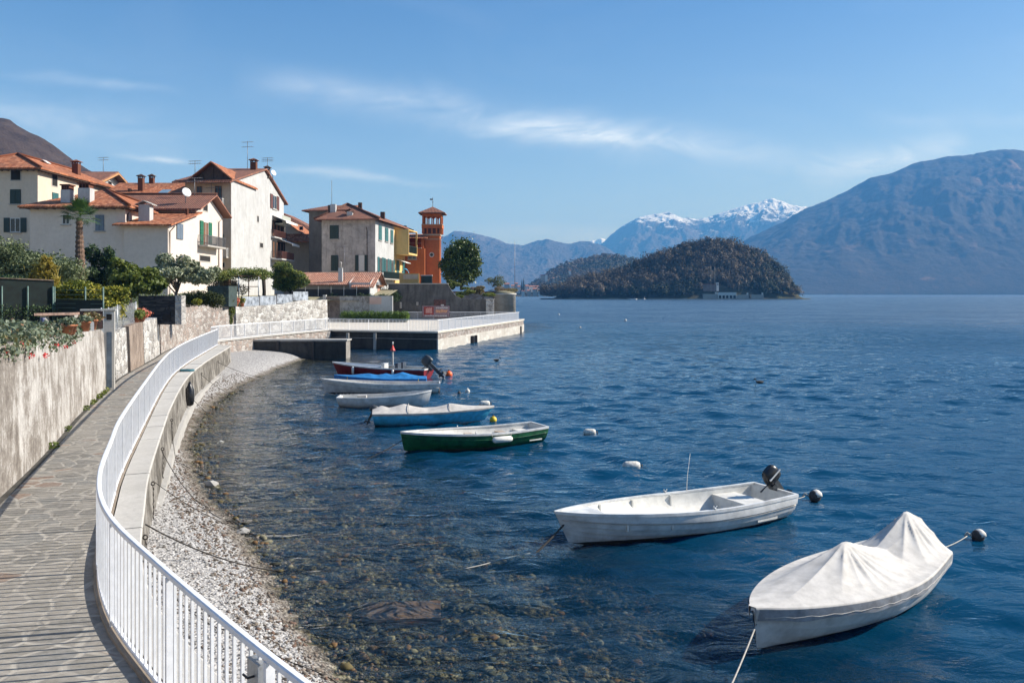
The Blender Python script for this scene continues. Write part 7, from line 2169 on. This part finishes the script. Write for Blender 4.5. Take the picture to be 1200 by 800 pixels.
for i in range(14):
    x = q.x + g.normal() * .35; mb.tube([(x, 46 + g.normal() * .2, 4.0), (x + g.normal() * .15, 46, 5.3), (x + g.normal() * .4, 46, 6.5)], [.025, .02, .008], 5)
mb.build('canes', L_BAMB, t)

# palm
q = at(93, 330, 60); pt = at(94, 256, 60)
t = plant('palm_tree', 'fan palm with a shaggy brown trunk in front of the low beige house', 'palm tree', (q.x, 60, 4.1))
mb = MB(); pts, rs = [], []
for i in range(40):
    k = i / 39; z = 3.9 + (pt.z - 3.9) * k
    pts.append((q.x + (pt.x - q.x) * k + .05 * math.sin(k * 5), 60, z)); rs.append((.21 + .10 * math.sin(PI * min(1, k * 1.15)) + (.035 if i % 2 else -.02)))
mb.tube(pts, rs, 12, smooth=False).build('trunk', plain('palm_fibre', (0.16, 0.10, 0.07), 0.95, 0.4, 14, bmp=0.9), t)
g = np.random.default_rng(6)
V, F = [], []
def frond(c, az, el, L, fan):
    d = Vector((math.cos(az) * math.cos(el), math.sin(az) * math.cos(el), math.sin(el)))
    s = d.cross(Vector((0, 0, 1))); s.normalize() if s.length > .01 else None
    u = s.cross(d)
    tip = c + d * L
    b0 = len(V)
    w = .012
    V.extend([c - s * w, c + s * w, tip + s * w, tip - s * w]); F.append((b0, b0 + 1, b0 + 2, b0 + 3))
    n = 19
    for i in range(n):
        a = (i / (n - 1) - .5) * R(205)
        l = fan * (1 - .35 * abs(a) / R(102)) * g.uniform(.85, 1.1)
        dd = (d * math.cos(a) + s * math.sin(a)); ww = dd.cross(u) * .028
        m_ = tip + dd * l * .6 + u * .03; e = tip + dd * l - Vector((0, 0, l * .20 * g.uniform(.2, 1.2)))
        b0 = len(V)
        V.extend([tip, m_ - ww, e, m_ + ww]); F.append((b0, b0 + 1, b0 + 2, b0 + 3))
c = Vector((pt.x, 60, pt.z))
for i in range(50):
    el = R(g.uniform(-22, 82)); frond(c + Vector((0, 0, .15)), g.uniform(0, 2 * PI), el, g.uniform(.6, .95), g.uniform(.6, .85))
np_mesh('fronds', np.array([tuple(v) for v in V]), np.array(F), L_PALM, parent=t, loc=tuple(OFF[t.name]))

# variegated hedge, with the fence mesh before it
q = at(98, 366, 37)
t = plant('hedge', 'yellow variegated hedge behind the wire fence below the palm', 'hedge', (q.x, 37, 3.7), 'garden shrubs')
bl = clumpy((at(82, 346, 37).x, 37, 4.95), (1.15, .7, .72), 9, 15, .5) + clumpy((at(112, 346, 37).x, 37.3, 4.85), (1.1, .7, .70), 9, 16, .5) + [(at(128, 362, 36).x, 36.4, 4.3, .5, .4, .5)]
leaves('foliage', bl, 6000, .13, L_YELL, t, seed=17, elong=1.3)
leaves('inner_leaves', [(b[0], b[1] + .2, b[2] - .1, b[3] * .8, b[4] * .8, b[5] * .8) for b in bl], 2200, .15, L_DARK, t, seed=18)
# dark shrub against the beige wall, green loquat beside it
q = at(118, 326, 62)
t = plant('bush', 'dark evergreen bush against the low beige house, right of the palm', 'bush', (q.x, 62, 4.2), 'garden shrubs')
bl = clumpy((at(117, 312, 62).x, 62, 6.6), (1.6, 1.2, 1.7), 14, 21, .42) + [(at(108, 300, 62).x, 62, 7.9, .5, .5, .7), (at(127, 294, 62).x, 62, 7.8, .45, .5, .6), (at(140, 318, 61).x, 61, 6.2, 1.0, .8, 1.0)]
leaves('foliage', bl, 6500, .20, L_DARK, t, seed=22, elong=1.5)
limbs((q.x, 62, 4.0), (q.x, 62, 5.6), bl, 9, .12, M_BARKD, t, 23, 'stems')
q = at(155, 358, 49)
t = plant('tree', 'broad-leaved green tree with pinkish trunk right of the yellow hedge', 'tree', (q.x, 49, 3.9), 'garden trees')
bl = clumpy((at(142, 317, 49).x, 49, 6.1), (1.25, 1.0, .95), 13, 25, .42) + clumpy((at(168, 325, 49).x, 49, 5.75), (1.35, 1.0, .80), 12, 26, .42) + [(at(150, 338, 48.6).x, 48.6, 5.2, .7, .6, .45), (at(181, 335, 49).x, 49, 5.35, .5, .5, .4)]
leaves('foliage', bl, 4600, .24, L_GREEN, t, seed=27, elong=1.7, shell=.2)
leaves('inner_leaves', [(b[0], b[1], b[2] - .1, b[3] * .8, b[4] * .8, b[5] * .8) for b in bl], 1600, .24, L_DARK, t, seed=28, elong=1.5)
limbs((q.x, 49, 3.6), (at(152, 338, 49).x, 49, 5.3), bl, 10, .15, M_BARKP, t, 29)

# olive trees
q = at(205, 345, 57)
t = plant('olive_tree', 'silvery olive tree with open crown in front of the balcony house', 'olive tree', (q.x, 57, 4.2), 'garden trees')
bl = clumpy((at(203, 317, 57).x, 57, 6.35), (1.6, 1.3, 1.15), 16, 31, .36) + clumpy((at(232, 318, 57.5).x, 57.5, 6.25), (1.3, 1.2, 1.05), 12, 32, .36) + [(at(193, 304, 57).x, 57, 7.2, .6, .5, .5), (at(215, 302, 57).x, 57, 7.2, .5, .5, .4)]
leaves('foliage', bl, 7200, .17, L_OLIVE, t, seed=33, elong=2.2, shell=.1, up=.3)
limbs((q.x, 57, 4.0), (at(208, 330, 57).x, 57, 5.5), bl, 16, .13, M_BARK, t, 34)
# hedge in front
q = at(235, 357, 53)
t = plant('hedge', 'dark clipped hedge on top of the rubble wall below the olive tree', 'hedge', (q.x, 53, 4.2), 'garden shrubs')
bl = [(at(x, 350, 53).x, 53, z, .55, .5, .48) for x, z in ((221, 4.62), (229, 4.7), (238, 4.72), (247, 4.66), (254, 4.55))]
leaves('foliage', bl, 4200, .11, leafmat('hedge_top', [(0.014, 0.024, 0.008), (0.035, 0.05, 0.014), (0.09, 0.10, 0.025)], .2), t, seed=36)
q = at(231, 354, 52)
t = plant('shrub', 'small round yellow shrub in front of the dark clipped hedge', 'shrub', (q.x, 51.9, 4.2))
leaves('foliage', [(q.x, 52.0, 4.5, .27, .25, .2)], 500, .09, L_YELL, t, seed=37)
# pergola with vines
q = at(275, 345, 74)
t = plant('pergola', 'vine-covered pergola of thin poles below the tall white house', 'pergola', (q.x, 74, 4.2))
g = np.random.default_rng(8)
x0, x1 = at(250, 0, 74).x, at(307, 0, 74).x
for k in range(6):
    x = x0 + (x1 - x0) * k / 5
    MB().tube([(x, 73, 4.0), (x, 73, 6.5)], .045, 6).build('post', M_STEEL if k % 2 else M_DWOOD, t)
mb = MB()
for zz, yy in ((6.5, 73), (6.5, 75.5), (5.6, 73)): mb.tube([(x0, yy, zz), (x1, yy, zz)], .035, 5)
for k in range(9):
    x = x0 + (x1 - x0) * k / 8; mb.tube([(x, 72.9, 6.53), (x, 75.6, 6.53)], .03, 5)
mb.build('roof_poles', M_DWOOD, t)
bl = [(x0 + (x1 - x0) * k / 7, 74 + g.normal() * .5, 6.55 + g.normal() * .18, .95, 1.0, .5) for k in range(8)]
leaves('vine_top', bl, 4200, .17, L_MIXED, t, seed=39, shell=.1)
bl = [(x0 + (x1 - x0) * g.uniform(.02, .7), 73.4, g.uniform(5.2, 6.2), .6, .5, .5) for k in range(9)]
leaves('dry_vine', bl, 2600, .15, L_VINE, t, seed=40, shell=.1)
# dark green shed roof/tarp glimpsed below it
o = MB().box(at(243, 0, 66).x, at(268, 0, 66).x, 66, 68, 4.0, at(0, 335, 66).z).build('tool_shed', plain('dark_green_tarp', (0.03, 0.05, 0.045), 0.7, 0.25, 3), None); tag(o, 'low dark green tool shed between hedge and pergola', 'shed')
# round mandarin-like tree
q = at(340, 348, 80)
t = plant('tree', 'round green tree with yellowing tips in front of the balconies', 'tree', (q.x, 80, 4.2), 'garden trees')
bl = clumpy((at(337, 324, 80).x, 80, 6.65), (1.65, 1.5, 1.25), 16, 42, .42) + [(at(352, 327, 80).x, 80, 6.2, .8, .7, .7), (at(327, 312, 80).x, 80, 7.4, .7, .6, .6), (at(335, 337, 80).x, 80, 5.7, 1.2, .9, .5)]
leaves('foliage', bl, 6500, .19, L_MIXED, t, seed=43, shell=.25)
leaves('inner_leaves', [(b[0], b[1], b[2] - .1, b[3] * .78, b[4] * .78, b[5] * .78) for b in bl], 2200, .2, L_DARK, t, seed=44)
limbs((q.x, 80, 4.0), (q.x + .1, 80, 5.6), bl, 10, .13, M_BARKD, t, 45)
# pollarded bare tree
q = at(309, 348, 75.5)
t = plant('bare_tree', 'dark pollarded bare tree with knobbly stubs beside the white wall', 'tree', (q.x, 75.5, 4.2), 'garden trees')
mb = MB(); tp = Vector((q.x, 75.5, 6.2)); mb.tube([(q.x, 75.5, 4.0), (q.x + .05, 75.5, 5.2), tp], [.19, .16, .17], 8)
mb.build('trunk', M_BARKD, t)
for dx, dz in ((-.55, .45), (-.25, .75), (.15, .85), (.5, .6), (.3, .3)):
    mb = MB(); e = tp + Vector((dx, 0.1 * dx, dz)); mb.tube([tp, tp.lerp(e, .6) + Vector((0, 0, .06)), e, e + Vector((dx * .1, 0, .06))], [.13, .09, .13, .06], 7); mb.build('stub', M_BARKD, t)
# creeper on the rubble wall
i_ = int(np.argmin(np.abs(ip[:, 1] - 67.3))); w0 = Vector((ip[i_][0] + inm[i_][0] * .1, ip[i_][1] + inm[i_][1] * .1, 2.6))
t = plant('creeper', 'thin green creeper climbing the rubble wall', 'creeper', w0)
leaves('foliage', [(w0.x, w0.y, 3.6, .22, .3, .55), (w0.x - .1, w0.y - .1, 4.35, .3, .35, .45), (w0.x, w0.y, 2.9, .12, .2, .35)], 1100, .12, L_GREEN, t, seed=47)
MB().tube([w0 - Vector((0, 0, .9)), w0 + Vector((.05, .03, .6)), w0 + Vector((-.05, 0, 1.8))], .03, 5).build('stem', M_BARKD, t)
# pink flowering pot group on that wall
# privacy panels on the pale wall
for k in range(4):
    y0_, y1_ = 69.6 + k * 3.0, 72.5 + k * 3.0
    ia, ib = int(np.argmin(np.abs(ip[:, 1] - y0_))), int(np.argmin(np.abs(ip[:, 1] - y1_)))
    pa, pb = ip[ia], ip[ib]
    if k == 0: rt2 = thing('privacy_fence', 'translucent grey panel fence standing on the pale rubble wall', 'fence', (pa[0], pa[1], 4.0))
    za = wall_top((y0_ + y1_) / 2) - .02
    d = Vector((pb[0] - pa[0], pb[1] - pa[1], 0)); c = Vector((pa[0] - .25, pa[1], za + .42)) + d / 2; n = Vector((d.y, -d.x, 0)).normalized()
    MB().obox(c, d * .485, n * .012, (0, 0, .40)).build('panel', plain('frosted_blue_panel', (0.30, 0.33, 0.37), 0.3, 0.35, 2.5), rt2)
    MB().obox(Vector((pa[0] - .25, pa[1], za + .40)), (.035, 0, 0), (0, .035, 0), (0, 0, .48)).build('post', M_DKIRON, rt2)
# little wall pots with flowers near the creeper
for k, (yy, lb) in enumerate(((68.6, 'small pink-flowered pot plant on the rubble wall beside the creeper'), (69.8, 'small yellow-flowered pot plant at the end of the panel fence'))):
    i_ = int(np.argmin(np.abs(ip[:, 1] - yy))); c = Vector((ip[i_][0] - .2, ip[i_][1], wall_top(yy)))
    t = plant('potted_plant', lb, 'potted plant', c, 'potted plants on the garden walls')
    MB().lathe([(.12, 0), (.17, .28), (.18, .30), (.02, .29)], c, 10).build('pot', M_TERRA, t)
    leaves('flowers', [(c.x, c.y, c.z + .5, .3, .3, .25)], 420, .09, L_PINK if k == 0 else L_YELL, t, seed=60 + k)

# clipped hedge at the back of the quay
q = at(440, 373, 100)
t = plant('hedge', 'bright green clipped hedge in front of the plaster wall on the quay', 'hedge', (q.x, 100, 1.65), 'garden shrubs')
xa, xb = at(400, 0, 100).x, at(478, 0, 100).x
bl = [(xa + (xb - xa) * (k + .5) / 10, 100, 2.35 + .04 * math.sin(k * 2.1), .62, .5, .62) for k in range(10)]
leaves('foliage', bl, 8500, .13, L_HEDGE, t, seed=50)
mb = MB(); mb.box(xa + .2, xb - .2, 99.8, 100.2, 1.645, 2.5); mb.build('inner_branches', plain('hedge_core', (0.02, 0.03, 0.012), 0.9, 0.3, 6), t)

# the laurel globe beside the tower
q = at(541, 335, 127)
t = plant('tree', 'large dense dark evergreen tree beside the red tower', 'tree', (q.x, 127, 5.8), 'garden trees')
bl = clumpy((at(541, 303, 127).x, 127, 9.9), (3.25, 2.9, 3.5), 54, 52, .28, .9) + [(at(541, 300, 127).x, 127, 10.0, 2.7, 2.5, 3.1), (at(541, 300, 127).x, 127, 8.0, 2.4, 2.2, 1.8)]
leaves('foliage', bl, 21000, .30, L_LAUR, t, seed=53, shell=1.0)
limbs((q.x, 127, 5.5), (q.x, 127, 8.0), bl, 10, .25, M_BARKD, t, 54)
for (x, y, Y, r_, mat, nm, lb, n_) in ((531, 333, 120, (1.0, .8, .8), L_GREEN, 'bush', 'green bush on the terrace below the dark evergreen tree', 1500), (546, 341, 116, (1.3, .7, .55), L_MIXED, 'bush', 'yellow-green bush hanging over the curved wall top', 1600),
        (537, 347, 114.5, (.75, .5, .35), L_GREEN, 'bush', 'bright green shrub in the sweep of the blackened wall', 1100), (561, 340, 119, (1.1, .7, .6), L_VINE, 'bush', 'brownish dry bush right of the dark evergreen tree', 1300),
        (572, 345, 118, (.9, .6, .45), L_MIXED, 'bush', 'olive-coloured shrub above the pale stone pier', 1000), (581, 330, 150, (1.8, 1.4, 1.3), L_GREY, 'bush', 'grey-green shrub beyond the pier', 1300), (527, 322, 131, (.8, .8, 1.0), L_OLIVE, 'bush', 'pale olive shrub at the foot of the red tower', 900)):
    q = at(x, y, Y)
    t = plant(nm, lb, 'bush', (q.x, Y, q.z - r_[2]), 'terrace shrubs')
    leaves('foliage', clumpy((q.x, Y, q.z), r_, 8, int(x), .5), n_, .2, mat, t, seed=int(x) + 3)
q = at(597, 341.5, 122)
t = plant('bush', 'low dry shrub on top of the round bastion', 'bush', (q.x, 122, 5.0), 'terrace shrubs')
leaves('foliage', [(q.x, 122, 5.45, 1.3, 1.0, .35), (q.x - 1.4, 122.3, 5.6, .8, .8, .5)], 1300, .16, L_VINE, t, seed=70)
# ---- dark mesh screen and garden bits on top of the near wall
ya, yb = 27.0, 35.0
t = thing('screen_fence', 'dark green mesh screen fence at the left edge above the near garden wall', 'fence', (at(0, 0, 33).x, 33, 3.8))
pA, pB = at(-60, 0, 33.0), at(63, 0, 35.0)
d = Vector((pB.x - pA.x, pB.y - pA.y, 0)); n = Vector((d.y, -d.x, 0)).normalized()
zt0, zt1 = at(0, 323.5, 33).z, at(62, 328.5, 35).z
mb = MB(); mb.prism([(pA.x, pA.y), (pB.x, pB.y), (pB.x, pB.y + .02), (pA.x, pA.y + .02)], 3.6, [zt0, zt1, zt1, zt0]); mb.build('mesh', M_MESH, t)
MB().tube([Vector((pA.x, pA.y - .02, zt0)), Vector((pB.x, pB.y - .02, zt1))], .028, 6).build('top_rail', M_BARK, t)
for k in range(5):
    p = Vector((pA.x, pA.y, 0)).lerp(Vector((pB.x, pB.y, 0)), k / 4)
    MB().tube([(p.x, p.y - .06, 3.6), (p.x, p.y - .06, 5.3)], .03, 6).build('post', M_GPOST, t)
bl = [(pA.x + (pB.x - pA.x) * k / 9, 33.0 + k * .2, 4.6, .5, .16, .55) for k in range(10)]
bl = [(b[0], b[1], 4.25, b[3], b[4], .35) for b in bl]
leaves('ivy', bl, 420, .12, L_DARK, t, seed=72, shell=0)
# green posts and wire in front of the yellow hedge, down to the pier
t = thing('wire_fence', 'wire mesh fence on green posts in front of the yellow hedge', 'fence', (at(100, 370, 33).x, 33, 3.7))
fp_ = [(64, 35.0), (100, 34.0), (121, 33.0)]
for x, Y in fp_: p = at(x, 0, Y); MB().tube([(p.x, Y, 3.5), (p.x, Y, at(x, 336, Y).z)], .03, 6).build('post', M_GPOST, t)
mb = MB()
for (xa, Ya), (xb, Yb) in zip(fp_[:-1], fp_[1:]):
    a, b = at(xa, 0, Ya), at(xb, 0, Yb)
    for k in range(9): z = 3.7 + k * .18; mb.tube([(a.x, a.y, z), (b.x, b.y, z)], .006, 4)
mb.build('wire', M_GPOST, t)
a, b = at(64, 0, 35.2), at(121, 0, 33.2)
mb = MB(); mb.prism([(a.x, a.y), (b.x, b.y), (b.x, b.y + .02), (a.x, a.y + .02)], 3.5, 4.75); mb.build('lower_screen', M_MESH, t)
# chain-link fence on the wall beyond the pier
t = thing('wire_fence', 'grey chain-link fence on the wall right of the concrete pier', 'fence', (at(135, 385, 33).x, 33, 3.4))
def wallpt(y, o=-.2, z=0): 
    i = int(np.argmin(np.abs(ip[:, 1] - y))); return Vector((ip[i][0] + inm[i][0] * o, ip[i][1] + inm[i][1] * o, wall_top(y) + z))
fy = [30.6, 33.0, 35.5, 37.0, 40.2]
for y in fy: p = wallpt(y); MB().tube([p - Vector((0, 0, .3)), p + Vector((0, 0, 1.0))], .028, 6).build('post', M_STEEL, t)
mb = MB()
for y0_, y1_ in zip(fy[:-1], fy[1:]):
    a, b = wallpt(y0_), wallpt(y1_); L = (b - a).length; n_ = int(L / .12)
    for k in range(n_ + 8):
        for sgn in (0, 1):
            t0 = k * .12 - .95; t1 = t0 + .95
            if sgn: t0, t1 = t1, t0
            p = a.lerp(b, min(1, max(0, t0 / L))); q_ = a.lerp(b, min(1, max(0, t1 / L)))
            fa = (min(L, max(0, t0)) - t0) / (t1 - t0) if t1 != t0 else 0; fb = (min(L, max(0, t1)) - t0) / (t1 - t0)
            mb.tube([p + Vector((0, 0, .95 * fa)), q_ + Vector((0, 0, .95 * fb))], .004, 3, cap=False)
mb.build('chain_link', M_STEEL, t)
a, b = wallpt(37.1, -.6), wallpt(41.0, -.6)
# concrete pier with the steel channel
i_ = int(np.argmin(np.abs(ip[:, 1] - 30.0))); c = Vector((ip[i_][0], ip[i_][1], 0)); tn, nn = it_[i_], inm[i_]
u = Vector((tn[0], tn[1], 0)); v = Vector((nn[0], nn[1], 0))
t = thing('pier', 'slim concrete pier with a steel channel and square hole on the garden wall', 'pier', (c.x, c.y, ZW))
zt = at(118, 374, 29.9).z + .30
c1 = c + v * .16
MB().obox((c1.x, c1.y, (ZW + zt) / 2), u * .12, v * .17, (0, 0, (zt - ZW) / 2)).build('shaft', M_COPING, t)
nv = (Vector((0, 0, 0)) - c1); nv.z = 0; nv.normalize()
mb = MB(); fc = c1 - u * .124
mb.obox((fc.x, fc.y, (ZW + zt) / 2 - .32), u * .006, v * .085, (0, 0, (zt - ZW) / 2 - .42)); mb.build('steel_channel', plain('blue_steel', (0.13, 0.17, 0.22), 0.4, 0.15, 5, .5), t)
mb = MB(); mb.obox((fc.x, fc.y, zt - .22), u * .006, v * .085, (0, 0, .10)); mb.build('hole', M_DARK, t)
mb = MB(); a = c1 - v * .55; mb.obox((c1.x - v.x * .35, c1.y - v.y * .35, zt + .03), u * .17, v * .56, (0, 0, .028)).build('cap', M_COPING, t)
MB().obox((c1.x - v.x * .62, c1.y - v.y * .62, zt - .32), u * .14, v * .40, (0, 0, .31)).build('brick_back', plain('dark_brick', (0.10, 0.055, 0.045), 0.9, 0.25, 8), t)
# stone pillar wall with stacked slates at the corner (dark) and a pot
t = thing('slate_wall', 'dark stacked slate wall at the end of the brown garden wall', 'wall', (at(195, 370, 46).x, 46, 3.6))
M_SLATE = stonework('stacked_slate', [(0.05, 0.05, 0.055), (0.075, 0.072, 0.075), (0.035, 0.035, 0.04), (0.10, 0.095, 0.09)], (0.02, 0.02, 0.02), 2.2, 6.0, 1.0, (0.03, 0.03, 0.03), .4, .06)
xa, xb = at(162, 0, 47).x, at(213, 0, 47).x
MB().box(xa, xb - .35, 47.0, 47.5, 3.3, at(0, 346.5, 47).z).build('wall', M_SLATE, t)
MB().box(xb - .347, xb, 46.95, 47.55, 3.3, at(0, 346.5, 47).z + .02).build('end_stones', M_STONEW, t)
MB().box(xa + 1.35, xb - .6, 46.95, 46.997, 3.55, 3.85).build('recess_shade', M_DARK, t)  # near-black plate on the wall face, painted shade of a recess

# ---- pots and flowers along the near wall top
gp = np.random.default_rng(14)
t = plant('pelargonium_bed', 'long bed of grey-green trailing geraniums with red blooms on the near wall', 'flower bed', wallpt(18, -.5))
bl = []
for y in np.arange(12.0, 29.0, .42):
    p = wallpt(y, -.55 + gp.normal() * .22); k = np.interp(y, [12, 20, 26, 29], [1.25, 1.0, .7, .5])
    bl.append((p.x, p.y, p.z + .10 * k + gp.uniform(-.04, .08), .42 * k, .42 * k, .24 * k))
for y in np.arange(12.0, 24.0, .7):
    p = wallpt(y, .02); bl.append((p.x, p.y, p.z - gp.uniform(.0, .2), .14, .2, .18))
leaves('foliage', bl, 9500, .085, L_SUCC, t, seed=80, shell=.2)
leaves('dry_leaves', bl, 900, .07, L_VINE, t, seed=81)
mb_ = []
for y, o, dz in ((16.2, .10, -.28), (17.6, .12, -.33), (19.3, .12, -.14), (20.6, .13, -.24), (14.5, .10, -.1), (22.5, .10, -.2), (24.0, -.1, .1), (15.4, .1, -.05)):
    p = wallpt(y, o, dz); mb_.append((p.x, p.y, p.z, .07, .07, .06))
leaves('red_blooms', mb_, 260, .04, L_RED, t, seed=82, shell=.2)
def pot(y, o, r, h, label, lm, n=260, sz=.07, spread=1.4, lh=1.0):
    c = wallpt(y, o, .01)
    t = plant('potted_plant', label, 'potted plant', c, 'potted plants on the garden walls')
    MB().lathe([(r * .68, 0), (r * .95, h * .85), (r * 1.08, h * .85), (r * 1.08, h), (r * .9, h), (r * .85, h * .9), (.02, h * .9)], c, 14).build('pot', M_TERRA, t)
    leaves('foliage', [(c.x, c.y, c.z + h + r * .4 * lh, r * spread, r * spread, r * .7 * lh)], n, sz, lm, t, seed=int(y * 10))
    return t
pot(21.8, .0, .17, .26, 'orange clay pot nearest the viewer on the wall edge', L_SUCC)
pot(22.5, .02, .17, .26, 'orange clay pot just behind the nearest one on the wall edge', L_SUCC)
pot(26.0, -.1, .16, .30, 'clay pot with grey-green leaves near the concrete pier', L_SUCC, 200, .07)
pot(28.6, -.25, .22, .34, 'clay pot with brownish foliage beside the concrete pier', L_VINE, 420, .08, 1.7)
p = wallpt(27.6, -.3, .0)
o = MB().obox((p.x, p.y, p.z + .14), (.22, .1, 0), (-.1, .15, 0), (0, 0, .14)).build('white_trough', M_FRAME, None); tag(o, 'small white trough between clay pots near the concrete pier', 'trough')
# slab bench behind the bed
pa, pb = at(40, 0, 27.0), at(86, 0, 28.0)
t = thing('bench', 'weathered slab bench behind the geranium bed', 'bench', (pa.x, 27.0, 3.8))
MB().prism([(pa.x, 27.0), (pb.x, 28.0), (pb.x, 28.4), (pa.x, 27.4)], 4.30, 4.38).build('seat', M_BARKP, t)
for k in (.12, .88):
    p = pa.lerp(pb, k); MB().box(p.x - .08, p.x + .08, 27.2 + k, 27.45 + k, 3.7, 4.297).build('leg', M_CONC, t)
for x, Y, r_, lb in ((50, 26.6, .11, 'small blue and white jug in front of the slab bench'),):
    p = at(x, 0, Y); z0 = 3.85
    t = thing('jug', lb, 'jug', (p.x, Y, z0))
    MB().lathe([(r_ * .7, 0), (r_, .12), (r_ * .95, .22), (r_ * .6, .34), (r_ * .7, .40), (.01, .39)], (p.x, Y, z0), 12).build('body', plain('blue_glaze', (0.05, 0.06, 0.13), .3, .2, 6), t)
    MB().tube([(p.x + r_ * .6, Y, z0 + .34), (p.x + r_ * 1.5, Y, z0 + .28), (p.x + r_ * .95, Y, z0 + .12)], .018, 6).build('handle', M_FRAME, t)
# red-flowered planter on the brown wall
for (y, o_, mat, lb, sz) in ((41.2, -.15, L_PINK, 'terracotta planter with orange-red flowers on the brown wall', .12), (40.4, -.25, L_MIXED, 'tuft of yellow-green leaves behind the orange-red flowers', .16)):
    c = wallpt(y, o_, .0)
    t = plant('potted_plant', lb, 'potted plant', c, 'potted plants on the garden walls')
    MB().lathe([(.18, 0), (.28, .24), (.30, .26), (.02, .24)], c, 12).build('pot', M_TERRA, t)
    leaves('foliage', [(c.x, c.y, c.z + .40, .50, .45, .24)], 520, sz, mat, t, seed=int(y * 7))
# weeds at the wall foot
bl = []
for y in (12.5, 18.6, 21, 24.5, 26, 27.5, 28.6, 29.6, 30.4, 31.0):
    i = int(np.argmin(np.abs(ip[:, 1] - y))); bl.append((ip[i][0] + inm[i][0] * .12, ip[i][1], ZW + .06, .10, .22, .09))
o = leaves('wall_foot_weeds', bl, 900, .06, L_GREEN, None, loc=(0, 0, 0), seed=90); tag(o, kind='stuff')
# low dark shrubs right behind the pale wall and beside the shed
bl = []
g = np.random.default_rng(41)
for y in np.arange(63, 84.5, .8):
    p = wallpt(y, -1.6); bl.append((p.x - g.uniform(0, .8), p.y, p.z + .05, .7, .7, g.uniform(.25, .5)))
for k in range(16):
    x = g.uniform(375, 462); q = at(x, 0, 102.9 + g.uniform(0, .8)); bl.append((q.x, q.y, 4.4, .8, .5, g.uniform(.3, .7)))
for k in range(10):
    x = g.uniform(446, 470); q = at(x, 0, 111.5 + g.uniform(0, 1.5)); bl.append((q.x, q.y, 4.6, .7, .5, g.uniform(.5, 1.2)))
o = leaves('wall_top_shrubs', bl, 6500, .2, L_DARK, None, loc=(0, 0, 0), seed=94); tag(o, kind='stuff')
# understorey so that no bare lawn shows between the gardens
g = np.random.default_rng(31); bl = []
for k in range(40):
    x = g.uniform(-10, 235); Y = g.uniform(66, 79); q = at(x, 0, Y); bl.append((q.x, Y, 4.3 + g.uniform(0, .3), g.uniform(.8, 1.6), 1.2, g.uniform(.3, .7)))
for k in range(34):
    Y = g.uniform(16, 60); x = -.62 * Y - g.uniform(3, 30); bl.append((x, Y, 4.5 + g.uniform(0, .6), g.uniform(1, 2.2), 1.5, g.uniform(.6, 1.6)))
o = leaves('garden_understorey', bl, 11000, .22, L_GREY, None, loc=(0, 0, 0), seed=92); tag(o, kind='stuff')
